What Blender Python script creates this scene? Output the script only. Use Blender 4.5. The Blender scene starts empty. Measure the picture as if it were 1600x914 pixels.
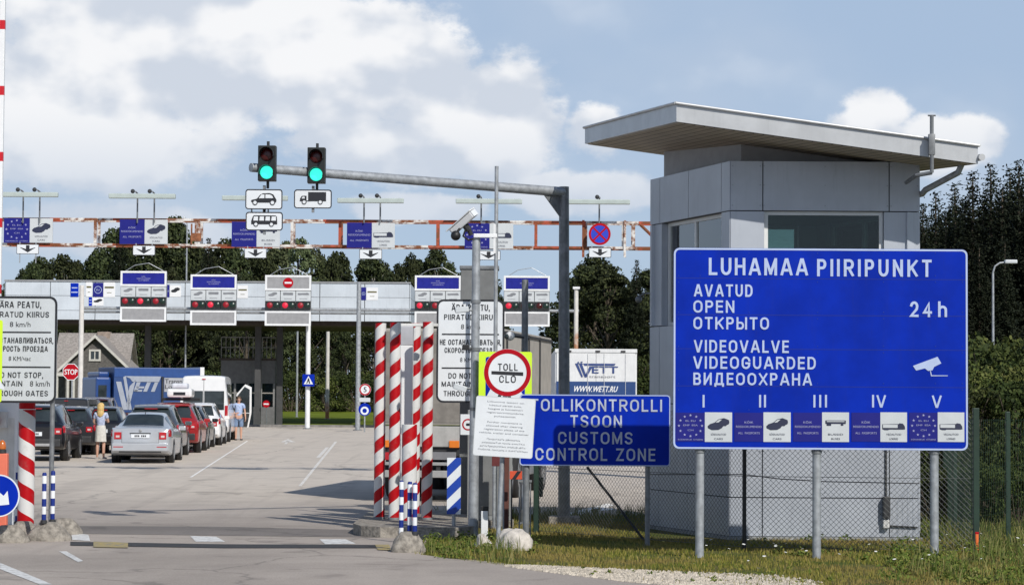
import bpy, bmesh, math, random
import numpy as np
from mathutils import Vector, Matrix

random.seed(7)
RNG = np.random.default_rng(11)
S = bpy.context.scene
COL = S.collection
R = math.radians
PI = math.pi

# ------------------------------------------------------------------ camera, sky, sun
FPX, CAMH, PITCH, ROLL = 3800.0, 2.0, math.atan(170 / 3800.0), 0.0062
_f = Vector((0, math.cos(PITCH), math.sin(PITCH)))
_u0 = Vector((0, -math.sin(PITCH), math.cos(PITCH)))
_r0 = Vector((1, 0, 0))
_r = _r0 * math.cos(ROLL) + _u0 * math.sin(ROLL)
_u = _u0 * math.cos(ROLL) - _r0 * math.sin(ROLL)
cam_d = bpy.data.cameras.new('camera')
cam_d.sensor_width = 36.0
cam_d.lens = 36.0 * FPX / 1600.0
cam_d.clip_start = 0.5
cam_d.clip_end = 6000
cam = bpy.data.objects.new('camera', cam_d)
COL.objects.link(cam)
m3 = Matrix((_r, _u, -_f)).transposed()
cam.matrix_world = Matrix.Translation((0, 0, CAMH)) @ m3.to_4x4()
S.camera = cam

SUN_EL, SUN_AZ = R(38), R(30)          # azimuth measured from behind the camera towards the right
sun_vec = Vector((math.sin(SUN_AZ) * math.cos(SUN_EL), -math.cos(SUN_AZ) * math.cos(SUN_EL), math.sin(SUN_EL)))
ld = bpy.data.lights.new('sun', 'SUN')
ld.energy = 3.9
ld.angle = R(0.5)
ld.color = (1.0, 0.955, 0.88)
lo = bpy.data.objects.new('sun', ld)
COL.objects.link(lo)
lo.rotation_euler = sun_vec.to_track_quat('Z', 'Y').to_euler()
lo.location = (0, 0, 60)

S.view_settings.view_transform = 'Standard'
S.view_settings.look = 'None'
S.view_settings.exposure = 0.0
S.view_settings.gamma = 1.0
S.view_settings.use_curve_mapping = False
S.cycles.max_bounces = 6
S.cycles.transparent_max_bounces = 12
S.cycles.sample_clamp_indirect = 6.0


class NT:
    """small helper for node trees"""
    def __init__(self, tree):
        self.t = tree

    def n(self, typ, **kw):
        nd = self.t.nodes.new(typ)
        for k, v in kw.items():
            setattr(nd, k, v)
        return nd

    def link(self, a, b):
        self.t.links.new(a, b)

    def inp(self, sock, v):
        if hasattr(v, 'is_output') or isinstance(v, bpy.types.NodeSocket):
            self.t.links.new(v, sock)
        else:
            sock.default_value = v

    def math(self, op, a, b=None, c=None, clamp=False):
        nd = self.n('ShaderNodeMath', operation=op, use_clamp=clamp)
        self.inp(nd.inputs[0], a)
        if b is not None:
            self.inp(nd.inputs[1], b)
        if c is not None:
            self.inp(nd.inputs[2], c)
        return nd.outputs[0]

    def mix(self, fac, a, b, blend='MIX'):
        nd = self.n('ShaderNodeMix', data_type='RGBA', blend_type=blend)
        self.inp(nd.inputs[0], fac)
        for s, v in ((nd.inputs[6], a), (nd.inputs[7], b)):
            if isinstance(v, (tuple, list)):
                s.default_value = (v[0], v[1], v[2], 1)
            else:
                self.inp(s, v)
        return nd.outputs[2]

    def noise(self, vec, scale, detail=4, rough=.55, dist=0.0, out=0):
        nd = self.n('ShaderNodeTexNoise')
        if vec is not None:
            self.link(vec, nd.inputs['Vector'])
        nd.inputs['Scale'].default_value = scale
        nd.inputs['Detail'].default_value = detail
        nd.inputs['Roughness'].default_value = rough
        nd.inputs['Distortion'].default_value = dist
        return nd.outputs[out]

    def ramp(self, fac, a, b, smooth=True):
        nd = self.n('ShaderNodeMapRange', interpolation_type='SMOOTHSTEP' if smooth else 'LINEAR')
        self.inp(nd.inputs[0], fac)
        nd.inputs[1].default_value = a
        nd.inputs[2].default_value = b
        return nd.outputs[0]


def make_world():
    w = bpy.data.worlds.new('World')
    S.world = w
    w.use_nodes = True
    t = NT(w.node_tree)
    bg = w.node_tree.nodes['Background']
    bg.inputs[1].default_value = 0.1
    sky = t.n('ShaderNodeTexSky', sky_type='NISHITA')
    sky.sun_disc = False
    sky.sun_elevation = SUN_EL
    sky.sun_rotation = math.atan2(sun_vec.x, sun_vec.y)
    sky.altitude = 100
    sky.air_density = 1.0
    sky.dust_density = 0.6
    sky.ozone_density = 2.0
    tc = t.n('ShaderNodeTexCoord')
    sep = t.n('ShaderNodeSeparateXYZ')
    t.link(tc.outputs['Generated'], sep.inputs[0])
    az = t.math('ARCTAN2', sep.outputs[0], sep.outputs[1])
    el = t.math('ARCSINE', sep.outputs[2])
    # billowing displacement of the coordinates the cloud banks are laid out in
    comb = t.n('ShaderNodeCombineXYZ')
    t.link(az, comb.inputs[0])
    t.link(t.math('MULTIPLY', el, 1.35), comb.inputs[1])
    n1 = t.noise(comb.outputs[0], 13, 7, .56)
    n2 = t.noise(comb.outputs[0], 55, 6, .62)
    n3 = t.noise(comb.outputs[0], 6, 4, .5)
    sh = t.n('ShaderNodeVectorMath', operation='ADD')
    t.link(comb.outputs[0], sh.inputs[0])
    sh.inputs[1].default_value = (.005, .016, 0)
    na = t.noise(comb.outputs[0], 13, 3, .45)
    nb = t.noise(comb.outputs[0], 34, 3, .5)
    n1s = t.noise(sh.outputs[0], 13, 3, .45)
    n2s = t.noise(sh.outputs[0], 34, 3, .5)
    relief = t.math('ADD', t.math('SUBTRACT', na, n1s), t.math('MULTIPLY', t.math('SUBTRACT', nb, n2s), .45))
    fb = t.math('ADD', t.math('MULTIPLY', t.math('SUBTRACT', n1, .5), 1.6), t.math('MULTIPLY', t.math('SUBTRACT', n2, .5), .95))

    def ell(px, py, rx, ry):
        a = math.atan((px - 800) / FPX)
        e = math.atan((627 - py) / FPX)
        x = t.math('DIVIDE', t.math('SUBTRACT', az, a), rx / FPX)
        y = t.math('DIVIDE', t.math('SUBTRACT', el, e), ry / FPX)
        d = t.math('SQRT', t.math('ADD', t.math('MULTIPLY', x, x), t.math('MULTIPLY', y, y)))
        return t.math('SUBTRACT', 1.0, d)
    banks = [(230, 90, 330, 175), (520, 105, 270, 130), (700, 175, 135, 100), (785, 185, 115, 115), (930, 205, 60, 52), (130, 210, 290, 100), (430, 30, 170, 60), (640, 235, 240, 70),
             (1368, 178, 60, 48), (1345, 200, 60, 40), (1450, 225, 110, 46), (1520, 222, 66, 44), (160, 375, 250, 55), (640, 325, 150, 28), (920, 300, 170, 40), (-250, 150, 300, 200)]
    m = None
    for b in banks:
        e = ell(*b)
        m = e if m is None else t.math('MAXIMUM', m, e)
    m = t.math('MAXIMUM', m, -0.8)
    dens = t.math('ADD', m, t.math('MULTIPLY', fb, 1.0))
    mask = t.ramp(dens, -.04, .3)
    # thin high veil over the blue and cloud elsewhere round the horizon
    veil = t.math('MULTIPLY', t.ramp(n3, .42, .72), .42)
    front = t.ramp(sep.outputs[1], .55, .75)
    other = t.math('MULTIPLY', t.ramp(t.math('ADD', n3, t.math('MULTIPLY', fb, .2)), .52, .66), t.math('SUBTRACT', 1.0, front))
    mask = t.math('MAXIMUM', mask, other)
    cov = t.math('ADD', mask, t.math('MULTIPLY', veil, t.math('SUBTRACT', 1.0, mask)))
    # cloud tone: thick bright billows, blue grey hollows
    tone = t.ramp(t.math('ADD', t.math('ADD', t.math('MULTIPLY', n1, .55), t.math('MULTIPLY', relief, 1.35)), t.math('MULTIPLY', t.math('MINIMUM', dens, .8), .12)), .18, .5)
    ccol = t.mix(tone, (6.3, 6.85, 7.75), (9.4, 9.45, 9.6))
    low = t.ramp(el, .075, .125)
    ccol = t.mix(t.math('MULTIPLY', t.math('SUBTRACT', 1.0, low), .7), ccol, (5.7, 6.45, 7.6))
    skyc = t.mix(.82, sky.outputs[0], (4.3, 5.55, 7.3))
    blu = t.mix(t.ramp(el, 0, .17), skyc, (3.95, 5.2, 7.05))
    out = t.mix(t.math('MULTIPLY', cov, .97), blu, ccol)
    # seen from the ground the upper sky stays the physical one
    out = t.mix(t.ramp(el, .25, .6), out, sky.outputs[0])
    t.link(out, bg.inputs[0])


make_world()


# ------------------------------------------------------------------ placing
def zg(y):
    """height of the ground: level at the gate, rising gently towards the canopies"""
    if y < 48:
        return 0.0
    if y < 131:
        return (y - 48) * .0066
    if y < 190:
        return .5478 + (y - 131) * .01517
    return 1.443


def at(px, py, d):
    v = _f + _r * ((px - 800) / FPX) + _u * ((457 - py) / FPX)
    return Vector((0, 0, CAMH)) + v * (d / v.y)


def gnd(px, py):
    d = 30.0
    for _ in range(40):
        p = at(px, py, d)
        s = (CAMH - p.z) / d
        d = d * .5 + .5 * min(400, (CAMH - zg(d)) / max(s, 1e-4))
    return at(px, py, d)


def X(px, d):
    return (px - 800) / FPX * d


def ppm(d):
    return FPX / d


# ------------------------------------------------------------------ materials
MATS = {}


def mat(name, col, rough=.55, metal=0.0, var=.1, scale=4.0, bump=0.0, bscale=60.0, spec=.5, coat=0.0, streak=0.0):
    if name in MATS:
        return MATS[name]
    m = bpy.data.materials.new(name)
    m.use_nodes = True
    t = NT(m.node_tree)
    b = m.node_tree.nodes['Principled BSDF']
    b.inputs['Roughness'].default_value = rough
    b.inputs['Metallic'].default_value = metal
    b.inputs['Specular IOR Level'].default_value = spec
    if coat:
        b.inputs['Coat Weight'].default_value = coat
        b.inputs['Coat Roughness'].default_value = .06
    tc = t.n('ShaderNodeTexCoord')
    n = t.noise(tc.outputs['Object'], scale, 5, .6)
    lo_ = tuple(c * (1 - var) for c in col)
    hi_ = tuple(min(1, c * (1 + var)) for c in col)
    c = t.mix(t.ramp(n, .3, .7), lo_, hi_)
    if streak:
        mp = t.n('ShaderNodeMapping')
        mp.inputs['Scale'].default_value = (9, 9, .7)
        t.link(tc.outputs['Object'], mp.inputs[0])
        n2 = t.noise(mp.outputs[0], 1.5, 4, .65)
        c = t.mix(t.math('MULTIPLY', t.ramp(n2, .5, .78), streak), c, tuple(x * .45 + .02 for x in col))
    t.link(c, b.inputs['Base Color'])
    if bump:
        bp = t.n('ShaderNodeBump')
        bp.inputs['Strength'].default_value = bump
        bp.inputs['Distance'].default_value = .02
        t.link(t.noise(tc.outputs['Object'], bscale, 4, .6), bp.inputs['Height'])
        t.link(bp.outputs[0], b.inputs['Normal'])
    MATS[name] = m
    return m


def emis(name, col, st):
    if name in MATS:
        return MATS[name]
    m = bpy.data.materials.new(name)
    m.use_nodes = True
    b = m.node_tree.nodes['Principled BSDF']
    b.inputs['Base Color'].default_value = (col[0] * .3, col[1] * .3, col[2] * .3, 1)
    b.inputs['Emission Color'].default_value = (*col, 1)
    b.inputs['Emission Strength'].default_value = st
    MATS[name] = m
    return m


def band_mat(name, a, bcol, period, mode='z', hand=1, rough=.45, phase=0.0, duty=.5, grime=.25):
    """painted bands: level rings ('z'), a helix ('helix'), slanting stripes ('slant') or bands along x ('x')"""
    m = bpy.data.materials.new(name)
    m.use_nodes = True
    t = NT(m.node_tree)
    b = m.node_tree.nodes['Principled BSDF']
    b.inputs['Roughness'].default_value = rough
    b.inputs['Specular IOR Level'].default_value = .2
    tc = t.n('ShaderNodeTexCoord')
    sp = t.n('ShaderNodeSeparateXYZ')
    t.link(tc.outputs['Object'], sp.inputs[0])
    v = t.math('DIVIDE', sp.outputs[2], period)
    if mode == 'helix':
        v = t.math('ADD', v, t.math('MULTIPLY', t.math('ARCTAN2', sp.outputs[1], sp.outputs[0]), -hand / (2 * PI)))
    elif mode == 'slant':
        v = t.math('ADD', v, t.math('MULTIPLY', sp.outputs[0], -hand / period))
    elif mode == 'x':
        v = t.math('DIVIDE', sp.outputs[0], period)
    fr = t.math('FRACT', t.math('ADD', v, phase + 50))
    k = t.ramp(fr, duty - .005, duty + .005, False)
    c = t.mix(k, a, bcol)
    n = t.noise(tc.outputs['Object'], 5, 6, .7)
    c = t.mix(t.math('MULTIPLY', t.ramp(n, .5, .8), grime), c, (.16, .15, .14))
    t.link(c, b.inputs['Base Color'])
    MATS[name] = m
    return m


def glass_mat(name, tint=(.56, .66, .63), gain=1.0):
    m = bpy.data.materials.new(name)
    m.use_nodes = True
    t = NT(m.node_tree)
    nt = m.node_tree
    nt.nodes.remove(nt.nodes['Principled BSDF'])
    tr = t.n('ShaderNodeBsdfTransparent')
    tr.inputs[0].default_value = (*tint, 1)
    gl = t.n('ShaderNodeBsdfGlossy')
    gl.inputs['Roughness'].default_value = .02
    fr = t.n('ShaderNodeFresnel')
    fr.inputs[0].default_value = 1.55
    mx = t.n('ShaderNodeMixShader')
    t.link(t.math('MULTIPLY', fr.outputs[0], gain, clamp=True), mx.inputs[0])
    t.link(tr.outputs[0], mx.inputs[1])
    t.link(gl.outputs[0], mx.inputs[2])
    t.link(mx.outputs[0], nt.nodes['Material Output'].inputs[0])
    MATS[name] = m
    return m


WHITE = mat('white_paint', (.76, .77, .78), .45, var=.05, scale=2, streak=.12)
WHITE_D = mat('white_dirty', (.62, .62, .6), .55, var=.12, scale=3, streak=.35)
BLACK = mat('black_paint', (.012, .012, .013), .5, var=.2)
DARK = mat('dark_plastic', (.03, .031, .033), .5, var=.2)
GALV = mat('galvanised_steel', (.36, .38, .4), .48, metal=.35, var=.22, scale=9, streak=.25)
GALV_D = mat('weathered_steel', (.2, .21, .22), .5, metal=.3, var=.25, scale=7, streak=.3)
SIGNW = mat('sign_white', (.72, .75, .78), .4, var=.04, scale=2)
SIGNG = mat('sign_grey_white', (.55, .58, .6), .45, var=.06, scale=2)
SBLUE = mat('sign_blue', (.001, .022, .36), .5, var=.16, scale=1.3, streak=.14, spec=.1)
NAVY = mat('sign_navy', (.02, .022, .2), .5, var=.07, scale=2, spec=.1)
SRED = mat('sign_red', (.4, .003, .012), .5, var=.07, spec=.15)
LETW = mat('letter_white', (.43, .51, .72), .5, var=.05, spec=.2)
LETN = mat('letter_navy_pale', (.33, .34, .55), .5, var=.05)
PRINT = mat('print_black', (.014, .015, .02), .5, var=.1)
PRINTG = mat('print_grey', (.2, .21, .23), .6, var=.1)
FLUO = mat('fluorescent_yellow', (.62, .88, .03), .4, var=.04)
CONC = mat('concrete', (.27, .245, .21), .95, var=.4, scale=11, bump=1.0, bscale=34, streak=.3)
TYRE = mat('tyre_rubber', (.015, .015, .016), .8, var=.2)
RIM = mat('wheel_alloy', (.35, .36, .37), .35, metal=.6, var=.1)
CARGLASS = mat('car_glass', (.026, .034, .036), .05, var=.3, spec=.8, scale=2)
LAMPR = mat('tail_lamp', (.45, .012, .02), .18, var=.1, coat=.6)
LAMPA = mat('amber_lens', (.75, .2, .02), .25, var=.1)
SKIN = mat('skin', (.55, .32, .23), .55, var=.06)
RUST = mat('rust', (.24, .09, .04), .85, var=.35, scale=12, bump=.3)


# ------------------------------------------------------------------ mesh builder
FONT_CACHE = {}
_CAP = [None]


def glyphs(s, bold=0.0):
    key = (s, bold)
    if key not in FONT_CACHE:
        c = bpy.data.curves.new('lettering', 'FONT')
        c.body = s
        c.resolution_u = 3
        c.size = 1
        if bold:
            c.offset = bold
        o = bpy.data.objects.new('lettering', c)
        COL.objects.link(o)
        dg = bpy.context.evaluated_depsgraph_get()
        me = bpy.data.meshes.new_from_object(o.evaluated_get(dg))
        vs = [(v.co.x, v.co.y) for v in me.vertices]
        fs = [tuple(p.vertices) for p in me.polygons]
        bpy.data.objects.remove(o)
        bpy.data.curves.remove(c)
        bpy.data.meshes.remove(me)
        FONT_CACHE[key] = (vs, fs)
    return FONT_CACHE[key]


def cap():
    if _CAP[0] is None:
        vs, _ = glyphs('H')
        _CAP[0] = max(v[1] for v in vs) - min(v[1] for v in vs)
    return _CAP[0]


CYR = str.maketrans('АВЕКМНОРСТХавекмнорстху', 'ABEKMHOPCTXaBeKMHopcTxy')


class MB:
    def __init__(self):
        self.v, self.f, self.mi, self.M = [], [], [], Matrix.Identity(4)
        self.cur = 0

    def add(self, vs, fs):
        b = len(self.v)
        M = self.M
        self.v += [tuple(M @ Vector(v)) for v in vs]
        self.f += [tuple(i + b for i in f) for f in fs]
        self.mi += [self.cur] * len(fs)
        return self

    def box(self, x0, x1, y0, y1, z0, z1):
        vs = [(x, y, z) for z in (z0, z1) for y in (y0, y1) for x in (x0, x1)]
        return self.add(vs, [(0, 2, 3, 1), (4, 5, 7, 6), (0, 1, 5, 4), (2, 6, 7, 3), (0, 4, 6, 2), (1, 3, 7, 5)])

    def bbox(self, x0, x1, y0, y1, z0, z1, b=.01):
        """box with chamfered edges"""
        bm = bmesh.new()
        bmesh.ops.create_cube(bm, size=1)
        for v in bm.verts:
            v.co = Vector(((x0 + x1) / 2 + v.co.x * (x1 - x0), (y0 + y1) / 2 + v.co.y * (y1 - y0), (z0 + z1) / 2 + v.co.z * (z1 - z0)))
        bmesh.ops.bevel(bm, geom=bm.edges[:], offset=min(b, abs(x1 - x0) * .45, abs(y1 - y0) * .45, abs(z1 - z0) * .45), segments=2, profile=.6, affect='EDGES')
        bm.verts.index_update()
        vs = [tuple(v.co) for v in bm.verts]
        fs = [tuple(v.index for v in f.verts) for f in bm.faces]
        bm.free()
        return self.add(vs, fs)

    def tube(self, p0, p1, r0, r1=None, n=12, caps=True):
        r1 = r0 if r1 is None else r1
        p0, p1 = Vector(p0), Vector(p1)
        d = (p1 - p0).normalized()
        a = d.orthogonal().normalized()
        if abs(d.z) > .99:
            a = Vector((1, 0, 0))
        b = d.cross(a).normalized()
        vs = []
        for p, r in ((p0, r0), (p1, r1)):
            for i in range(n):
                th = 2 * PI * i / n
                vs.append(p + a * (r * math.cos(th)) + b * (r * math.sin(th)))
        fs = [(i, (i + 1) % n, n + (i + 1) % n, n + i) for i in range(n)]
        if caps:
            fs += [tuple(range(n - 1, -1, -1)), tuple(range(n, 2 * n))]
        return self.add(vs, fs)

    def path(self, pts, r, n=8):
        for a, b in zip(pts[:-1], pts[1:]):
            self.tube(a, b, r, n=n)
        for p in pts[1:-1]:
            self.ball(p, r * 1.02, 6, 8)
        return self

    def ball(self, c, r, nu=8, nv=12, sz=1.0):
        c = Vector(c)
        rr = r if isinstance(r, (tuple, list)) else (r, r, r * sz)
        vs = [c + Vector((0, 0, -rr[2]))]
        for i in range(1, nu):
            ph = -PI / 2 + PI * i / nu
            for j in range(nv):
                th = 2 * PI * j / nv
                vs.append(c + Vector((rr[0] * math.cos(ph) * math.cos(th), rr[1] * math.cos(ph) * math.sin(th), rr[2] * math.sin(ph))))
        vs.append(c + Vector((0, 0, rr[2])))
        fs = [(0, 1 + (j + 1) % nv, 1 + j) for j in range(nv)]
        for i in range(nu - 2):
            o = 1 + i * nv
            fs += [(o + j, o + (j + 1) % nv, o + nv + (j + 1) % nv, o + nv + j) for j in range(nv)]
        o = 1 + (nu - 2) * nv
        fs += [(o + j, o + (j + 1) % nv, len(vs) - 1) for j in range(nv)]
        return self.add(vs, fs)

    def lathe(self, prof, n=20, c=(0, 0, 0), sx=1, sy=1):
        vs, fs = [], []
        for (r, z) in prof:
            for i in range(n):
                th = 2 * PI * i / n
                vs.append((c[0] + sx * r * math.cos(th), c[1] + sy * r * math.sin(th), c[2] + z))
        for k in range(len(prof) - 1):
            fs += [(k * n + i, k * n + (i + 1) % n, (k + 1) * n + (i + 1) % n, (k + 1) * n + i) for i in range(n)]
        fs.append(tuple(range(n - 1, -1, -1)))
        fs.append(tuple(range((len(prof) - 1) * n, len(prof) * n)))
        return self.add(vs, fs)

    def poly(self, pts, y=0.0):
        """flat shape in the x-z plane, facing -y"""
        a = sum(p[0] * q[1] - q[0] * p[1] for p, q in zip(pts, pts[1:] + pts[:1]))
        if a < 0:
            pts = pts[::-1]
        return self.add([(p[0], y, p[1]) for p in pts], [tuple(range(len(pts)))])

    def plate(self, pts, y0, y1):
        """shape in the x-z plane with thickness"""
        a = sum(p[0] * q[1] - q[0] * p[1] for p, q in zip(pts, pts[1:] + pts[:1]))
        if a < 0:
            pts = pts[::-1]
        n = len(pts)
        vs = [(p[0], y0, p[1]) for p in pts] + [(p[0], y1, p[1]) for p in pts]
        fs = [tuple(range(n)), tuple(range(2 * n - 1, n - 1, -1))] + [(i, n + i, n + (i + 1) % n, (i + 1) % n) for i in range(n)]
        return self.add(vs, fs)

    def ring(self, outer, inner, y):
        n = len(outer)
        vs = [(p[0], y, p[1]) for p in outer] + [(p[0], y, p[1]) for p in inner]
        return self.add(vs, [(i, (i + 1) % n, n + (i + 1) % n, n + i) for i in range(n)])

    def prism(self, foot, z0, z1):
        """foot: (x, y) outline, counter-clockwise; z0, z1 numbers or functions of (x, y)"""
        n = len(foot)
        g = lambda z, p: z(*p) if callable(z) else z
        vs = [(p[0], p[1], g(z0, p)) for p in foot] + [(p[0], p[1], g(z1, p)) for p in foot]
        fs = [tuple(range(n - 1, -1, -1)), tuple(range(n, 2 * n))] + [(i, (i + 1) % n, n + (i + 1) % n, n + i) for i in range(n)]
        return self.add(vs, fs)

    def text(self, s, x, z, h, w=None, y=0.0, al='c', bold=.0):
        s = s.translate(CYR)
        if bold:
            for i, (dx, dz) in enumerate(((1, 0), (-1, 0), (0, 1), (0, -1))):
                self.text(s, x + dx * bold * h * .9, z + dz * bold * h * .5, h, w, y - .0004 * i, al)
            return self
        vs, fs = glyphs(s, bold)
        if not vs:
            return self
        x0, x1 = min(v[0] for v in vs), max(v[0] for v in vs)
        k = h / cap()
        kx = k if w is None else w / (x1 - x0)
        W = (x1 - x0) * kx
        ox = {'c': x - W / 2, 'l': x, 'r': x - W}[al]
        return self.add([(ox + (v[0] - x0) * kx, y, z + v[1] * k) for v in vs], fs)

    def build(self, name, m, parent=None, smooth=False, angle=40):
        me = bpy.data.meshes.new(name)
        me.from_pydata(self.v, [], self.f)
        ms = m if isinstance(m, (list, tuple)) else [m]
        for x in ms:
            me.materials.append(x)
        if len(ms) > 1:
            me.polygons.foreach_set('material_index', self.mi)
        me.update()
        if smooth:
            me.shade_smooth()
            try:
                me.set_sharp_from_angle(angle=R(angle))
            except Exception:
                pass
        o = bpy.data.objects.new(name, me)
        COL.objects.link(o)
        if parent is not None:
            o.parent = parent
        return o


def arc(cx, cy, rx, ry, a0, a1, n=8):
    return [(cx + rx * math.cos(R(a0 + (a1 - a0) * i / n)), cy + ry * math.sin(R(a0 + (a1 - a0) * i / n))) for i in range(n + 1)]


_O = arc(.5, .66, .5, .34, 0, 180, 10) + arc(.5, .34, .5, .34, 180, 360, 10)
_P = [(0, 0), (0, 1), (.55, 1)] + arc(.6, .74, .4, .26, 90, -90, 8) + [(.55, .48), (.02, .48)]
# road sign capitals as strokes: width against height, then centre lines in a unit box
GLYPH = {
    'A': (.84, [[(0, 0), (.43, 1), (.57, 1), (1, 0)], [(.17, .27), (.83, .27)]]),
    'B': (.70, [[(0, .5), (0, 1), (.5, 1)] + arc(.55, .76, .38, .24, 90, -90, 8) + [(.02, .52)], [(0, .5), (0, 0), (.55, 0)] + arc(.6, .26, .4, .26, -90, 90, 8) + [(.5, .52)]]),
    'C': (.76, [arc(.5, .66, .5, .34, 8, 180, 10) + arc(.5, .34, .5, .34, 180, 352, 10)]),
    'D': (.74, [[(0, 0), (0, 1), (.45, 1)] + arc(.45, .6, .55, .4, 90, 0, 7) + arc(.45, .4, .55, .4, 0, -90, 7) + [(.45, 0), (-.001, 0)]]),
    'E': (.62, [[(1, 1), (0, 1), (0, 0), (1, 0)], [(.02, .52), (.92, .52)]]),
    'G': (.78, [arc(.5, .66, .5, .34, 12, 180, 10) + arc(.5, .34, .5, .34, 180, 340, 10) + [(1, .45), (.55, .45)]]),
    'H': (.74, [[(0, 0), (0, 1)], [(1, 0), (1, 1)], [(.02, .52), (.98, .52)]]),
    'I': (.16, [[(.5, 0), (.5, 1)]]),
    'K': (.76, [[(0, 0), (0, 1)], [(1, 1), (.04, .36)], [(.34, .58), (1, 0)]]),
    'L': (.60, [[(0, 1), (0, 0), (1, 0)]]),
    'M': (.90, [[(0, 0), (0, 1)], [(1, 0), (1, 1)], [(.04, 1), (.5, .06)], [(.5, .06), (.96, 1)]]),
    'N': (.74, [[(0, 0), (0, 1)], [(1, 0), (1, 1)], [(.04, 1), (.96, 0)]]),
    'O': (.80, [_O + [_O[0]]]),
    'P': (.68, [_P]),
    'R': (.74, [_P, [(.5, .46), (1, 0)]]),
    'S': (.70, [arc(.5, .76, .5, .24, 20, 180, 8) + [(.04, .64), (.28, .54), (.72, .46), (.96, .36)] + arc(.5, .24, .5, .24, 0, -160, 9)]),
    'T': (.70, [[(0, 1), (1, 1)], [(.5, 0), (.5, .98)]]),
    'U': (.74, [[(0, 1), (0, .36)] + arc(.5, .36, .5, .36, 180, 360, 10) + [(1, .36), (1, 1)]]),
    'V': (.80, [[(0, 1), (.44, 0), (.56, 0), (1, 1)]]),
    'W': (1.1, [[(0, 1), (.24, 0), (.5, .9), (.76, 0), (1, 1)]]),
    'X': (.78, [[(0, 0), (1, 1)], [(0, 1), (1, 0)]]),
    'Z': (.70, [[(0, 1), (1, 1), (0, 0), (1, 0)]]),
    'Д': (.88, [[(0, -.16), (0, 0), (1, 0), (1, -.16)], [(.14, .02), (.26, 1), (.84, 1), (.84, .02)]]),
    'И': (.74, [[(0, 0), (0, 1)], [(1, 0), (1, 1)], [(.04, 0), (.96, 1)]]),
    'Л': (.76, [[(0, 0), (.2, .2), (.26, 1), (1, 1), (1, 0)]]),
    'Ь': (.66, [[(0, 1), (0, 0), (.55, 0)] + arc(.6, .28, .4, .28, -90, 90, 8) + [(.02, .56)]]),
    'Ы': (.96, [[(0, 1), (0, 0), (.35, 0)] + arc(.38, .28, .27, .28, -90, 90, 8) + [(.02, .56)], [(1, 0), (1, 1)]]),
    'Я': (.72, [[(1, 0), (1, 1), (.45, 1)] + arc(.4, .74, .4, .26, 90, 270, 8) + [(.98, .48)], [(.5, .46), (0, 0)]]),
    '2': (.68, [arc(.5, .72, .48, .28, 165, -20, 9) + [(.9, .5), (0, 0), (1, 0)]]),
    '4': (.72, [[(.72, 0), (.72, 1), (0, .26), (1, .26)]]),
    '5': (.66, [[(.92, 1), (.12, 1), (.06, .55)] + arc(.48, .31, .5, .31, 130, -150, 11)]),
    'h': (.64, [[(0, 0), (0, 1)], [(.02, .5)] + arc(.5, .44, .5, .24, 150, 0, 8) + [(1, 0)]]),
    ',': (.14, [[(.6, .02), (.4, -.2)]]),
}
for a_, b_ in (('Ä', 'A'), ('Е', 'E'), ('А', 'A'), ('В', 'B'), ('К', 'K'), ('М', 'M'), ('Н', 'H'), ('О', 'O'), ('Р', 'P'), ('С', 'C'), ('Т', 'T'), ('Х', 'X')):
    GLYPH[a_] = GLYPH[b_]
GLYPH['П'] = (.74, [[(0, 0), (0, 1), (1, 1), (1, 0)]])
GLYPH['З'] = (.66, [arc(.45, .76, .5, .24, 150, -90, 9) + [(.4, .52)], [(.4, .5)] + arc(.45, .25, .52, .25, 90, -150, 9)])


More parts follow.
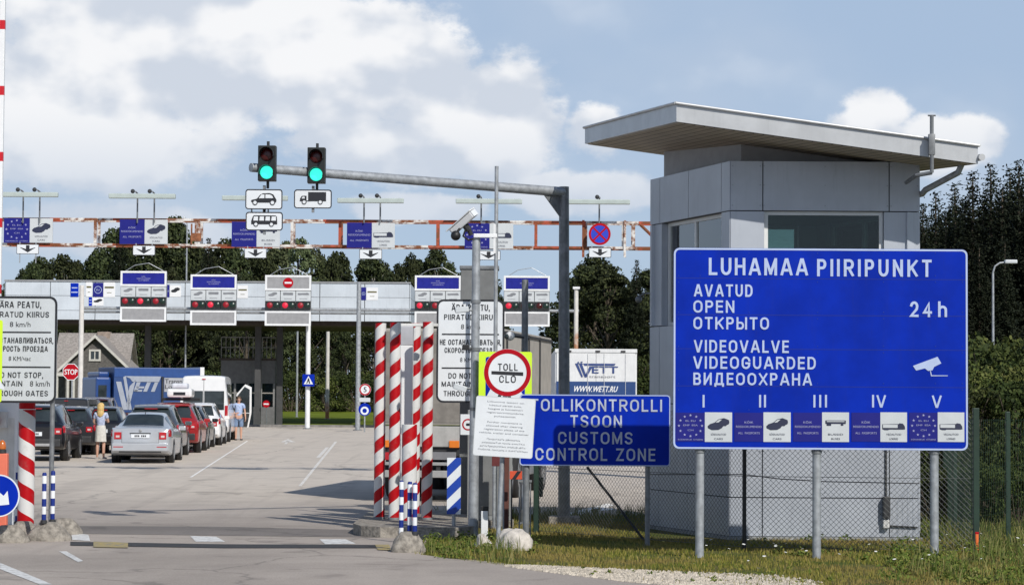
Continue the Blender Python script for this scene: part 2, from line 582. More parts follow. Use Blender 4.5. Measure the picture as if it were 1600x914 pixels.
def stroke_line(mb, s, x, z, h, w, y, t=.16, gap=.2):
    """a line of road sign capitals, centred on x, base line at z, total width w; even stroke thickness t (of the height)"""
    T = t * h
    cells, tot = [], 0.0
    for ch in s:
        if ch == ' ':
            cells.append((None, .34))
            tot += .34
        else:
            cells.append((ch, GLYPH[ch][0]))
            tot += GLYPH[ch][0]
    tot += gap * (len(s) - 1)
    # fit everything but the stroke thickness to the width
    k = w / (tot * h)
    cx = x - w / 2
    lay = 0
    for ch, cw in cells:
        W = cw * h * k
        if ch:
            x0, x1 = cx + T / 2, cx + W - T / 2
            if x1 < x0:
                x0 = x1 = cx + W / 2
            strokes = list(GLYPH[ch][1])
            if ch == 'Ä':
                strokes = strokes + [[(.2, 1.22), (.2, 1.24)], [(.8, 1.22), (.8, 1.24)]]
            for st in strokes:
                P = [Vector((x0 + p[0] * (x1 - x0), z + T / 2 + p[1] * (h - T))) for p in st]
                P = [q for i, q in enumerate(P) if i == 0 or (q - P[i - 1]).length > 1e-5]
                closed = (P[0] - P[-1]).length < 1e-6
                Lft, Rgt = [], []
                n = len(P)
                for i in range(n):
                    a = P[i - 1] if i > 0 else (P[-2] if closed else None)
                    b = P[i + 1] if i < n - 1 else (P[1] if closed else None)
                    q = P[i]
                    if a is None or b is None:
                        d = ((b - q) if a is None else (q - a)).normalized()
                        nn = Vector((-d.y, d.x))
                        e = -d * T / 2 if a is None else d * T / 2
                        q = q + e
                        m = nn * T / 2
                    else:
                        d1, d2 = (q - a).normalized(), (b - q).normalized()
                        n1, n2 = Vector((-d1.y, d1.x)), Vector((-d2.y, d2.x))
                        mm = (n1 + n2)
                        if mm.length < .3:
                            mm = n1
                        mm.normalize()
                        m = mm * (T / 2 / max(.55, mm.dot(n1)))
                    lo_, hi_ = (z, z + h) if st[0][1] <= 1.1 and min(p[1] for p in st) > -.1 else (-1e9, 1e9)
                    cl = lambda v: Vector((v.x, min(max(v.y, lo_), hi_)))
                    Lft.append(cl(q + m))
                    Rgt.append(cl(q - m))
                yy = y - .001 * (lay % 4)
                lay += 1
                vs = [(p.x, yy - .0007 * i / n, p.y) for i, p in enumerate(Lft)] + [(p.x, yy - .0007 * i / n, p.y) for i, p in enumerate(Rgt)]
                mb.add(vs, [(i, n + i, n + i + 1, i + 1) for i in range(n - 1)])
        cx += W + gap * h * k
    return mb


def rrect(cx, cz, w, h, r, n=5):
    pts = []
    for (sx, sz, a0) in ((1, 1, 0), (-1, 1, 90), (-1, -1, 180), (1, -1, 270)):
        for i in range(n + 1):
            a = R(a0 + 90 * i / n)
            pts.append((cx + sx * (w / 2 - r) + r * math.cos(a), cz + sz * (h / 2 - r) + r * math.sin(a)))
    return pts


def circ(cx, cz, r, n=40):
    return [(cx + r * math.cos(2 * PI * i / n), cz + r * math.sin(2 * PI * i / n)) for i in range(n)]


def tag(o, label, cat, group=None):
    o['label'] = label
    o['category'] = cat
    if group:
        o['group'] = group
    return o


def thing(name, label, cat, loc=(0, 0, 0), rz=0.0, group=None):
    o = bpy.data.objects.new(name, None)
    o.empty_display_size = .2
    COL.objects.link(o)
    o.location = loc
    o.rotation_euler = (0, 0, rz)
    return tag(o, label, cat, group)


def struct(o, kind='structure'):
    o['kind'] = kind
    return o


def copy_tree(root, label=None, loc=None, rz=None, scale=None):
    r = root.copy()
    COL.objects.link(r)
    if label:
        r['label'] = label
    if loc is not None:
        r.location = loc
    if rz is not None:
        r.rotation_euler = (0, 0, rz)
    if scale is not None:
        r.scale = scale
    for ch in list(root.children):
        c = ch.copy()
        COL.objects.link(c)
        c.parent = r
        for g in list(ch.children):
            k = g.copy()
            COL.objects.link(k)
            k.parent = c
    return r


# ------------------------------------------------------------------ ground, road, markings
def grass_ground_mat():
    m = bpy.data.materials.new('turf')
    m.use_nodes = True
    t = NT(m.node_tree)
    b = m.node_tree.nodes['Principled BSDF']
    b.inputs['Roughness'].default_value = .95
    b.inputs['Specular IOR Level'].default_value = .1
    tc = t.n('ShaderNodeTexCoord')
    n = t.noise(tc.outputs['Object'], .7, 6, .65)
    n2 = t.noise(tc.outputs['Object'], 9, 4, .7)
    c = t.mix(t.ramp(n, .36, .62), (.075, .1, .02), (.15, .13, .05))
    c = t.mix(t.math('MULTIPLY', t.ramp(n2, .5, .75), .5), c, (.045, .06, .014))
    t.link(c, b.inputs['Base Color'])
    bp = t.n('ShaderNodeBump')
    bp.inputs['Distance'].default_value = .05
    t.link(n2, bp.inputs['Height'])
    t.link(bp.outputs[0], b.inputs['Normal'])
    return m


def asphalt_mat(name='asphalt', base=(.37, .325, .285), dark=.82, pale=None):
    m = bpy.data.materials.new(name)
    m.use_nodes = True
    t = NT(m.node_tree)
    b = m.node_tree.nodes['Principled BSDF']
    b.inputs['Roughness'].default_value = .86
    b.inputs['Specular IOR Level'].default_value = .25
    tc = t.n('ShaderNodeTexCoord')
    o = tc.outputs['Object']
    big = t.noise(o, .12, 5, .6, .6)
    mid = t.noise(o, 1.1, 6, .65)
    fine = t.noise(o, 48, 3, .75)
    c = t.mix(t.ramp(big, .32, .68), tuple(x * dark for x in base), tuple(x * 1.18 for x in base))
    c = t.mix(t.math('MULTIPLY', t.ramp(mid, .45, .75), .35), c, tuple(x * .62 for x in base))
    c = t.mix(t.math('MULTIPLY', t.ramp(fine, .52, .74), .45), c, tuple(min(1, x * 1.75) for x in base))
    c = t.mix(t.math('MULTIPLY', t.math('SUBTRACT', 1.0, t.ramp(fine, .3, .45)), .5), c, tuple(x * .35 for x in base))
    if pale:
        # inside the gate the surface is an older, paler, dustier concrete asphalt
        sy = t.n('ShaderNodeSeparateXYZ')
        t.link(o, sy.inputs[0])
        yy = t.math('ADD', sy.outputs[1], t.math('MULTIPLY', t.math('SUBTRACT', t.noise(o, .25, 5, .6), .5), 9.0))
        pk = t.mix(t.ramp(mid, .4, .72), pale, tuple(x * .86 for x in pale))
        pk = t.mix(t.math('MULTIPLY', t.ramp(fine, .52, .74), .2), pk, tuple(min(1, x * 1.3) for x in pale))
        c = t.mix(t.math('MULTIPLY', t.ramp(yy, 40, 55), .92), c, pk)
    # traffic polishes and darkens the lanes in long arcs
    mp = t.n('ShaderNodeMapping')
    mp.inputs['Scale'].default_value = (.9, .05, 1)
    mp.inputs['Rotation'].default_value = (0, 0, .18)
    t.link(o, mp.inputs[0])
    lane = t.noise(mp.outputs[0], 1.0, 4, .6, 1.5)
    c = t.mix(t.math('MULTIPLY', t.ramp(lane, .5, .72), .3), c, tuple(x * .8 for x in base))
    oil = t.noise(o, .9, 3, .4, 1.0)
    c = t.mix(t.math('MULTIPLY', t.ramp(oil, .63, .72), .4), c, tuple(x * .45 for x in base))
    # cracks and sealed seams
    v = t.n('ShaderNodeTexVoronoi', feature='DISTANCE_TO_EDGE')
    v.inputs['Scale'].default_value = .13
    wv = t.n('ShaderNodeVectorMath', operation='ADD')
    t.link(o, wv.inputs[0])
    t.link(t.noise(o, .8, 5, .6, out=1), wv.inputs[1])
    t.link(wv.outputs[0], v.inputs['Vector'])
    crack = t.math('SUBTRACT', 1.0, t.ramp(v.outputs['Distance'], .0, .007))
    c = t.mix(t.math('MULTIPLY', crack, .38), c, (.08, .075, .07))
    t.link(c, b.inputs['Base Color'])
    bp = t.n('ShaderNodeBump')
    bp.inputs['Strength'].default_value = .5
    bp.inputs['Distance'].default_value = .012
    t.link(fine, bp.inputs['Height'])
    t.link(bp.outputs[0], b.inputs['Normal'])
    return m


TURF = grass_ground_mat()
ASPH = asphalt_mat(pale=(.60, .535, .46))
ASPH_D = asphalt_mat('asphalt_patch', (.2, .18, .165), .85)


def sheet(name, rows, dz, m):
    mb = MB()
    ys = sorted(set([r[0] for r in rows] + [y for y in (48, 131, 190) if rows[0][0] < y < rows[-1][0]]))
    ra = np.array(rows, float)
    vs = []
    for y in ys:
        vs += [(float(np.interp(y, ra[:, 0], ra[:, 1])), y, zg(y) + dz), (float(np.interp(y, ra[:, 0], ra[:, 2])), y, zg(y) + dz)]
    mb.add(vs, [(2 * i, 2 * i + 1, 2 * i + 3, 2 * i + 2) for i in range(len(ys) - 1)])
    return struct(mb.build(name, m))


sheet('ground', [(-60, -2500, 2500), (3000, -2500, 2500)], 0.0, TURF)
EDGE = [(20, 8.0), (26.3, 2.1), (27.1, 1.43), (29.1, .23), (31.7, -1.13), (36, -1.2), (42.5, -1.2), (43.5, 6.0), (131, 6.0)]
sheet('road', [(-40, -60, 40), (19.9, -60, 14)] + [(y, -60, x) for y, x in EDGE], .006, ASPH)


def edge_x(y):
    return float(np.interp(y, [e[0] for e in EDGE], [e[1] for e in EDGE]))


def mark(name, quads, m, dz=.011):
    mb = MB()
    for q in quads:
        ps = [gnd(*p) for p in q]
        mb.add([(p.x, p.y, zg(p.y) + dz) for p in ps], [tuple(range(len(ps)))])
        f = mb.f[-1]
        a, b, c = (Vector(mb.v[i]) for i in f[:3])
        if (b - a).cross(c - a).z < 0:
            mb.f[-1] = f[::-1]
    return struct(mb.build(name, m))


def worn_paint(name, col, wear=.5, under=(.2, .19, .175)):
    m = mat(name, col, .7, var=.1)
    t = NT(m.node_tree)
    b = m.node_tree.nodes['Principled BSDF']
    tc = t.n('ShaderNodeTexCoord')
    n = t.noise(tc.outputs['Object'], 7, 6, .75)
    c = t.mix(t.math('MULTIPLY', t.ramp(n, .42, .62), wear), col, under)
    t.link(c, b.inputs['Base Color'])
    return m


PAINT = worn_paint('road_paint', (.74, .74, .72), .5)
PAINT_F = worn_paint('faded_road_paint', (.8, .77, .72), .8, (.5, .46, .41))
PAINT_L = worn_paint('lot_road_paint', (.86, .84, .8), .4, (.55, .5, .45))
PAINT_Y = worn_paint('yellow_road_paint', (.42, .32, .1), .95)
GRATE = mat('drain_grate', (.035, .033, .03), .7, var=.4, scale=30)

mark('road_patch', [[(108, 822), (330, 823), (590, 829), (592, 840), (330, 837), (108, 834)]], ASPH_D, .009)
mark('lane_marking', [[(296, 746), (300, 746), (388, 689), (385, 689)], [(334, 752), (342, 752), (370, 730), (365, 730)]][:1], PAINT_L)
mark('faded_marking', [[(466, 760), (471, 760), (527, 690), (523, 690)], [(494, 715), (500, 715), (514, 699), (509, 699)], [(438, 691), (462, 691), (450, 686)], [(444, 694), (448, 694), (452, 689), (448, 689)]], PAINT_F)
mark('stop_line_block', [[(112, 844), (141, 846), (138, 836), (112, 832)], [(306, 847), (352, 847), (338, 839), (297, 838)], [(508, 851), (556, 850), (540, 843), (499, 843)]], PAINT)
mark('edge_line_marking', [[(0, 890), (62, 914), (82, 914), (0, 880)], [(92, 862), (104, 862), (130, 877), (122, 879)]], PAINT)
mark('yellow_kerb_marking', [[(146, 856), (200, 857), (200, 849), (146, 847)], [(590, 860), (611, 861), (608, 852), (586, 852)]], PAINT_Y, .016)
mark('drain_slot', [[(110, 853), (350, 857), (600, 857), (600, 852), (350, 851), (110, 847)]], GRATE, .012)
mark('lot_marking', [[(860, 812), (905, 806), (960, 790), (950, 787), (895, 800), (856, 806)], [(925, 800), (960, 797), (958, 794), (925, 796)]], PAINT_L, .012)
sheet('grass_strip', [(131.4, -60, 6), (176, -60, 6)], .03, mat('lush_grass', (.13, .165, .02), .95, var=.3, scale=.5, spec=.05, bump=.6, bscale=3))
KERB = mat('kerb_stone', (.2, .19, .18), .9, var=.25, scale=3, bump=.3)
mb = MB()
z = zg(131)
mb.bbox(-60, 6, 131, 131.35, z - .1, z + .13, .02)
struct(mb.build('kerb', KERB))
mb = MB()
for i in range(40):
    y0 = 43.6 + i * 2.2
    mb.add([(6, y0, zg(y0) - .05), (6.25, y0, zg(y0) - .05), (6.25, y0 + 2.15, zg(y0 + 2.15) - .05), (6, y0 + 2.15, zg(y0 + 2.15) - .05),
            (6, y0, zg(y0) + .12), (6.25, y0, zg(y0) + .12), (6.25, y0 + 2.15, zg(y0 + 2.15) + .12), (6, y0 + 2.15, zg(y0 + 2.15) + .12)],
           [(0, 3, 2, 1), (4, 5, 6, 7), (0, 1, 5, 4), (2, 3, 7, 6), (0, 4, 7, 3), (1, 2, 6, 5)])
struct(mb.build('lot_kerb', KERB))

# raised island the striped posts stand on
isl = [(-2.36, 36.6), (-2.2, 35.9), (-1.9, 35.6), (-.75, 35.6), (-.55, 35.9), (-.5, 40.6), (-.9, 41.2), (-2.0, 41.2), (-2.36, 40.6)]
mb = MB().prism(isl, -.05, .16)
struct(mb.build('traffic_island_kerb', CONC))


def gravel_w(y):
    return float(np.interp(y, [24, 25.5, 26.4, 27.2, 28.2, 28.8, 29.6, 31.5, 32], [.5, .9, 1.25, 1.9, 2.1, 1.3, .35, .1, .06]))


def gravel():
    """pale stones along the edge of the tarmac"""
    n = 14000
    y = RNG.uniform(24.5, 29.6, n)
    x = np.array([edge_x(v) for v in y]) + np.array([gravel_w(v) for v in y]) * RNG.uniform(-.05, 1.15, n) * RNG.uniform(.4, 1, n) ** .3 - .04
    base = np.array([(1, 0, 0), (-.5, .87, 0), (-.5, -.87, 0), (0, 0, 1.)])
    vs, fs = [], []
    for i in range(n):
        s = RNG.uniform(.008, .028)
        a = RNG.uniform(0, 6.28)
        c, sn = math.cos(a), math.sin(a)
        for b in base:
            bx, by = b[0] * c - b[1] * sn, b[0] * sn + b[1] * c
            vs.append((x[i] + bx * s * 1.3, y[i] + by * s, .008 + b[2] * s))
        o = 4 * i
        fs += [(o, o + 1, o + 3), (o + 1, o + 2, o + 3), (o + 2, o, o + 3)]
    me = bpy.data.meshes.new('gravel')
    me.from_pydata(vs, [], fs)
    me.materials.append(mat('gravel_stone', (.46, .41, .34), .9, var=.35, scale=20))
    o = bpy.data.objects.new('gravel', me)
    COL.objects.link(o)
    struct(o, 'stuff')
    rows = [(y_, edge_x(y_) - .03, edge_x(y_) + gravel_w(y_) * 1.04) for y_ in np.linspace(22, 31, 40)]
    sheet('gravel_shoulder', rows, .004, mat('gravel_bed', (.36, .32, .26), .95, var=.45, scale=9, bump=.8, bscale=50))


gravel()


def leaf_mat(name, cols, rough=.75, patch=None):
    m = bpy.data.materials.new(name)
    m.use_nodes = True
    t = NT(m.node_tree)
    b = m.node_tree.nodes['Principled BSDF']
    b.inputs['Roughness'].default_value = rough
    b.inputs['Specular IOR Level'].default_value = .2
    g = t.n('ShaderNodeNewGeometry')
    cr = t.n('ShaderNodeValToRGB')
    el = cr.color_ramp.elements
    while len(el) < len(cols):
        el.new(.5)
    for i, c in enumerate(cols):
        el[i].position = i / (len(cols) - 1)
        el[i].color = (*c, 1)
    t.link(g.outputs['Random Per Island'], cr.inputs[0])
    c = cr.outputs[0]
    tc = t.n('ShaderNodeTexCoord')
    if patch:
        c = t.mix(t.ramp(t.noise(tc.outputs['Object'], patch[1], 5, .6), .42, .62), c, patch[0])
    oi = t.n('ShaderNodeObjectInfo')
    hv = t.n('ShaderNodeHueSaturation')
    t.link(c, hv.inputs['Color'])
    t.link(t.math('ADD', .75, t.math('MULTIPLY', oi.outputs['Random'], .5)), hv.inputs['Value'])
    t.link(t.math('ADD', .485, t.math('MULTIPLY', oi.outputs['Random'], .03)), hv.inputs['Hue'])
    t.link(hv.outputs[0], b.inputs['Base Color'])
    MATS[name] = m
    return m


def blades(name, xy, hmin, hmax, w, m, lean=.45):
    n = len(xy)
    h = RNG.uniform(hmin, hmax, n)
    a = RNG.uniform(0, 2 * PI, n)
    l = RNG.uniform(.05, lean, n) * h
    la = RNG.uniform(0, 2 * PI, n)
    dx, dy = np.cos(a) * w / 2, np.sin(a) * w / 2
    zb = np.zeros(n)
    V = np.zeros((n, 5, 3))
    x, y = xy[:, 0], xy[:, 1]
    V[:, 0] = np.stack([x - dx, y - dy, zb], 1)
    V[:, 1] = np.stack([x + dx, y + dy, zb], 1)
    mx, my = x + np.cos(la) * l * .35, y + np.sin(la) * l * .35
    V[:, 2] = np.stack([mx + dx * .8, my + dy * .8, h * .6], 1)
    V[:, 3] = np.stack([mx - dx * .8, my - dy * .8, h * .6], 1)
    V[:, 4] = np.stack([x + np.cos(la) * l, y + np.sin(la) * l, h], 1)
    o = np.arange(n)[:, None] * 5
    f4 = (o + np.array([[0, 1, 2, 3]])).tolist()
    f3 = (o + np.array([[3, 2, 4]])).tolist()
    me = bpy.data.meshes.new(name)
    me.from_pydata(V.reshape(-1, 3).tolist(), [], f4 + f3)
    me.materials.append(m)
    ob = bpy.data.objects.new(name, me)
    COL.objects.link(ob)
    return struct(ob, 'stuff')


def scatter(n, y0, y1, xr, keep=None):
    out = []
    while len(out) < n:
        k = n * 2
        y = RNG.uniform(y0, y1, k)
        x = RNG.uniform(-1.3, xr, k)
        for a, b in zip(x, y):
            e = edge_x(b)
            gap = gravel_w(b) * (.75 + .18 * math.sin(a * 9 + b * 4) + .1 * math.sin(b * 17))
            if b < 35 and a < e + gap - .25 * RNG.random() ** 3 and not (a > e + .12 and RNG.random() < .05 * (1 + math.sin(a * 6 + b * 8))):
                continue
            if -2.4 < a < -.45 and 35.5 < b < 41.4:
                continue
            if 2.1 < a < 6.0 and 35.7 < b < 39.2:
                continue
            if math.sin(a * 2.3 + 1) * math.sin(b * 1.9 + a) + .5 * math.sin(a * 5.1 + b * 3.3) > .62 and RNG.random() < .8:
                continue
            if keep and not keep(a, b):
                continue
            out.append((a, b))
            if len(out) >= n:
                break
    return np.array(out)


GRASS = leaf_mat('grass_blade', [(.07, .095, .01), (.13, .14, .018), (.205, .175, .035), (.3, .235, .085)], patch=((.21, .155, .05), .55))
GRASS_T = leaf_mat('tall_grass_blade', [(.05, .08, .012), (.11, .13, .03), (.22, .19, .08)])
blades('verge_grass', scatter(75000, 24.5, 43, 8.5), .015, .062, .009, GRASS)
blades('tall_grass', scatter(7000, 26, 43, 8.5, lambda a, b: (a > 4.6 and b < 31.5 and (math.sin(a * 3.1 + b * 1.7) > .1)) or (a > 6.1) or (a < .15 and b < 33.2 and math.sin(a * 7 + b * 3) > -.3) or (b > 40.5)), .1, .3, .012, GRASS_T, .6)


def flowers():
    mb = MB()
    for i in range(80):
        y = RNG.uniform(27, 34)
        x = RNG.uniform(2.0, 8)
        if x < edge_x(y) + .6:
            continue
        zz = RNG.uniform(.12, .34)
        a = RNG.uniform(0, 6.28)
        s = RNG.uniform(.012, .024)
        mb.add([(x + s * math.cos(a + k * PI / 3), y + s * math.sin(a + k * PI / 3), zz + .3 * s * math.sin(k)) for k in range(6)], [(0, 1, 2, 3, 4, 5)])
    struct(mb.build('meadow_flowers', mat('petal_white', (.75, .74, .68), .7)), 'stuff')


flowers()


# ------------------------------------------------------------------ trees and shrubs
def quads_mesh(name, C, N, Sx, Sy, m):
    """leaf-sized faces: centres, normals, sizes"""
    n = len(C)
    a = RNG.normal(size=(n, 3))
    t1 = np.cross(N, a)
    t1 /= np.linalg.norm(t1, axis=1)[:, None] + 1e-9
    t2 = np.cross(N, t1)
    t1 *= Sx[:, None]
    t2 *= Sy[:, None]
    V = np.stack([C - t1 * .5 - t2, C + t1 * .5 - t2 * .8, C + t1 + t2 * .3, C + t2, C - t1 + t2 * .2], 1)
    me = bpy.data.meshes.new(name)
    o = np.arange(n)[:, None] * 5
    me.from_pydata(V.reshape(-1, 3).tolist(), [], (o + np.array([[0, 1, 2, 3, 4]])).tolist())
    me.materials.append(m)
    return me


def unit(n):
    v = RNG.normal(size=(n, 3))
    return v / np.linalg.norm(v, axis=1)[:, None]


BARK = mat('bark', (.1, .08, .06), .95, var=.3, scale=14, bump=.5)
BIRCH = mat('pale_bark', (.4, .38, .34), .9, var=.3, scale=9)
LEAF_M = leaf_mat('broadleaf', [(.015, .022, .01), (.028, .038, .014), (.044, .056, .019), (.062, .074, .026)])
LEAF_P = leaf_mat('willow_leaf', [(.04, .055, .022), (.075, .095, .04), (.13, .15, .07)])
NEEDLE = leaf_mat('spruce_needle', [(.006, .01, .005), (.012, .018, .008), (.024, .03, .014)])
SHRUB = leaf_mat('shrub_leaf', [(.016, .026, .007), (.032, .046, .011), (.064, .08, .02)])
SHRUB_L = leaf_mat('bright_shrub_leaf', [(.04, .058, .012), (.08, .105, .022), (.14, .155, .045)])


def broad_tree(name, label, group, seed, leafm, barkm, narrow=1.0, low=.22, nclump=52, leaves=190, ls=.0135):
    """unit-height tree: trunk with limbs, crown of leaf clumps"""
    global RNG
    RNG = np.random.default_rng(seed)
    root = thing(name, label, 'tree', group=group)
    mb = MB()
    mb.tube((0, 0, -.02), (.01, 0, .35), .022, .015, 8)
    mb.tube((.01, 0, .35), (0, .01, .85), .015, .004, 7)
    Cs, Ns = [], []
    for k in range(nclump):
        zc = low + (1 - low) * RNG.beta(1.35, 1.25)
        t = (zc - low) / (1 - low)
        rad = .30 * narrow * (math.sin(PI * min(1, .12 + .88 * t)) ** .7) * (1.05 - .35 * t)
        a = RNG.uniform(0, 2 * PI)
        rr = rad * math.sqrt(RNG.uniform(.15, 1))
        c = np.array([rr * math.cos(a), rr * math.sin(a), zc])
        cr = RNG.uniform(.045, .095) * (1.1 - .3 * t)
        if k % 3 == 0:
            mb.tube((0, 0, max(.12, zc - .22)), tuple(c), .007, .002, 5)
        nl = int(leaves * RNG.uniform(.6, 1.3))
        d = unit(nl)
        p = c + d * (cr * RNG.uniform(.35, 1.0, nl) ** .5)[:, None] * np.array([1.15, 1.15, .8])
        Cs.append(p)
        nn = d * .7 + RNG.normal(size=(nl, 3)) * .6 + np.array([0, 0, .35])
        Ns.append(nn / np.linalg.norm(nn, axis=1)[:, None])
    C, N = np.concatenate(Cs), np.concatenate(Ns)
    s = RNG.uniform(.5, 1.25, len(C)) * ls
    me = quads_mesh('crown', C, N, s * .62, s * .8, leafm)
    mb.build('trunk', barkm, root, True)
    o = bpy.data.objects.new('crown', me)
    COL.objects.link(o)
    o.parent = root
    return root


def spruce_tree(name, label, group, seed, slim=1.0, nw=46, ls=.0056):
    global RNG
    RNG = np.random.default_rng(seed)
    root = thing(name, label, 'tree', group=group)
    mb = MB()
    mb.tube((0, 0, -.02), (0, 0, .98), .016, .002, 7)
    Cs, Ns = [], []
    for k in range(nw):
        t = k / (nw - 1)
        z0 = .06 + .93 * t
        L = (.19 * slim * (1 - t) ** .92 + .006)
        nb = max(4, int(11 * (1 - t) + 4))
        for b in range(nb):
            a = 2 * PI * b / nb + RNG.uniform(-.35, .35) + k
            l = L * RNG.uniform(.65, 1.2)
            if t < .35 and RNG.random() < .12:
                continue
            npt = max(9, int(l * 1050))
            u = RNG.uniform(.05, 1, npt) ** .8
            r = u * l
            zz = z0 - .22 * l * u - .35 * l * u * u + .12 * l * np.maximum(0, u - .7) * 3 + RNG.normal(0, .006, npt)
            side = RNG.normal(0, .022 + .02 * l, npt) * (1.2 - u)
            Cs.append(np.stack([r * math.cos(a) - side * math.sin(a), r * math.sin(a) + side * math.cos(a), zz], 1))
            nn = RNG.normal(size=(npt, 3)) * .55 + np.array([.35 * math.cos(a), .35 * math.sin(a), .75])
            Ns.append(nn / np.linalg.norm(nn, axis=1)[:, None])
    C, N = np.concatenate(Cs), np.concatenate(Ns)
    s = RNG.uniform(.6, 1.3, len(C)) * ls
    me = quads_mesh('crown', C, N, s * .5, s, NEEDLE)
    mb.build('trunk', BARK, root, True)
    o = bpy.data.objects.new('crown', me)
    COL.objects.link(o)
    o.parent = root
    return root


def shrub(name, label, group, seed, leafm, ls=.026, ncl=34):
    global RNG
    RNG = np.random.default_rng(seed)
    root = thing(name, label, 'shrub', group=group)
    mb = MB()
    Cs, Ns = [], []
    for k in range(ncl):
        a = RNG.uniform(0, 2 * PI)
        rr = .62 * math.sqrt(RNG.random())
        h = (1 - .55 * rr * rr) * RNG.uniform(.15, 1)
        c = np.array([rr * math.cos(a), rr * math.sin(a), h * .85])
        mb.tube((rr * .2 * math.cos(a), rr * .2 * math.sin(a), 0), tuple(c), .014, .005, 5)
        nl = 130
        d = unit(nl)
        Cs.append(c + d * (RNG.uniform(.08, .2) * RNG.uniform(.4, 1, nl) ** .5)[:, None])
        nn = d * .6 + RNG.normal(size=(nl, 3)) * .6 + np.array([0, 0, .4])
        Ns.append(nn / np.linalg.norm(nn, axis=1)[:, None])
    C, N = np.concatenate(Cs), np.concatenate(Ns)
    s = RNG.uniform(.5, 1.25, len(C)) * ls
    me = quads_mesh('foliage', C, N, s * .55, s, leafm)
    mb.build('stem', BARK, root, True)
    o = bpy.data.objects.new('foliage', me)
    COL.objects.link(o)
    o.parent = root
    return root


G_FOREST = 'broadleaf trees beyond the canopy roof'
G_SPRUCE = 'dark spruces beyond the watch booth'
G_SHRUB = 'bushes under the trees beyond the canopy'
L_B = ['mid green bushy tree in the wood beyond the canopy roof', 'dark rounded tree in the wood beyond the canopy roof', 'slender loose tree in the wood beyond the canopy roof', 'pale grey green tree standing in front of the wood']
PRO = [broad_tree('broadleaf_tree', L_B[0], G_FOREST, 3, LEAF_M, BARK, 1.0),
       broad_tree('broadleaf_tree', L_B[1], G_FOREST, 5, LEAF_M, BARK, 1.25, .12, 60),
       broad_tree('broadleaf_tree', L_B[2], G_FOREST, 9, LEAF_M, BIRCH, .62, .2, 40),
       broad_tree('broadleaf_tree', L_B[3], G_FOREST, 21, LEAF_P, BARK, .9, .2, 44)]
SPR = [spruce_tree('spruce_tree', 'tall dark spruce in the stand beyond the green fence', G_SPRUCE, 31, 1.0),
       spruce_tree('spruce_tree', 'slim dark spruce in the stand beyond the green fence', G_SPRUCE, 33, .75)]
SHR = [shrub('bush', 'green leafy bush at the foot of the wood', G_SHRUB, 41, SHRUB), shrub('bush', 'bright green bush at the foot of the wood', G_SHRUB, 43, SHRUB_L)]
USED = set()


def plant(proto, px, ptop, d, wide=1.0, label=None, group=None, zbase=None):
    """stand a unit-height plant so that its top reaches the height seen"""
    p = at(px, ptop, d)
    zb = zg(d) if zbase is None else zbase
    h = max(.4, p.z - zb)
    rz = random.uniform(0, 6.28)
    if id(proto) not in USED:
        USED.add(id(proto))
        r = proto
        r.location, r.scale, r.rotation_euler = (p.x, d, zb), (h * wide, h * wide, h), (0, 0, rz)
    else:
        r = copy_tree(proto, None, (p.x, d, zb), rz, (h * wide, h * wide, h))
    if label:
        r['label'] = label
    if group:
        r['group'] = group
    return r


def weeds():
    """leafy weeds along the kerb, round the boulder and at the road side"""
    Cs, Ns, sz = [], [], []
    spots = []
    for i in range(26):
        spots.append((random.uniform(668, 765), random.uniform(842, 878), .17, 46))
    for i in range(10):
        spots.append((random.uniform(755, 845), random.uniform(846, 866), .12, 34))
    for i in range(46):
        spots.append((random.uniform(1395, 1610), random.uniform(858, 915), .22, 60))
    for i in range(26):
        spots.append((random.uniform(1180, 1610), random.uniform(836, 880), .13, 40))
    for i in range(12):
        spots.append((random.uniform(1405, 1450), random.uniform(832, 842), .28, 60))
    for i in range(36):
        spots.append((random.uniform(880, 1300), random.uniform(884, 912), .045, 16))
    for px, py, h, n in spots:
        p = gnd(px, py)
        if p.x < edge_x(p.y) + .03:
            continue
        h *= random.uniform(.6, 1.3)
        c = RNG.normal(0, 1, (n, 3)) * np.array([h * .5, h * .5, 0]) + np.array([p.x, p.y, 0])
        c[:, 2] = RNG.uniform(.02, 1, n) * h * np.exp(-((c[:, 0] - p.x) ** 2 + (c[:, 1] - p.y) ** 2) / (h * h))
        Cs.append(c)
        nn = RNG.normal(size=(n, 3)) * .6 + np.array([0, -.2, .7])
        Ns.append(nn / np.linalg.norm(nn, axis=1)[:, None])
        sz.append(RNG.uniform(.012, .034, n))
    C, N, q = np.concatenate(Cs), np.concatenate(Ns), np.concatenate(sz)
    me = quads_mesh('weeds', C, N, q * .45, q, leaf_mat('weed_leaf', [(.05, .085, .012), (.1, .15, .02), (.19, .21, .05)]))
    o = bpy.data.objects.new('weeds', me)
    COL.objects.link(o)
    struct(o, 'stuff')


weeds()
# skyline of the wood beyond the canopy
SKY = [(-20, 458, 1), (14, 446, 0), (42, 424, 2), (52, 416, 0), (66, 406, 2), (84, 412, 1), (102, 402, 2), (118, 414, 0), (138, 410, 1), (152, 394, 2), (164, 376, 5), (176, 362, 2), (188, 356, 4), (200, 384, 0), (214, 392, 1), (232, 380, 2), (246, 388, 0),
       (258, 366, 4), (270, 344, 2), (282, 356, 5), (296, 374, 2), (312, 386, 0), (326, 372, 4), (338, 392, 1), (352, 378, 2), (368, 392, 0), (384, 400, 1), (398, 390, 2), (414, 402, 0), (428, 388, 2),
       (444, 380, 3), (466, 376, 3), (488, 388, 3), (506, 412, 2), (518, 404, 1), (532, 398, 2), (574, 408, 2), (586, 402, 2), (596, 414, 2), (626, 416, 2), (640, 404, 1), (656, 410, 2), (672, 396, 4), (684, 392, 2),
       (700, 420, 0), (720, 430, 2), (745, 436, 1), (770, 438, 0)]
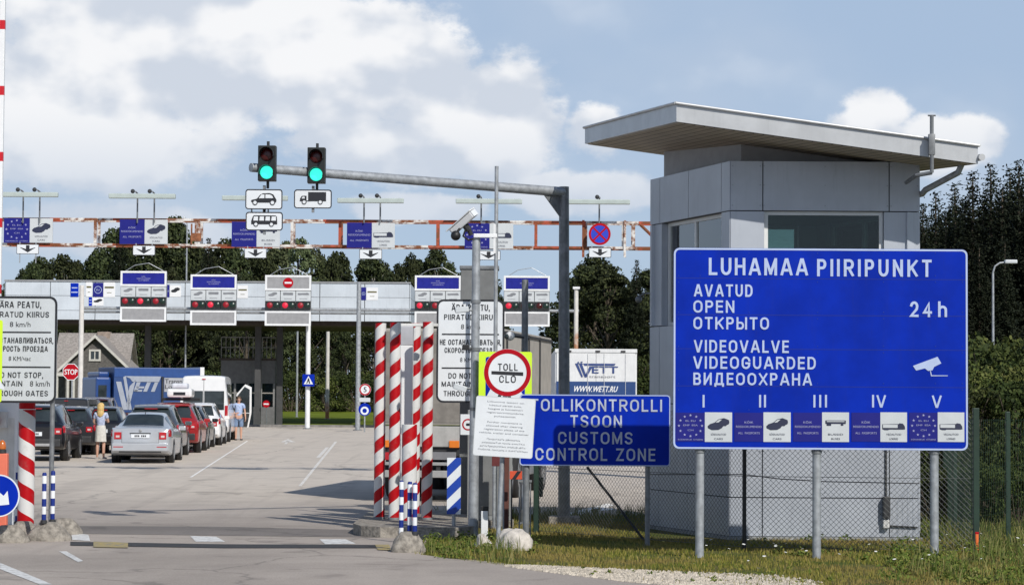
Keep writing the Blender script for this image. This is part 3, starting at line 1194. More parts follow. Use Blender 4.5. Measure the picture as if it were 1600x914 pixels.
for i, (px, py, k) in enumerate(SKY):
    if k < 4:
        plant(PRO[k], px, py, 200 + (i * 37 % 22), {0: .62, 1: .55, 2: .8, 3: .66}[k])
    else:
        plant(SPR[k - 4], px, py, 198 + (i * 37 % 22), 1.1, ['tall dark spruce rising out of the wood beyond the canopy roof', 'slim dark spruce rising out of the wood beyond the canopy roof'][k - 4], 'spruces in the wood beyond the canopy roof')
for i, (px, py) in enumerate([(60, 470), (110, 460), (165, 436), (215, 440), (265, 424), (330, 430), (385, 440), (430, 450), (480, 450), (520, 462), (596, 466), (655, 456), (710, 462), (760, 480), (150, 520), (250, 515), (400, 525), (540, 520), (640, 525), (480, 530)]):
    plant(PRO[(i * 3 + 1) % 2], px, py, 188 + (i * 13 % 11), .8)
for i in range(34):
    px = -10 + i * 23.5 + random.uniform(-8, 8)
    plant(SHR[i % 3 == 1], px, random.uniform(560, 606), 172 + (i * 7 % 14), random.uniform(.75, 1.1))
# darker group between the gantry post and the watch booth
GB = 'trees between the signal post and the watch booth'
for (px, py, k, d) in [(912, 425, 0, 152), (932, 404, 1, 158), (950, 420, 0, 150), (968, 436, 1, 160), (1012, 428, 0, 156), (895, 446, 1, 165), (1040, 440, 1, 150)]:
    plant(PRO[k], px, py, d, 1.0, ['mid green bushy tree beyond the white trailer', 'dark rounded tree beyond the white trailer'][k], GB)
plant(SPR[0], 995, 406, 148, 1.0, 'lone pointed spruce beyond the white trailer beside the booth', 'spruce beyond the trailer')
for (px, py, d) in [(880, 540, 130), (920, 530, 132), (960, 535, 128), (1000, 540, 130), (1030, 560, 126)]:
    plant(SHR[0], px, py, d, .9, 'leafy bush behind the white trailer', 'bushes behind the trailer')
# spruce stand on the other side of the booth
for i, (px, py) in enumerate([(1442, 318), (1462, 300), (1478, 330), (1492, 286), (1508, 318), (1520, 268), (1536, 306), (1548, 256), (1566, 288), (1578, 262), (1592, 250), (1612, 270), (1630, 255), (1425, 345),
                              (1450, 390), (1485, 380), (1530, 380), (1570, 372), (1605, 385), (1505, 420), (1555, 415), (1600, 425), (1460, 430)]):
    plant(SPR[i % 2], px, py, 104 + (i * 11 % 17) - (6 if i > 13 else 0), 1.1 if i % 2 == 0 else 1.25,
          ['tall dark spruce in the stand beyond the green fence', 'slim dark spruce in the stand beyond the green fence'][i % 2], G_SPRUCE)
for i in range(16):
    plant(SPR[0], 1432 + i * 12.5, 330 - i * 3.2 + (i * 29 % 34), 124 + (i * 7 % 9), 1.5, 'tall dark spruce in the stand beyond the green fence', G_SPRUCE)
GU = 'bushes before the spruce stand'
for i, (px, py, d) in enumerate([(1445, 520, 84), (1475, 500, 90), (1505, 520, 80), (1535, 505, 88), (1562, 490, 82), (1590, 500, 86), (1615, 490, 84), (1455, 560, 76), (1490, 570, 72), (1525, 555, 74), (1565, 545, 76), (1600, 550, 72)]):
    plant(SHR[1 if i in (3, 5, 10, 9) else 0], px, py, d, .8, ['green leafy bush before the spruce stand', 'bright green bush before the spruce stand'][i in (3, 5, 10, 9)], GU)
GH = 'thicket behind the green mesh fence'
for i, (px, py, d) in enumerate([(1452, 650, 42), (1480, 640, 44), (1510, 655, 41.5), (1538, 645, 43), (1566, 640, 42), (1594, 650, 41), (1620, 640, 43), (1465, 700, 40), (1530, 700, 39.5), (1590, 710, 39), (1560, 690, 40.5)]):
    plant(SHR[0], px, py, d, .62, 'dark green bush of the thicket behind the green mesh fence', GH)
# the wood goes on to both sides and behind the booth
for i in range(9):
    plant(PRO[i % 3], -50 - i * 42, 400 + (i * 29 % 46), 200 + (i * 17 % 20), .72)
for i in range(11):
    px = 1062 + i * 36
    if i % 3 == 1:
        plant(SPR[i % 2], px, 372 + (i * 31 % 50), 134 + (i * 7 % 16), 1.1, 'dark spruce growing behind the watch booth', 'trees hidden behind the watch booth')
    else:
        plant(PRO[i % 2], px, 396 + (i * 23 % 40), 138 + (i * 7 % 16), .85, 'bushy tree growing behind the watch booth', 'trees hidden behind the watch booth')
for i in range(7):
    plant(SPR[i % 2], 1652 + i * 40, 262 + (i * 37 % 60), 106 + (i * 5 % 12), 1.15, ['tall dark spruce in the stand beyond the green fence', 'slim dark spruce in the stand beyond the green fence'][i % 2], G_SPRUCE)
RNG = np.random.default_rng(101)


# ------------------------------------------------------------------ watch booth
CLAD = mat('cladding_panel', (.43, .46, .51), .42, metal=.15, var=.07, scale=1.2, streak=.22)
CLADJ = mat('cladding_joint', (.07, .073, .08), .7)
PLINTH = mat('plinth_concrete', (.3, .31, .31), .9, var=.15, bump=.3)
ROOFM = mat('roof_metal', (.5, .51, .52), .4, metal=.3, var=.08, scale=2, streak=.18)
FRAMEW = mat('window_frame_white', (.7, .71, .7), .4, var=.04)
GLASS = glass_mat('booth_glass')
INTER = mat('booth_interior', (.14, .16, .155), .8, var=.1)


def soffit_mat():
    m = mat('roof_soffit', (.33, .28, .22), .7, var=.15)
    t = NT(m.node_tree)
    b = m.node_tree.nodes['Principled BSDF']
    tc = t.n('ShaderNodeTexCoord')
    sp = t.n('ShaderNodeSeparateXYZ')
    t.link(tc.outputs['Object'], sp.inputs[0])
    u = t.math('ADD', sp.outputs[0], t.math('MULTIPLY', sp.outputs[1], .2245))
    fr = t.math('FRACT', t.math('ADD', t.math('DIVIDE', u, .14), 50))
    k = t.ramp(fr, .86, .9)
    n = t.noise(tc.outputs['Object'], 3, 5, .6)
    c = t.mix(t.ramp(n, .3, .7), (.48, .41, .33), (.39, .335, .27))
    c = t.mix(k, c, (.08, .065, .05))
    t.link(c, b.inputs['Base Color'])
    return m


def booth():
    root = thing('watch_booth', 'grey panelled watch booth with wide windows under a sloping overhanging roof', 'booth')
    DN, DF = 35.7, 38.8
    A = Vector((X(1141, DN), DN))
    B = Vector((X(1438, DN), DN))
    Cc = Vector((X(1016, DF), DF))
    D = B + (Cc - A)
    Z_S, Z_H, Z_T = 3.2, 4.82, 5.56
    foot = lambda ins: None

    def inset(d):
        c = (A + B + Cc + D) / 4
        out = []
        for p in (A, B, D, Cc):
            v = c - p
            out.append(tuple(p + v * (d / v.length)))
        return out
    MB().prism(inset(-.04), -.1, .05).build('plinth', PLINTH, root)
    MB().prism(inset(.03), .05, Z_S).build('lower_wall', CLADJ, root)
    MB().prism(inset(.03), Z_H, Z_T - .03).build('upper_wall', CLADJ, root)
    MB().prism(inset(.25), Z_S, Z_S + .02).build('booth_floor', INTER, root)

    def wall_panel(P, Q, u0, u1, z0, z1, out=.035, gap=.008, m=CLAD, nm='cladding_panel', depth=None):
        """a panel on the face from P to Q between fractions u0 and u1"""
        d = (Q - P)
        nrm = Vector((d.y, -d.x)).normalized()
        L = d.length
        a = P + d * u0 + d.normalized() * gap
        b = P + d * u1 - d.normalized() * gap
        i = -.03 if depth is None else -depth
        pts = [a + nrm * 0, b + nrm * 0]
        f = [tuple(a + nrm * i), tuple(b + nrm * i), tuple(b + nrm * (out - .03)), tuple(a + nrm * (out - .03))]
        ar = sum(f[k][0] * f[(k + 1) % 4][1] - f[(k + 1) % 4][0] * f[k][1] for k in range(4))
        if ar < 0:
            f = f[::-1]
        return MB().prism(f, z0 + gap, z1 - gap).build(nm, m, root)
    W = (B - A).length
    fx_ = MB()
    for u in (.012, .158, .178, .5, .828, .848, .988):
        for zz in (.2, .7, 1.3, 1.9, 2.06, 2.6, 3.12, 4.9, 5.2, 5.48):
            q = A + (B - A) * u
            fx_.box(q.x - .008, q.x + .008, q.y - .012, q.y - .0045, zz - .008, zz + .008)
    fx_.build('rivets', mat('rivet_steel', (.3, .32, .35), .4, metal=.4), root)
    # front face seams
    fu = [0, (1192 - 1141) / 297, (1390 - 1141) / 297, 1]
    for a, b in zip(fu[:-1], fu[1:]):
        wall_panel(A, B, a, b, Z_H, Z_T)
        for z0, z1 in ((.05, .62), (.62, 1.98), (1.98, Z_S)):
            wall_panel(A, B, a, b, z0, z1)
    u0w, u1w = (1195 - 1141) / 297, (1381 - 1141) / 297
    wall_panel(A, B, 0, u0w, Z_S, Z_H, depth=.22)
    wall_panel(A, B, u1w, 1, Z_S, Z_H, depth=.22)
    # the face turned away from the sun (runs from the far corner to the front corner)
    su = [0, .13, .5, .9, 1]
    for a, b in zip(su[:-1], su[1:]):
        wall_panel(Cc, A, a, b, Z_H, Z_T)
    for a, b in zip([0, .13, .5, 1][:-1], [0, .13, .5, 1][1:]):
        for z0, z1 in ((.05, .62), (.62, 1.98), (1.98, Z_S)):
            wall_panel(Cc, A, a, b, z0, z1)
    wall_panel(Cc, A, 0, .16, Z_S, Z_H, depth=.22)
    wall_panel(Cc, A, .9, 1, Z_S, Z_H, depth=.22)
    # two faces turned away from the gate
    for P, Q in ((B, D), (D, Cc)):
        wall_panel(P, Q, 0, 1, .12, Z_S)
        wall_panel(P, Q, 0, 1, Z_H, Z_T)
        wall_panel(P, Q, 0, .16, Z_S, Z_H, depth=.2)
        wall_panel(P, Q, .84, 1, Z_S, Z_H, depth=.2)

    def window(P, Q, u0, u1, posts=(), back=.06, side=None):
        d = (Q - P)
        nrm = Vector((d.y, -d.x)).normalized()
        t = d.normalized()
        fr = MB()
        M = Matrix.Identity(4)
        M.col[0][:3] = (t.x, t.y, 0)
        M.col[1][:3] = (-nrm.x, -nrm.y, 0)
        M.col[2][:3] = (0, 0, 1)
        o = P + d * u0
        M.col[3][:3] = (o.x, o.y, 0)
        w = d.length * (u1 - u0)
        fr.M = M
        th = .055
        fr.box(0, w, back, back + .07, Z_S, Z_S + th)
        fr.box(0, w, back, back + .07, Z_H - th, Z_H)
        fr.box(0, th, back, back + .07, Z_S + th, Z_H - th)
        fr.box(w - th, w, back, back + .07, Z_S + th, Z_H - th)
        for k in posts:
            fr.box(w * k - th / 2, w * k + th / 2, back, back + .07, Z_S + th, Z_H - th)
        f = fr.build('window_frame', FRAMEW, root)
        g = MB()
        g.M = M
        g.box(th, w - th, back + .025, back + .033, Z_S + th, Z_H - th)
        g.build('pane', side or GLASS, f)
    window(A, B, u0w, u1w)
    window(Cc, A, .16, .9, (.47,), .1, glass_mat('side_pane_glass', (.92, .95, .94), 2.2))
    window(B, D, .16, .84, (.5,))
    window(D, Cc, .16, .84, (.35, .7))
    # pale sheets added behind the side panes as reflected sky, interior back wall
    t2 = (A - Cc).normalized()
    nr2 = Vector((t2.y, -t2.x))
    for u0_, u1_ in ((.17, .5), (.515, .89)):
        a_, b_ = Cc + (A - Cc) * u0_ - nr2 * .15, Cc + (A - Cc) * u1_ - nr2 * .15
        q_ = [tuple(a_), tuple(b_), tuple(b_ - nr2 * .02), tuple(a_ - nr2 * .02)]
        ar = sum(q_[k][0] * q_[(k + 1) % 4][1] - q_[(k + 1) % 4][0] * q_[k][1] for k in range(4))
        MB().prism(q_ if ar > 0 else q_[::-1], Z_S + .1, Z_H - .04).build('sky_reflection_sheet', mat('sky_reflection_pale', (.72, .73, .72), .8, var=.04), root)
    # interior fittings seen through the glass
    mb = MB().bbox(A.x + .45, A.x + 1.6, DN + .35, DN + .9, Z_S + .02, Z_S + .78, .01)
    mb.build('desk', mat('desk_wood', (.25, .18, .11), .5), root)
    mb = MB().bbox(A.x + 1.5, A.x + 1.9, DN + .5, DN + .55, Z_S + .85, Z_S + 1.15, .01)
    mb.build('monitor', DARK, root)
    # roof plane through three measured corners
    p1, p2, p3 = at(1057, 163, 34.5), at(1528, 229, 34.5), at(914, 201, 39.6)
    n = (p2 - p1).cross(p3 - p1)
    top = lambda x, y: p1.z - (n.x * (x - p1.x) + n.y * (y - p1.y)) / n.z
    TH = .25
    bot = lambda x, y: top(x, y) - TH
    FL, FR, BL = Vector((p1.x, p1.y)), Vector((p2.x, p2.y)), Vector((p3.x, p3.y))
    BR = FR + (BL - FL)
    ft = [tuple(FL), tuple(FR), tuple(BR), tuple(BL)]
    rf = MB().prism(ft, bot, top).build('roof', ROOFM, root)
    c = (FL + FR + BL + BR) / 4
    sh = lambda k: [tuple(Vector(p) + (c - Vector(p)).normalized() * k) for p in ft]
    MB().prism(sh(.07), lambda x, y: bot(x, y) - .012, lambda x, y: bot(x, y) - .003).build('soffit', soffit_mat(), rf)
    g = [tuple(Vector(p) + (Vector(p) - c).normalized() * .03) for p in ft]
    mbt = MB()
    for k in range(4):
        a, b = Vector(g[k]), Vector(g[(k + 1) % 4])
        mbt.tube((a.x, a.y, top(*a) + .012), (b.x, b.y, top(*b) + .012), .02, n=8)
    mbt.build('roof_trim', mat('trim_bright', (.5, .51, .52), .45, metal=.3), rf)
    # recessed neck between the walls and the roof
    nk = [(X(1158, 36.25), 36.25), (X(1158, 36.25) + 2.3, 36.25), (X(1037, 39.0) + 2.3, 39.0), (X(1037, 39.0), 39.0)]
    MB().prism(nk, Z_T - .05, lambda x, y: bot(x, y) - .004).build('clerestory', mat('clerestory_panel', (.3, .3, .31), .6, var=.08), root)
    # gutter, downpipe, mast
    gx = FR.x + .05
    mb = MB().tube((FR.x + .05, FR.y - .05, top(*FR) - .16), (BR.x + .05, BR.y, top(*BR) - .16), .05, n=10)
    mb.build('gutter', ROOFM, rf)
    P_ = [at(1504, 254, 34.9), at(1497, 270, 34.95), at(1446, 297, 35.5), at(1441, 303, 35.75), Vector((B.x - .12, 36.6, at(1440, 306, 36).z)), Vector((B.x - .12, 36.6, .2))]
    MB().path([tuple(p) for p in P_], .045, 10).build('downpipe', GALV, root, True)
    q = at(1456, 270, 34.35)
    t_ = at(1456, 181, 34.35)
    e = MB().tube(tuple(q), (q.x, q.y, t_.z), .028, n=8)
    e.tube((q.x - .055, q.y, t_.z), (q.x + .055, q.y, t_.z), .012, n=6)
    e.path([tuple(q), (q.x - .2, q.y + .1, q.z - .03), (q.x - .2, q.y + 1.0, q.z - .05)], .03, 8)
    e.bbox(q.x - .045, q.x + .045, q.y - .03, q.y + .06, q.z + .25, q.z + .55, .01)
    e.build('mast', GALV_D, root, True)
    # meter box with its cable on the front wall
    bx = at(1384, 790, DN)
    e = MB().bbox(bx.x - .05, bx.x + .05, DN - .13, DN - .003, bx.z - .18, bx.z + .14, .015)
    j = e.build('meter_box', DARK, root)
    MB().bbox(bx.x - .05, bx.x + .04, DN - .1, DN - .003, bx.z - .32, bx.z - .2, .012).build('socket_box', WHITE_D, root)
    MB().path([(bx.x, DN - .03, 3.1), (bx.x, DN - .03, .22), (bx.x + .45, DN - .03, .2)], .014, 6).build('cable', DARK, root)
    # white notice plates on the shaded face
    P = Cc + (A - Cc) * .42
    nr = Vector(((A - Cc).y, -(A - Cc).x)).normalized()
    # dome camera, not a lamp, hung on the far corner
    k = at(998, 468, 38.9)
    e = MB().ball((k.x, k.y, k.z), .055, 8, 12)
    e.path([(k.x, k.y, k.z + .05), (k.x + .1, k.y, k.z + .1), (Cc.x + .05, Cc.y + .05, k.z + .1)], .015, 6)
    g_ = e.build('booth_dome_camera', GALV_D, root, True)
    return root


booth()


# ------------------------------------------------------------------ drawing helpers for signs
def star(cx, cz, r):
    return [(cx + (r if i % 2 == 0 else r * .42) * math.sin(PI * i / 5), cz + (r if i % 2 == 0 else r * .42) * math.cos(PI * i / 5)) for i in range(10)]


def sc(pts, cx, cz, w, h, flip=False):
    return [(cx + (-(p[0] - .5) if flip else (p[0] - .5)) * w, cz + (p[1] - .5) * h) for p in pts]


CAR34 = [(.02, .2), (.0, .34), (.1, .5), (.32, .62), (.5, .86), (.75, .95), (.9, .86), (.98, .8), (1.0, .62), (.97, .5), (.88, .44), (.84, .36), (.72, .36), (.66, .22), (.5, .08), (.2, .06)]
CAR34W = [(.36, .62), (.52, .82), (.66, .85), (.5, .63)]
CARS = [(.0, .28), (.02, .42), (.22, .5), (.36, .82), (.46, .92), (.72, .94), (.86, .84), (.95, .55), (.99, .42), (.97, .24), (.88, .22), (.12, .22)]
CARSW1 = [(.3, .54), (.4, .82), (.52, .84), (.52, .55)]
CARSW2 = [(.56, .55), (.56, .84), (.72, .84), (.82, .74), (.86, .56)]
BUSS = [(.0, .22), (.0, .5), (.06, .88), (.1, .95), (.93, .95), (.98, .88), (1.0, .5), (1.0, .22)]
TRK_CAB = [(.0, .28), (.02, .52), (.08, .72), (.26, .72), (.26, .28)]
TRK_BOX = [(.32, .3), (.32, 1.0), (1.0, 1.0), (1.0, .3)]
LORRY = [(.0, .3), (.0, .78), (.72, .82), (.75, .9), (.9, .85), (.98, .6), (1.0, .3), (.9, .26), (.3, .26), (.26, .2), (.1, .2)]


def wheel_pics(mb, xs, z, r, y):
    for x in xs:
        mb.poly(circ(x, z, r, 20), y)


def eu_field(root, cx, cz, w, h, y, kind='eu'):
    """navy square of a lane sign with its lettering or circle of stars"""
    MB().poly(rrect(cx, cz, w, h, .002), y).build('navy_panel', NAVY, root)
    mb = MB()
    y2 = y - .003
    if kind == 'eu':
        for i in range(12):
            a = 2 * PI * i / 12
            mb.poly(star(cx + w * .4 * math.sin(a), cz + h * .05 + h * .36 * math.cos(a), w * .05), y2)
        mb.text('EL EU', cx, cz + h * .19, h * .055, w * .34, y2)
        mb.text('EMP  EEA', cx, cz + h * .04, h * .055, w * .5, y2)
        mb.text('CH', cx, cz - h * .13, h * .055, w * .2, y2)
        mb.text('KODANIKUD  CITIZENS', cx, cz - h * .45, h * .045, w * .86, y2)
    else:
        mb.text('KÕIK', cx, cz + h * .13, h * .07, w * .3, y2)
        mb.text('REISIDOKUMENDID', cx, cz - h * .02, h * .07, w * .88, y2)
        mb.text('ALL  PASSPORTS', cx, cz - h * .24, h * .07, w * .74, y2)
    mb.build('lettering', LETN, root)


def lane_pic(root, cx, cz, w, h, y, kind, words=True):
    MB().poly(rrect(cx, cz, w, h, .002), y).build('white_panel', SIGNG, root)
    mb = MB()
    y2, y3 = y - .003, y - .006
    if kind == 'car':
        mb.poly(sc(CAR34, cx, cz + h * .1, w * .8, h * .46), y2)
        b = MB().poly(sc(CAR34W, cx, cz + h * .1, w * .8, h * .46), y3)
        t = ('SÕIDUAUTOD', 'CARS')
    elif kind == 'bus':
        mb.poly(rrect(cx, cz + h * .17, w * .76, h * .12, .004), y2)
        mb.poly(rrect(cx - w * .25, cz + h * .08, w * .17, h * .07, .004), y2).poly(rrect(cx + w * .24, cz + h * .08, w * .1, h * .06, .004), y2)
        b = MB().poly(rrect(cx, cz + h * .19, w * .66, h * .03, .002), y3)
        t = ('BUSSID', 'BUSES')
    else:
        mb.poly(sc(LORRY, cx, cz + h * .0, w * .86, h * .34), y2)
        b = MB().poly(rrect(cx - w * .13, cz + h * .03, w * .55, h * .11, .002), y3)
        t = ('VEOAUTOD', 'LORRIES')
    if words:
        mb.text(t[0], cx, cz - h * .28, h * .065, w * .56, y2)
        mb.text(t[1], cx, cz - h * .43, h * .065, w * .32, y2)
    mb.build('print', mat('pictogram_dark', (.02, .025, .06), .5), root)
    b.build('pictogram_highlight', SIGNG, root)


class Sign:
    """a board standing upright at distance d; pixel-measured sizes become metres on the board"""
    def __init__(self, name, label, cat, pxc, d, group=None, base=None):
        self.d = d
        p = at(pxc, 700, d)
        self.x0 = p.x
        self.root = thing(name, label, cat, (p.x, d, zg(d) if base is None else base), 0, group)
        self.z0 = self.root.location.z

    def L(self, px, py):
        p = at(px, py, self.d)
        return (p.x - self.x0, p.z - self.z0)

    def rect(self, x0, y0, x1, y1):
        c = self.L((x0 + x1) / 2, (y0 + y1) / 2)
        k = ppm(self.d)
        return c[0], c[1], (x1 - x0) / k, (y1 - y0) / k

    def caps(self, mb, s, x0, x1, ycap, ybase, y, t=.165, gap=.2):
        k = ppm(self.d)
        c = self.L((x0 + x1) / 2, ybase)
        stroke_line(mb, s, c[0], c[1], (ybase - ycap) / k, (x1 - x0) / k, y, t, gap)

    def text(self, mb, s, x0, x1, ycap, ybase, y, bold=.0):
        k = ppm(self.d)
        c = self.L((x0 + x1) / 2, ybase)
        mb.text(s, c[0], c[1], (ybase - ycap) / k, (x1 - x0) / k, y, 'c', bold)


# ------------------------------------------------------------------ the great blue sign
def big_sign():
    d = 31.5
    s = Sign('information_sign', 'huge blue border crossing sign on three grey posts with opening hours', 'road sign', 1281, d, base=0)
    r = s.root
    cx, cz, w, h = s.rect(1052, 388.5, 1511.5, 702)
    MB().plate(rrect(cx, cz, w, h, .075), -.03, .0).build('panel', SBLUE, r)
    MB().ring(rrect(cx, cz, w - .004, h - .004, .073), rrect(cx, cz, w - .05, h - .05, .055), -.0335).build('border', LETW, r)
    mb = MB()
    for y in (436, 493, 546, 604):
        a = s.L(1281, y)
        mb.box(cx - w / 2 + .03, cx + w / 2 - .03, -.0318, -.029, a[1] - .003, a[1] + .003)
    rv = MB()
    for px in (1060, 1094, 1170, 1277, 1380, 1461, 1503):
        for py in (396, 431, 441, 488, 498, 541, 551, 599, 609, 640, 697):
            a = s.L(px, py)
            rv.box(a[0] - .006, a[0] + .006, -.0335, -.0301, a[1] - .006, a[1] + .006)
    rv.build('rivets', mat('sign_rivet', (.004, .03, .3), .35), r)
    mb.build('seam', mat('sign_seam', (.003, .016, .2), .5), r)
    mb = MB()
    y = -.036
    T = lambda t, a, b, c, e, g=.24: s.caps(mb, t, a, b, c, e, y, .16, g)
    T('LUHAMAA', 1107, 1262, 403.5, 430.5)
    T('PIIRIPUNKT', 1276, 1455, 405.5, 432.5, .32)
    T('AVATUD', 1084, 1175.5, 444.5, 463.8)
    T('OPEN', 1083, 1147, 469.5, 488.8)
    T('ОТКРЫТО', 1083, 1201, 495.5, 514.8)
    T('24', 1421, 1455.5, 471, 495.5, .34)
    T('h', 1465, 1479, 471, 495.5)
    T('VIDEOVALVE', 1084, 1232, 531.5, 551)
    T('VIDEOGUARDED', 1083, 1274, 557, 576.5)
    T('ВИДЕООХРАНА', 1083, 1268, 582.5, 601.8)
    for x in (1099, 1187.2, 1194.8, 1272, 1281, 1290, 1363.5):
        a = s.L(x, 626.5)
        mb.poly(rrect(a[0], a[1], .026, .162, .002), y)
    T('V', 1369, 1383.5, 617, 636.5)
    T('V', 1455.5, 1470.5, 617.5, 637)
    z7 = lambda p: s.L(p[0] / 5.077 + 1280, p[1] / 5.077 + 540)
    mb.poly([z7(p) for p in [(740, 160), (935, 88), (965, 140), (908, 168), (895, 195), (860, 200), (835, 180), (765, 197)]], y)
    mb.poly([z7(p) for p in [(875, 200), (882, 200), (890, 234), (1016, 235), (1016, 241), (883, 242)]], y)
    mb.build('lettering', LETW, r)
    for (a, b, c, k, v) in [(1056, 1101, 1143.5, 'eu', 'car'), (1147, 1192.5, 1235, 'all', 'car'), (1239, 1284, 1326, 'all', 'bus'), (1330, 1375, 1416.5, 'all', 'truck'), (1420, 1464.5, 1506, 'eu', 'truck')]:
        q = s.rect(a, 644.5, b, 689.5)
        eu_field(r, *q, -.035, k)
        q = s.rect(b, 644, c, 690)
        lane_pic(r, *q, -.0355, v)
    for px in (1094, 1277, 1461):
        a = s.L(px, 720)
        mb = MB().tube((a[0], .06, -.3), (a[0], .06, cz + h / 2 - .08), .056, n=20)
        p = mb.build('post', GALV, r, True)
        mb = MB()
        for zz in (cz - h / 2 + .06, cz, cz + h / 2 - .2):
            mb.box(a[0] - .14, a[0] + .14, .002, .05, zz - .03, zz + .03)
        mb.tube((a[0], .06, cz - h / 2 - .05), (a[0], .06, cz - h / 2 - .01), .068, n=16)
        mb.build('clamp', GALV_D, p)


big_sign()


def customs_sign():
    d = 34.1
    s = Sign('customs_sign', 'wide blue customs control zone sign on two grey posts beside the booth', 'road sign', 929, d, base=0)
    r = s.root
    cx, cz, w, h = s.rect(812, 616.5, 1047, 727.5)
    MB().plate(rrect(cx, cz, w, h, .05), -.025, 0).build('panel', SBLUE, r)
    MB().ring(rrect(cx, cz, w - .004, h - .004, .048), rrect(cx, cz, w - .032, h - .032, .036), -.0285).build('border', LETW, r)
    mb = MB()
    y = -.031
    for t, a, b, c, e in (('TOLLIKONTROLLI', 829, 1034, 623.5, 642.5), ('TSOON', 891, 971.5, 648.5, 667.5), ('CUSTOMS', 872, 988, 674.5, 693.5), ('CONTROL ZONE', 836.5, 1023.5, 700, 719.5)):
        s.caps(mb, t, a, b, c, e, y, .15, .24)
    mb.build('lettering', mat('letter_worn', (.42, .47, .6), .5, var=.2, scale=6), r)
    for px, rad in ((822, .045), (1012, .035)):
        a = s.L(px, 780)
        MB().tube((a[0], .05, -.3), (a[0], .05, cz + h / 2 - .05), rad, n=16).build('post', GALV_D, r, True)


customs_sign()


def toll_post():
    d = 33.7
    s = Sign('toll_sign', 'round red rimmed customs stop sign on a leaning grey post', 'road sign', 788, d, base=0)
    r = s.root
    a, b = s.L(777, 850), s.L(792, 560)
    MB().tube((a[0], .05, a[1] - .25), (b[0], .05, b[1]), .032, n=14).build('post', GALV, r, True)
    c = s.L(793, 582)
    k = ppm(d)
    R0 = 37 / k
    MB().plate(circ(c[0], c[1], R0, 48), -.02, 0).build('panel', SIGNW, r)
    MB().ring(circ(c[0], c[1], R0 - .003, 48), circ(c[0], c[1], R0 - 7.2 / k, 48), -.0235).build('red_rim', SRED, r)
    mb = MB()
    y = -.024
    s.caps(mb, 'TOLL', 778, 809, 568, 579, y, .14, .25)
    s.caps(mb, 'CLO', 780, 806, 586.5, 597.8, y, .14, .25)
    q = [s.L(*p) for p in ((768, 579.5), (817.5, 581.5), (817.5, 587), (768, 584.5))]
    mb.poly(q, y)
    mb.build('lettering', PRINT, r)
    # white notice plate on the same post, tilted
    n = Sign('notice_board', 'small white trilingual notice plate hung tilted on the leaning sign post', 'sign', 788, d - .06, base=0)
    r = n.root
    c = n.L(788, 667)
    w = 92.5 / ppm(n.d)
    pv = Matrix.Translation((c[0], 0, c[1])) @ Matrix.Rotation(R(3.2), 4, 'Y')
    mb = MB()
    mb.M = pv
    mb.plate(rrect(0, 0, w, w * 1.0, .03), -.012, 0).build('panel', SIGNW, r)
    mb = MB()
    mb.M = pv
    mb.ring(rrect(0, 0, w + .006, w + .006, .033), rrect(0, 0, w - .01, w - .01, .027), -.0135).build('border', SIGNG, r)
    mb = MB()
    mb.M = pv
    L = [('Liikumine tsooni on', .62, .405), ('lubatud pärast auto,', .55, .345), ('haagise ja konteineri', .58, .285), ('registreerimisnumbrite', .62, .225), ('puhastamist', .36, .165),
         ('Further movement is', .58, .06), ('allowed after clearing', .62, .0), ('registration plates of the', .68, -.06), ('vehicle, trailer and container', .84, -.12),
         ('Продолжать движение', .56, -.225), ('разрешается после очистки', .72, -.285), ('регистрационных знаков авто-', .78, -.345), ('мобиля, прицепа и контейнера', .84, -.405)]
    for t, ww, zz in L:
        mb.text(t, 0, zz * w, .026 * w, ww * w, -.0145)
    mb.build('lettering', PRINTG, r)
    mb = MB().tube((c[0], .02, c[1] - .3), (c[0], .02, c[1] + .3), .02, n=8)
    mb.build('clamp', GALV_D, r)


toll_post()


def pedestrian_board(px0, px1, py0, py1, d, label, post_to):
    s = Sign('crossing_sign', label, 'road sign', (px0 + px1) / 2, d, 'fluorescent crossing boards')
    r = s.root
    cx, cz, w, h = s.rect(px0, py0, px1, py1)
    MB().plate(rrect(cx, cz, w, h, .03), -.015, 0).build('backing_board', FLUO, r)
    MB().poly(rrect(cx, cz, w * .74, h * .82, .03), -.0185).build('blue_panel', SBLUE, r)
    q = h * .34
    MB().poly([(cx - q * 1.05, cz - q), (cx + q * 1.05, cz - q), (cx, cz + q)], -.0215).build('white_triangle', SIGNW, r)
    mb = MB()
    mb.poly(circ(cx, cz + .3 * q, q * .13, 14), -.0245)
    mb.poly([(cx - .12 * q, cz + .12 * q), (cx + .14 * q, cz + .12 * q), (cx + .3 * q, cz - .85 * q), (cx + .14 * q, cz - .85 * q), (cx, cz - .4 * q), (cx - .24 * q, cz - .85 * q), (cx - .4 * q, cz - .85 * q), (cx - .14 * q, cz - .2 * q)], -.0245)
    mb.build('print', PRINT, r)
    MB().tube((cx, .05, -.1), (cx, .05, cz + h * .4), .03, n=12).build('post', GALV, r, True)


pedestrian_board(748, 831, 549.5, 640, 36.0, 'fluorescent yellow crossing board behind the round red rimmed sign', 0)
pedestrian_board(-78, 3.5, 500, 628, 33.8, 'fluorescent yellow crossing board beside the raised barrier', 0)


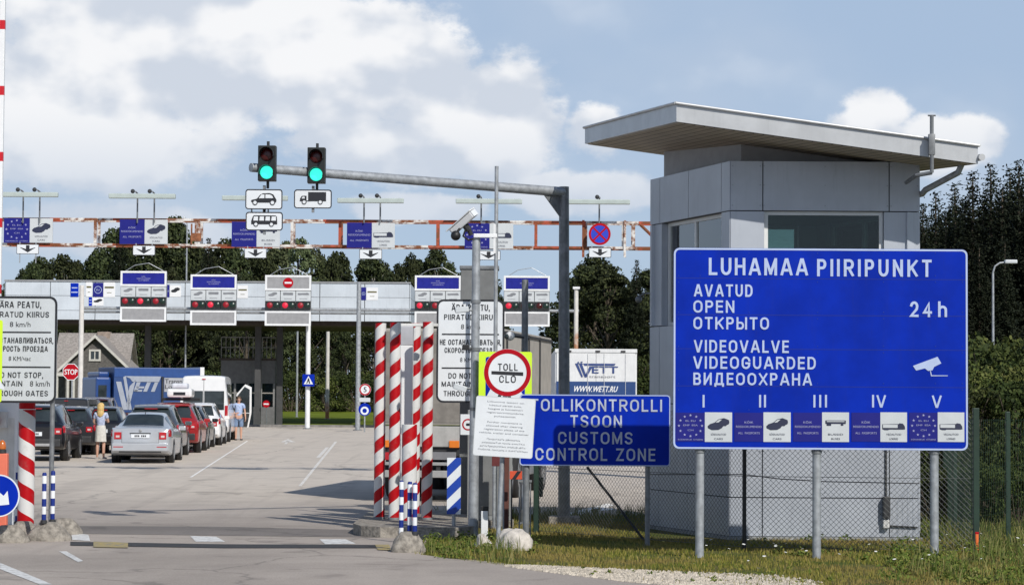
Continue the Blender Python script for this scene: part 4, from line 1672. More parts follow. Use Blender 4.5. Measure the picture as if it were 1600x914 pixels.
def speed_sign(x0, y0, x1, y1, d, px_post, label):
    s = Sign('speed_notice', label, 'road sign', (x0 + x1) / 2, d, 'trilingual speed notices')
    r = s.root
    cx, cz, w, h = s.rect(x0, y0, x1, y1)
    MB().plate(rrect(cx, cz, w, h, .11), -.02, 0).build('panel', SIGNG if x0 < 0 else SIGNW, r)
    MB().ring(rrect(cx, cz, w + .002, h + .002, .11), rrect(cx, cz, w - .06, h - .06, .085), -.0235).build('border', PRINT, r)
    mb = MB()
    y = -.0245
    for t, ww, z0, z1 in (('ÄRA PEATU,', .56, .05, .115), ('PIIRATUD KIIRUS', .78, .148, .205), ('8 km/h', .28, .245, .295), ('НЕ ОСТАНАВЛИВАТЬСЯ,', .9, .395, .452), ('СКОРОСТЬ ПРОЕЗДА', .76, .475, .53),
                          ('8 км/час', .3, .575, .618), ('DO NOT STOP,', .64, .725, .782), ('MAINTAIN', .46, .808, .862), ('8 km/h', .27, .808, .862), ('THROUGH GATES', .78, .9, .955)):
        z1 = z0 + (z1 - z0) * .92
        ox = cx
        if z0 == .808:
            cx = ox + w * (-.19 if t[0] == 'M' else .28)
        if 'к' in t or 'k' in t:
            mb.text(t, cx, cz + h / 2 - h * z1 * .985, h * (z1 - z0), w * ww, y, 'c')
        else:
            stroke_line(mb, t, cx, cz + h / 2 - h * z1 * .985, h * (z1 - z0), w * ww, y, .15, .2)
        cx = ox
    for zz in (.338, .665):
        mb.poly(rrect(cx, cz + h / 2 - h * zz, w * .84, h * .013, .002), y)
    mb.build('lettering', PRINT, r)
    a = s.L(px_post, 700)
    MB().tube((a[0], .05, -.1), (a[0], .05, cz + h / 2 - .05), .036, n=14).build('post', GALV_D, r, True)


speed_sign(-26, 463, 89, 629, 35.4, 80, 'grey trilingual speed notice on a post over a concrete foot beside the raised barrier')
speed_sign(682, 468, 788, 629, 39.0, 757, 'white trilingual speed notice behind the camera pole')


# ------------------------------------------------------------------ signal gantry and traffic lights
def signal_gantry():
    b = at(882, 700, 40.2)
    root = thing('signal_gantry', 'tall grey steel gantry pole with a long arm carrying the traffic lights', 'signal gantry', (b.x, 40.2, 0))
    top = at(876, 292, 40.2).z
    MB().tube((0, 0, 0), (-.03, 0, top), .1, .082, 24).build('pole', GALV_D, root, True)
    MB().bbox(-.26, .26, -.26, .26, -.1, .12, .03).build('foot', CONC, root)
    e = at(392, 262, 36.8)
    p0 = Vector((-.03, 0, top - .09))
    p1 = Vector((e.x - b.x, e.y - 40.2, e.z))
    MB().tube(p0, p1, .082, .068, 20).build('arm', GALV, root, True)
    d = (p1 - p0).normalized()
    n = Vector((-d.y, d.x, 0)) * .012
    mb = MB()
    g = [p0 + Vector((0, 0, -.02)), p0 + d * .42 + Vector((0, 0, -.06)), p0 + Vector((0, 0, -.5))]
    vs = [p + n for p in g] + [p - n for p in g]
    mb.add(vs, [(0, 1, 2), (5, 4, 3), (0, 3, 4, 1), (1, 4, 5, 2), (2, 5, 3, 0)])
    mb.build('gusset', GALV_D, root)
    return b, p0, p1


signal_gantry()
GREEN = emis('green_signal', (.05, 1.0, .72), 1.15)
LENSR = mat('dark_red_lens', (.06, .006, .006), .25)
REDL = emis('red_signal', (1.0, .02, .07), .55)
REDD = emis('dim_red_signal', (.8, .01, .04), .1)


def traffic_light(px, py0, py1, d, label):
    s = Sign('traffic_light', label, 'traffic light', px, d, 'traffic lights on the gantry arm', base=at(px, py1, d).z)
    r = s.root
    k = ppm(d)
    w, h = 28 / k, (py1 - py0) / k
    MB().bbox(-w / 2, w / 2, -.09, .09, 0, h, .012).build('housing', mat('signal_housing', (.009, .012, .011), .45), r)
    for i, m in ((0, GREEN), (1, LENSR)):
        zc = h * (.235 if i == 0 else .735)
        MB().lathe([(.0, 0), (.06, .02), (.098, .022)][::-1], 24).build('lens', m, r, True) if False else None
        mb = MB()
        mb.M = Matrix.Translation((0, -.094, zc)) @ Matrix.Rotation(R(90), 4, 'X')
        mb.lathe([(.098, 0), (.09, .012), (.06, .022), (.0, .028)], 28)
        mb.build('lens', m, r, True)
        # hood over each lens
        hb = MB()
        n = 22
        vs, fs = [], []
        for j in range(n + 1):
            a = R(-20) + R(220) * j / n
            for yy in (-.09, -.24):
                for rr in (.106, .112):
                    vs.append((rr * math.cos(a), yy, zc + rr * math.sin(a)))
        for j in range(n):
            o = 4 * j
            fs += [(o, o + 4, o + 6, o + 2), (o + 1, o + 3, o + 7, o + 5), (o + 2, o + 6, o + 7, o + 3)]
        hb.add(vs, fs).build('hood', BLACK, r, True)
    mb = MB().tube((0, .1, -.1), (0, .1, h + .08), .022, n=10)
    mb.box(-.03, .03, .08, .3, h * .3, h * .42)
    mb.build('bracket', DARK, r)


D1, D2 = 36.85, 37.35
traffic_light(413, 228, 283.5, D1, 'two lamp traffic light with green lit over the car and bus plates')
traffic_light(490.5, 231, 287, D2, 'two lamp traffic light with green lit over the lorry plate')


def plate_sign(x0, y0, x1, y1, d, kind, label):
    s = Sign('vehicle_plate', label, 'sign plate', (x0 + x1) / 2, d, 'vehicle plates under the traffic lights', base=at(x0, y1, d).z)
    r = s.root
    cx, cz, w, h = s.rect(x0, y0, x1, y1)
    MB().plate(rrect(cx, cz, w, h, .045), -.012, 0).build('panel', SIGNW, r)
    MB().ring(rrect(cx, cz, w + .002, h + .002, .045), rrect(cx, cz, w - .03, h - .03, .033), -.0155).build('border', PRINT, r)
    mb, wb, kb = MB(), MB(), MB()
    y = -.0165
    pw, ph = w * .7, h * .66
    cz2 = cz + h * .02
    if kind == 'car':
        mb.poly(sc(CARS, cx, cz2, pw, ph), y)
        wb.poly(sc(CARSW1, cx, cz2, pw, ph), y - .003).poly(sc(CARSW2, cx, cz2, pw, ph), y - .003)
        xs = (.16, .83)
    elif kind == 'bus':
        mb.poly(sc(BUSS, cx, cz2, pw, ph), y)
        for i in range(4):
            wb.poly(sc([(.08 + .23 * i, .52), (.1 + .23 * i, .86), (.26 + .23 * i, .86), (.26 + .23 * i, .52)], cx, cz2, pw, ph), y - .003)
        xs = (.18, .78)
    else:
        mb.poly(sc(TRK_CAB, cx, cz2, pw, ph), y).poly(sc(TRK_BOX, cx, cz2, pw, ph * 1.05), y)
        mb.poly(sc([(.24, .28), (.24, .34), (.4, .34), (.4, .28)], cx, cz2, pw, ph), y - .0004)
        wb.poly(sc([(.07, .5), (.11, .64), (.19, .64), (.19, .5)], cx, cz2, pw, ph), y - .003)
        xs = (.17, .78)
    for u in xs:
        x = cx + (u - .5) * pw
        zz = cz2 - ph * .28
        mb.poly(circ(x, zz, ph * .2, 20), y - .0014)
        wb.poly(circ(x, zz, ph * .13, 20), y - .0045)
    mb.build('print', PRINT, r)
    wb.build('pictogram_highlight', SIGNW, r)
    MB().box(cx - .02, cx + .02, .003, .05, cz - h / 2 - .06, cz + h / 2 + .06).build('bracket', GALV_D, r)


plate_sign(383.5, 296, 441.5, 327.5, D1, 'car', 'white plate with a black car hanging under the first green light')
plate_sign(384, 331.5, 442, 360.5, D1, 'bus', 'white plate with a black bus below the plate with the car')
plate_sign(459.5, 296.5, 518.5, 326, D2, 'truck', 'white plate with a black lorry hanging under the second green light')


# ------------------------------------------------------------------ rusty red and white lane gantry
def truss_mat():
    m = band_mat('truss_paint', (.42, .09, .05), (.7, .68, .65), 2.6, 'x', grime=.0)
    t = NT(m.node_tree)
    b = m.node_tree.nodes['Principled BSDF']
    src = b.inputs['Base Color'].links[0].from_socket
    tc = t.n('ShaderNodeTexCoord')
    n = t.noise(tc.outputs['Object'], 2.2, 7, .75)
    c = t.mix(t.ramp(n, .43, .56), src, (.2, .075, .035))
    n2 = t.noise(tc.outputs['Object'], 9, 5, .7)
    c = t.mix(t.math('MULTIPLY', t.ramp(n2, .6, .75), .5), c, (.45, .38, .33))
    t.link(c, b.inputs['Base Color'])
    b.inputs['Roughness'].default_value = .7
    return m


DT = 60.0
TRUSS = truss_mat()


def lane_gantry():
    a, b = at(-70, 343, DT), at(1080, 349, DT)
    zt = at(500, 345, DT).z
    zb = at(500, 384.5, DT).z
    x0, x1 = a.x, b.x
    cx = (x0 + x1) / 2
    root = thing('lane_gantry', 'rusty red and white lattice gantry spanning all the lanes', 'gantry', (cx, DT, zg(DT)))
    Z = zg(DT)
    g = .55
    for yy in (0, g):
        for zz in (zt, zb):
            MB().bbox(x0 - cx, x1 - cx, yy - .028, yy + .028, zz - Z - .03, zz - Z + .03, .006).build('chord', TRUSS, root)
    for i, px in enumerate([-50, 147, 305, 309, 455, 530, 607, 683, 760, 837, 915, 975, 990, 1060]):
        x = X(px, DT) - cx
        for yy in (0, g):
            z0 = zb - Z + .035
            MB().box(x - .035, x + .035, yy - .03, yy + .03, z0, zt - Z - .035).build('vertical_bar', TRUSS, root)
        MB().box(x - .025, x + .025, .035, g - .035, zb - Z - .025, zb - Z + .025).build('cross_bar', TRUSS, root)
    for px in (911, 976):
        x = X(px, DT) - cx
        MB().box(x - .03, x + .03, -.07, -.037, zb - Z - .24, zt - Z + .05).build('hanger', TRUSS, root)
    MB().tube((X(997, DT) - cx, 0, zt - Z), (X(1022, DT) - cx, 0, zb - Z + .25), .04, n=6).build('brace', TRUSS, root)
    # bracket cluster near the slim lamp post
    x = X(307, DT) - cx
    mb = MB().box(x - .12, x + .1, -.06, -.037, zb - Z + .1, zb - Z + .3).box(x - .16, x - .12, -.06, -.037, zb - Z + .02, zt - Z - .1)
    mb.build('bracket', RUST, root)
    for x in (x0 - cx + .2, x1 - cx - .1):
        MB().bbox(x - .12, x + .12, -.1, g + .1, -.1, zt - Z + .1, .01).build('column', TRUSS, root)


lane_gantry()
LAMPB = mat('lamp_housing', (.42, .48, .46), .5, var=.08)


def lane_signs():
    G1, G2, G3 = 'lane signs on the lattice gantry', 'lane arrow plates under the lattice gantry', 'lamp bars over the lattice gantry'
    d = DT - .25
    dat = [((6, 46.5, 82.5), 341, 379.5, 'eu', 'car', 'navy sign with star ring and car over the lane at the raised barrier'),
           ((187, 226, 262), 343, 381.5, 'all', 'car', 'navy sign with lettering and a car over the second lane'),
           ((362, 401, 437.5), 346.5, 386, 'all', 'bus', 'navy sign with lettering and a bus, partly hidden by the hanging vehicle plates'),
           ((542, 581, 617), 348, 387.5, 'all', 'truck', 'navy sign with lettering and a lorry over the lane of the striped posts'),
           ((726, 765, 802), 349, 389, 'eu', 'truck', 'navy sign with a ring of stars and a lorry behind the surveillance camera')]
    for (a, b, c), y0, y1, k, v, lab in dat:
        s = Sign('lane_sign', lab, 'lane sign', b, d, G1, base=at(b, y1, d).z)
        q = s.rect(a, y0, b, y1)
        MB().box(q[0] - q[2] / 2, q[0] + q[2] / 2 + q[2] * (c - b) / (b - a), 0, .03, q[1] - q[3] / 2, q[1] + q[3] / 2).build('backing_board', GALV, s.root)
        eu_field(s.root, *q, -.004, k)
        q = s.rect(b, y0 + .3, c, y1 - .3)
        lane_pic(s.root, *q, -.0045, v)
    wh = ['below the star ringed car sign at the barrier', 'below the second car sign', 'below the bus sign', 'below the lorry sign with lettering', 'below the star ringed lorry sign', 'below the round no stopping sign']
    for i, (x0, x1, y0, y1) in enumerate([(26, 61, 381.5, 397), (207.5, 242.5, 383.5, 399), (382, 416.5, 388, 403.5), (561.5, 597, 389.5, 405), (745, 782, 391.5, 406.5), (920, 955, 387, 402.5)]):
        s = Sign('arrow_plate', 'white plate with a black down arrow ' + wh[i], 'sign plate', (x0 + x1) / 2, d - .05, G2, base=at(x0, y1, d).z)
        cx, cz, w, h = s.rect(x0, y0, x1, y1)
        MB().plate(rrect(cx, cz, w, h, .02), -.012, 0).build('panel', SIGNW, s.root)
        mb = MB()
        mb.ring(rrect(cx, cz, w, h, .02), rrect(cx, cz, w - .024, h - .024, .016), -.0145)
        mb.poly(sc([(.4, .95), (.4, .5), (.12, .68), (.06, .68), (.5, .1), (.94, .68), (.88, .68), (.6, .5), (.6, .95)], cx, cz, w * .8, h * .85), -.0145)
        mb.build('print', PRINT, s.root)
        leg = MB()
        for u in (-.36, .36):
            leg.box(cx + u * w - .012, cx + u * w + .012, .002, .02, cz - h / 2 - (.22 if i == 0 else .02), cz + h / 2 + .05)
        leg.build('bracket', GALV, s.root)
    for i, (x0, x1, y0, y1, posts, lab) in enumerate([(-12, 91, 300.5, 308, (31, 57), 'above the star ringed car sign at the barrier'), (170, 274.5, 303, 310.5, (210.5, 237), 'above the second car sign'), (347, 450, 306, 313.5, (390, 416), 'behind the hanging vehicle plates'),
                                                (527, 631, 310, 317.5, (566.5, 592), 'above the lorry sign with lettering'), (712, 816, 311, 318.5, (750.5,), 'behind the surveillance camera'), (883, 984.5, 312, 319.5, (936,), 'above the round no stopping sign')]):
        s = Sign('lamp_bar', 'long pale lamp bar on thin stalks ' + lab, 'lamp', (x0 + x1) / 2, d - .35, G3, base=at(x0, 345, d).z)
        cx, cz, w, h = s.rect(x0, y0, x1, y1)
        MB().bbox(cx - w / 2, cx + w / 2, -.07, .07, cz - h / 2, cz + h / 2, .02).build('lamp_housing', LAMPB, s.root)
        for p in posts:
            a = s.L(p - 1, y0)
            e = s.L(p + 1, 346)
            MB().path([(e[0], .3, e[1] - .02), (e[0], .3, a[1] + .03), (e[0], -.02, a[1] + .05)], .02, 6).build('stalk', GALV_D, s.root)
            MB().ball((a[0] - .03, -.02, a[1] + .06), .055, 6, 10).build('knob', DARK, s.root)
    s = Sign('no_stopping_sign', 'round blue no stopping sign with a red cross on the lattice gantry', 'road sign', 937, d - .05, base=at(937, 384, d).z)
    c = s.L(937, 366)
    k = 17.2 / ppm(d)
    MB().plate(circ(c[0], c[1], k, 40), -.015, 0).build('panel', mat('sign_blue_bright', (.02, .05, .5), .4), s.root)
    MB().ring(circ(c[0], c[1], k, 40), circ(c[0], c[1], k * .8, 40), -.0185).build('red_rim', SRED, s.root)
    mb = MB()
    for a in (45, -45):
        mb.M = Matrix.Translation((c[0], 0, c[1])) @ Matrix.Rotation(R(a), 4, 'Y')
        mb.poly([(-k * .79, -.022), (k * .79, -.022), (k * .79, .022), (-k * .79, .022)], -.0178 - .001 * (a > 0))
    mb.build('red_cross', SRED, s.root)


lane_signs()


# ------------------------------------------------------------------ canopy, booths under it, lane displays
FASC = mat('canopy_cladding', (.58, .63, .68), .4, metal=.1, var=.08, scale=.6, streak=.25)
FASJ = mat('canopy_joint', (.22, .24, .26), .7)
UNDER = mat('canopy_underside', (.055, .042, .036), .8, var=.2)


def canopy():
    D0, D1_ = 131.0, 143.5
    x0, x1 = X(8, D0), X(640, D0)
    zt, zb = at(400, 441.5, D0).z, at(400, 501, D0).z
    cx = (x0 + x1) / 2
    Z = zg(D0)
    root = thing('checkpoint_canopy', 'long flat white canopy over the checkpoint lanes', 'canopy', (cx, D0, Z))
    l, r_ = x0 - cx, x1 - cx
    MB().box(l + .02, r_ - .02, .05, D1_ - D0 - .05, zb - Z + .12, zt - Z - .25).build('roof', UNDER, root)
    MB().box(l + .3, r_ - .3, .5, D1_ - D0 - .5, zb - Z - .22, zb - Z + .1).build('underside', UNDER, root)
    H = zt - zb
    rows = [(0, .235), (.245, .62), (.63, .985)]
    for (a, b) in rows:
        n = 9
        for i in range(n):
            u0, u1 = l + (r_ - l) * i / n + .02, l + (r_ - l) * (i + 1) / n - .02
            MB().box(u0, u1, -.04, .045, zb - Z + a * H, zb - Z + b * H).build('cladding_panel', FASC, root)
        for xx, sg in ((l, -1), (r_, 1)):
            MB().box(min(xx, xx + sg * .05), max(xx, xx + sg * .05), .05, D1_ - D0, zb - Z + a * H, zb - Z + b * H).build('cladding_panel', FASC, root)
    MB().box(l - .06, r_ + .06, -.09, .1, zt - Z - .015, zt - Z + .07).build('roof_edge', mat('roof_flashing', (.3, .31, .32), .6, metal=.3), root)
    # signs fixed to the front
    k = ppm(D0)

    def rr(px0, py0, px1, py1, m, nm, y=-.06):
        c = at((px0 + px1) / 2, (py0 + py1) / 2, D0)
        w, h = (px1 - px0) / k, (py1 - py0) / k
        return MB().box(c.x - cx - w / 2, c.x - cx + w / 2, y, y + .018, c.z - Z - h / 2, c.z - Z + h / 2).build(nm, m, root), (c.x - cx, c.z - Z, w, h)
    for q in [(110.5, 442.5, 123, 464), (139, 464.5, 144, 478)]:
        _, (a, b, w, h) = rr(*q, SBLUE, 'lane_board')
        MB().poly(rrect(a, b + h * .16, w * .7, h * .08, .003), -.064).poly(rrect(a, b - h * .16, w * .8, h * .08, .003), -.064).build('print', LETW, root)
    for q, pic in [((134.5, 440.5, 144, 463.5), 'bar'), ((162, 441, 180, 464.5), 'bar'), ((144.5, 464.8, 162, 477.5), 'car'), ((265.5, 446, 283, 464), 'car'), ((371, 446, 387.5, 466), 'bar'), ((572.5, 449.5, 590.5, 469), 'bar')]:
        _, (a, b, w, h) = rr(*q, WHITE, 'lane_board')
        if pic == 'car':
            MB().poly(sc(CAR34, a, b + h * .1, w * .8, h * .5), -.064).build('print', PRINT, root)
        else:
            MB().poly(rrect(a, b + h * .15, w * .8, h * .12, .004), -.064).poly(rrect(a, b - h * .2, w * .4, h * .04, .003), -.064).build('print', mat('olive_print', (.12, .11, .04), .6), root)
    for q in [(145.5, 442, 161.5, 464), (261.5, 445, 265, 464.5), (564.5, 449, 572, 469)]:
        _, (a, b, w, h) = rr(*q, NAVY, 'lane_board')
        mb = MB().ring(circ(a, b, w * .36, 24), circ(a, b, w * .31, 24), -.064)
        mb.text('EU', a, b - .05, .1, w * .3, -.064)
        mb.build('print', LETW, root)
    # columns
    dk = mat('column_dark', (.06, .06, .062), .6)
    for px in (60, 232, 404, 438, 590):
        for yy in ((3.0, 10.5) if px != 438 else (4.0,)):
            x = X(px, D0 + yy) - cx
            MB().bbox(x - .17, x + .17, yy - .17, yy + .17, zg(D0 + yy) - Z - .05, zb - Z - .2, .02).build('column', dk, root)
    return root


canopy()


def control_booth(px0, px1, py_top, d, depth, label):
    p = at((px0 + px1) / 2, 600, d)
    Z = zg(d)
    root = thing('control_booth', label, 'booth', (p.x, d, Z), 0, 'control booths under the canopy')
    w = (px1 - px0) / ppm(d)
    h = at((px0 + px1) / 2, py_top, d).z - Z
    wl = mat('booth_wall', (.14, .14, .145), .6, var=.15)
    fm = mat('booth_frame', (.22, .22, .22), .6)
    MB().box(-w / 2, w / 2, 0, depth, 0, 1.0).build('lower_wall', wl, root)
    MB().box(-w / 2, w / 2, 0, depth, 2.3, h).build('upper_wall', wl, root)
    n = 4
    for i in range(n + 1):
        x = -w / 2 + .06 + (w - .12) * i / n
        for yy in (.06, depth - .06):
            MB().box(x - .06, x + .06, yy - .05, yy + .05, 1.0, 2.3).build('post', fm, root)
    for i in range(n):
        a = -w / 2 + .12 + (w - .12) * i / n
        b = a + (w - .12) / n - .12
        f = MB().box(a, b, .04, .06, 1.002, 2.298).build('pane', GLASS, root)
        MB().box(a, b, .02, .035, 1.74, 1.8).build('glazing_bar', mat('glazing_bar', (.32, .3, .28), .5), f)
    MB().box(-w / 2 + .05, w / 2 - .05, depth - .4, depth - .3, 1.0, 2.3).build('back_wall', wl, root)
    MB().box(-w / 2 - .1, w / 2 + .1, -.1, depth + .1, h + .002, h + .12).build('roof', UNDER, root)
    # rail cage on the roof
    mb = MB()
    for i in range(13):
        x = -w / 2 + w * i / 12
        mb.box(x - .02, x + .02, .1, .14, h + .12, h + 1.25)
    mb.box(-w / 2, w / 2, .09, .15, h + 1.25, h + 1.31).box(-w / 2, w / 2, .09, .15, h + .7, h + .74)
    mb.build('roof_rail_slats', fm, root)
    return root


control_booth(345, 430, 563, 135, 3.5, 'dark glazed control booth with a rail on its roof behind the white van')


def lane_displays():
    d = 125.0
    G = 'lane display boards along the canopy front'
    k = ppm(d)
    Z0 = zg(d)
    rows = [(188, 423, 'blue', 'lane display with a blue header at the white rust footed post'), (297.5, 428.5, 'blue', 'lane display with a blue header over the white van'), (414, 429.5, 'stop', 'lane display with a round no entry sign in its header'),
            (648, 430, 'blue', 'lane display with a blue header behind the striped posts'), (787, 430.5, 'blue', 'lane display with a blue header beside the signal gantry pole, its last lamps dark')]
    for i, (px, py, kind, lab) in enumerate(rows):
        s = Sign('lane_display', lab, 'lane display', px + 36, d, G, base=at(px + 36, py + 79, d).z)
        r = s.root
        c = s.L(px + 36, py + 40)
        W, H = 72 / k, 79 / k
        bz, tz = c[1] - H / 2, c[1] + H / 2
        cx = c[0]
        tilt = 0
        hd = H * .30
        MB().box(cx - W / 2, cx + W / 2, .05, .2, bz + .05, tz - .05).build('cabinet', GALV_D, r)
        mb = MB()
        f = .1
        for z0, z1 in ((tz - hd, tz), (bz, bz + H * .29)):
            mb.box(cx - W / 2, cx + W / 2, -.02, .04, z1 - f, z1).box(cx - W / 2, cx + W / 2, -.02, .04, z0, z0 + f)
            mb.box(cx - W / 2, cx - W / 2 + f, -.02, .04, z0 + f, z1 - f).box(cx + W / 2 - f, cx + W / 2, -.02, .04, z0 + f, z1 - f)
        mb.build('white_frame', WHITE, r)
        hm = NAVY if kind == 'blue' else mat('display_grey', (.3, .3, .31), .5, var=.1)
        MB().box(cx - W / 2 + f, cx + W / 2 - f, 0, .03, tz - hd + f, tz - f).build('header_panel', hm if kind != 'blue' else mat('display_blue', (.02, .025, .24), .5, spec=.1), r)
        MB().box(cx - W / 2 + f, cx + W / 2 - f, 0, .03, bz + f, bz + H * .29 - f).build('lower_panel', mat('display_grey', (.3, .3, .31), .5, var=.1), r)
        zc = tz - hd / 2
        if kind == 'blue':
            mb = MB()
            mb.text('KÕIK', cx, zc + .08, .055, .2, -.004).text('REISIDOKUMENDID', cx, zc - .02, .055, .7, -.004).text('ALL PASSPORTS', cx, zc - .12, .055, .55, -.004)
            mb.build('lettering', LETN, r)
        else:
            MB().plate(circ(cx, zc, .26, 28), -.03, -.001).build('no_entry_disc', SRED, r)
            MB().poly(rrect(cx, zc, .36, .09, .01), -.033).build('white_bar', SIGNW, r)
        # three pictogram plates and three lamp pairs
        zp1, zp0 = tz - hd - .03, tz - hd - .55
        zl1, zl0 = zp0 - .02, zp0 - .42
        for j, v in enumerate(('car', 'bus', 'truck')):
            w3 = W / 3
            x = cx - W / 2 + w3 * (j + .5)
            MB().box(x - w3 / 2 + .02, x + w3 / 2 - .02, 0, .045, zp0, zp1).build('pictogram_plate', SIGNG, r)
            mb = MB()
            if v == 'car':
                mb.poly(sc(CAR34, x, zp1 - .17, w3 * .6, .24), -.004)
            elif v == 'bus':
                mb.poly(rrect(x, zp1 - .15, w3 * .66, .13, .02), -.004)
            else:
                mb.poly(sc(LORRY, x, zp1 - .16, w3 * .74, .18), -.004)
            mb.poly(rrect(x, zp0 + .12, w3 * .5, .025, .003), -.004)
            mb.build('print', PRINTG, r)
            b = MB().box(x - w3 / 2 + .02, x + w3 / 2 - .03, -.1, .045, zl0, zl1).build('lamp_box', BLACK, r)
            lit = REDL if (j == (1 if i < 3 else 0)) else REDD
            if i == 4 and j > 0:
                lit = LENSR
            mb = MB()
            mb.M = Matrix.Translation((x - .14, -.104, (zl0 + zl1) / 2)) @ Matrix.Rotation(R(90), 4, 'X')
            mb.lathe([(.15, 0), (.12, .03), (.0, .05)], 20).build('red_lamp', lit, b, True)
            mb = MB()
            mb.M = Matrix.Translation((x + .2, -.104, (zl0 + zl1) / 2)) @ Matrix.Rotation(R(90), 4, 'X')
            mb.lathe([(.15, 0), (.12, .03), (.0, .05)], 20).build('unlit_lamp', mat('unlit_green_lens', (.01, .03, .022), .3), b, True)
        # stay wire arched over the board
        pts = [(cx - W * .4, .1, tz), (cx - W * .2, .1, tz + .3), (cx + W * .1, .1, tz + .42), (cx + W * .42, .1, tz + .02)]
        MB().path(pts, .018, 5).build('stay_wire', GALV, r)
        MB().box(cx - W * .4, cx + W * .4, .2, .36, c[1] - .25, c[1] - .1).build('bracket', GALV_D, r)
    # the pipe frame that carries them
    zp = at(400, 483, d + .45).z
    xa, xb = X(126, d), X(905, d)
    cxx = (xa + xb) / 2
    root = thing('pipe_frame', 'long grey pipe running along the canopy front and carrying the lane displays', 'pipe frame', (cxx, d + .45, Z0))
    MB().tube((xa - cxx, 0, zp - Z0), (xb - cxx, 0, zp - Z0), .085, n=12).build('upper_pipe', GALV, root)
    MB().tube((xa - cxx, .06, zp - Z0 - .2), (X(650, d) - cxx, .06, zp - Z0 - .2), .05, n=10).build('lower_pipe', GALV_D, root)


lane_displays()


def rusty_post_mat(name, base, z0, z1):
    m = mat(name, base, .55, var=.1, streak=.15)
    t = NT(m.node_tree)
    b = m.node_tree.nodes['Principled BSDF']
    src = b.inputs['Base Color'].links[0].from_socket
    tc = t.n('ShaderNodeTexCoord')
    sp = t.n('ShaderNodeSeparateXYZ')
    t.link(tc.outputs['Object'], sp.inputs[0])
    n = t.noise(tc.outputs['Object'], 2.5, 6, .7)
    f = t.math('ADD', t.math('DIVIDE', t.math('SUBTRACT', z1, sp.outputs[2]), z1 - z0), t.math('MULTIPLY', t.math('SUBTRACT', n, .5), 1.2))
    c = t.mix(t.ramp(f, .2, .7), src, (.4, .17, .07))
    t.link(c, b.inputs['Base Color'])
    return m


def pole(name, label, px, pytop, d, r, m, cat='post', base=None, group=None, cap_=None, r1=None):
    p = at(px, pytop, d)
    Z = zg(d) if base is None else base
    root = thing(name, label, cat, (p.x, d, Z), 0, group)
    MB().tube((0, 0, -.1), (0, 0, p.z - Z), r, r1 or r * .9, 14).build('shaft', m, root, True)
    MB().lathe([(r * 1.9, -.02), (r * 1.9, .04), (r * 1.1, .06)], 14).build('base_flange', GALV_D, root)
    if cap_:
        MB().bbox(-r * 1.5, r * 1.5, -r * 1.5, r * 1.5, p.z - Z, p.z - Z + .12, .02).build('cap', cap_, root)
    return root


RP = rusty_post_mat('white_post_rust_foot', (.62, .6, .57), .0, 1.6)
RP2 = rusty_post_mat('white_post_rust_patches', (.64, .62, .58), 3.2, 6.0)
pole('gantry_post', 'thick white post with a rusty foot before the canopy, half hiding the stop sign', 128, 446, 124.6, .135, RP)
pole('gantry_post', 'pale grey post with a crossing sign under the no entry display', 482, 497, 125.6, .13, WHITE)
pole('gantry_post', 'grey post rising above the canopy edge beside the small speed limit sign', 561, 441, 122.5, .125, GALV)
pole('gantry_post', 'rust streaked white post rising over the white trailer', 900.5, 452, 124, .12, RP2, cap_=WHITE)
pole('gantry_post', 'white post with a rusty foot standing on the grass beyond the canopy', 512.5, 512, 149.5, .12, RP)
pole('gantry_post', 'thin grey post in the shade beyond the booth', 441, 512, 152, .07, GALV_D)
pole('gantry_post', 'thinner pale post on the grass between the booth and the crossing sign', 465, 512, 154, .07, GALV)


def slim_lamp(px, d, ytop, label, arm=0, foot=None):
    p = at(px, ytop, d)
    Z = zg(d) if foot is None else foot
    root = thing('street_lamp', label, 'street lamp', (p.x, d, Z))
    h = p.z - Z
    s = arm
    MB().tube((0, 0, -.1), (0, 0, h - .35), .055, .04, 12).build('pole', GALV, root, True)
    MB().path([(0, 0, h - .35), (s * .12, 0, h - .12), (s * .4, 0, h), (s * .75, 0, h + .03)], .032, 8).build('arm', GALV, root, True)
    MB().bbox(min(s * .7, s * 1.45), max(s * .7, s * 1.45), -.12, .12, h - .02, h + .12, .04).build('lamp_head', SIGNG, root)


slim_lamp(1551.5, 88, 411, 'slender grey street lamp with a short arm before the dark spruces', .6)
slim_lamp(292.5, 133, 342, 'very tall slim grey lamp post rising behind the lattice gantry', -.15)


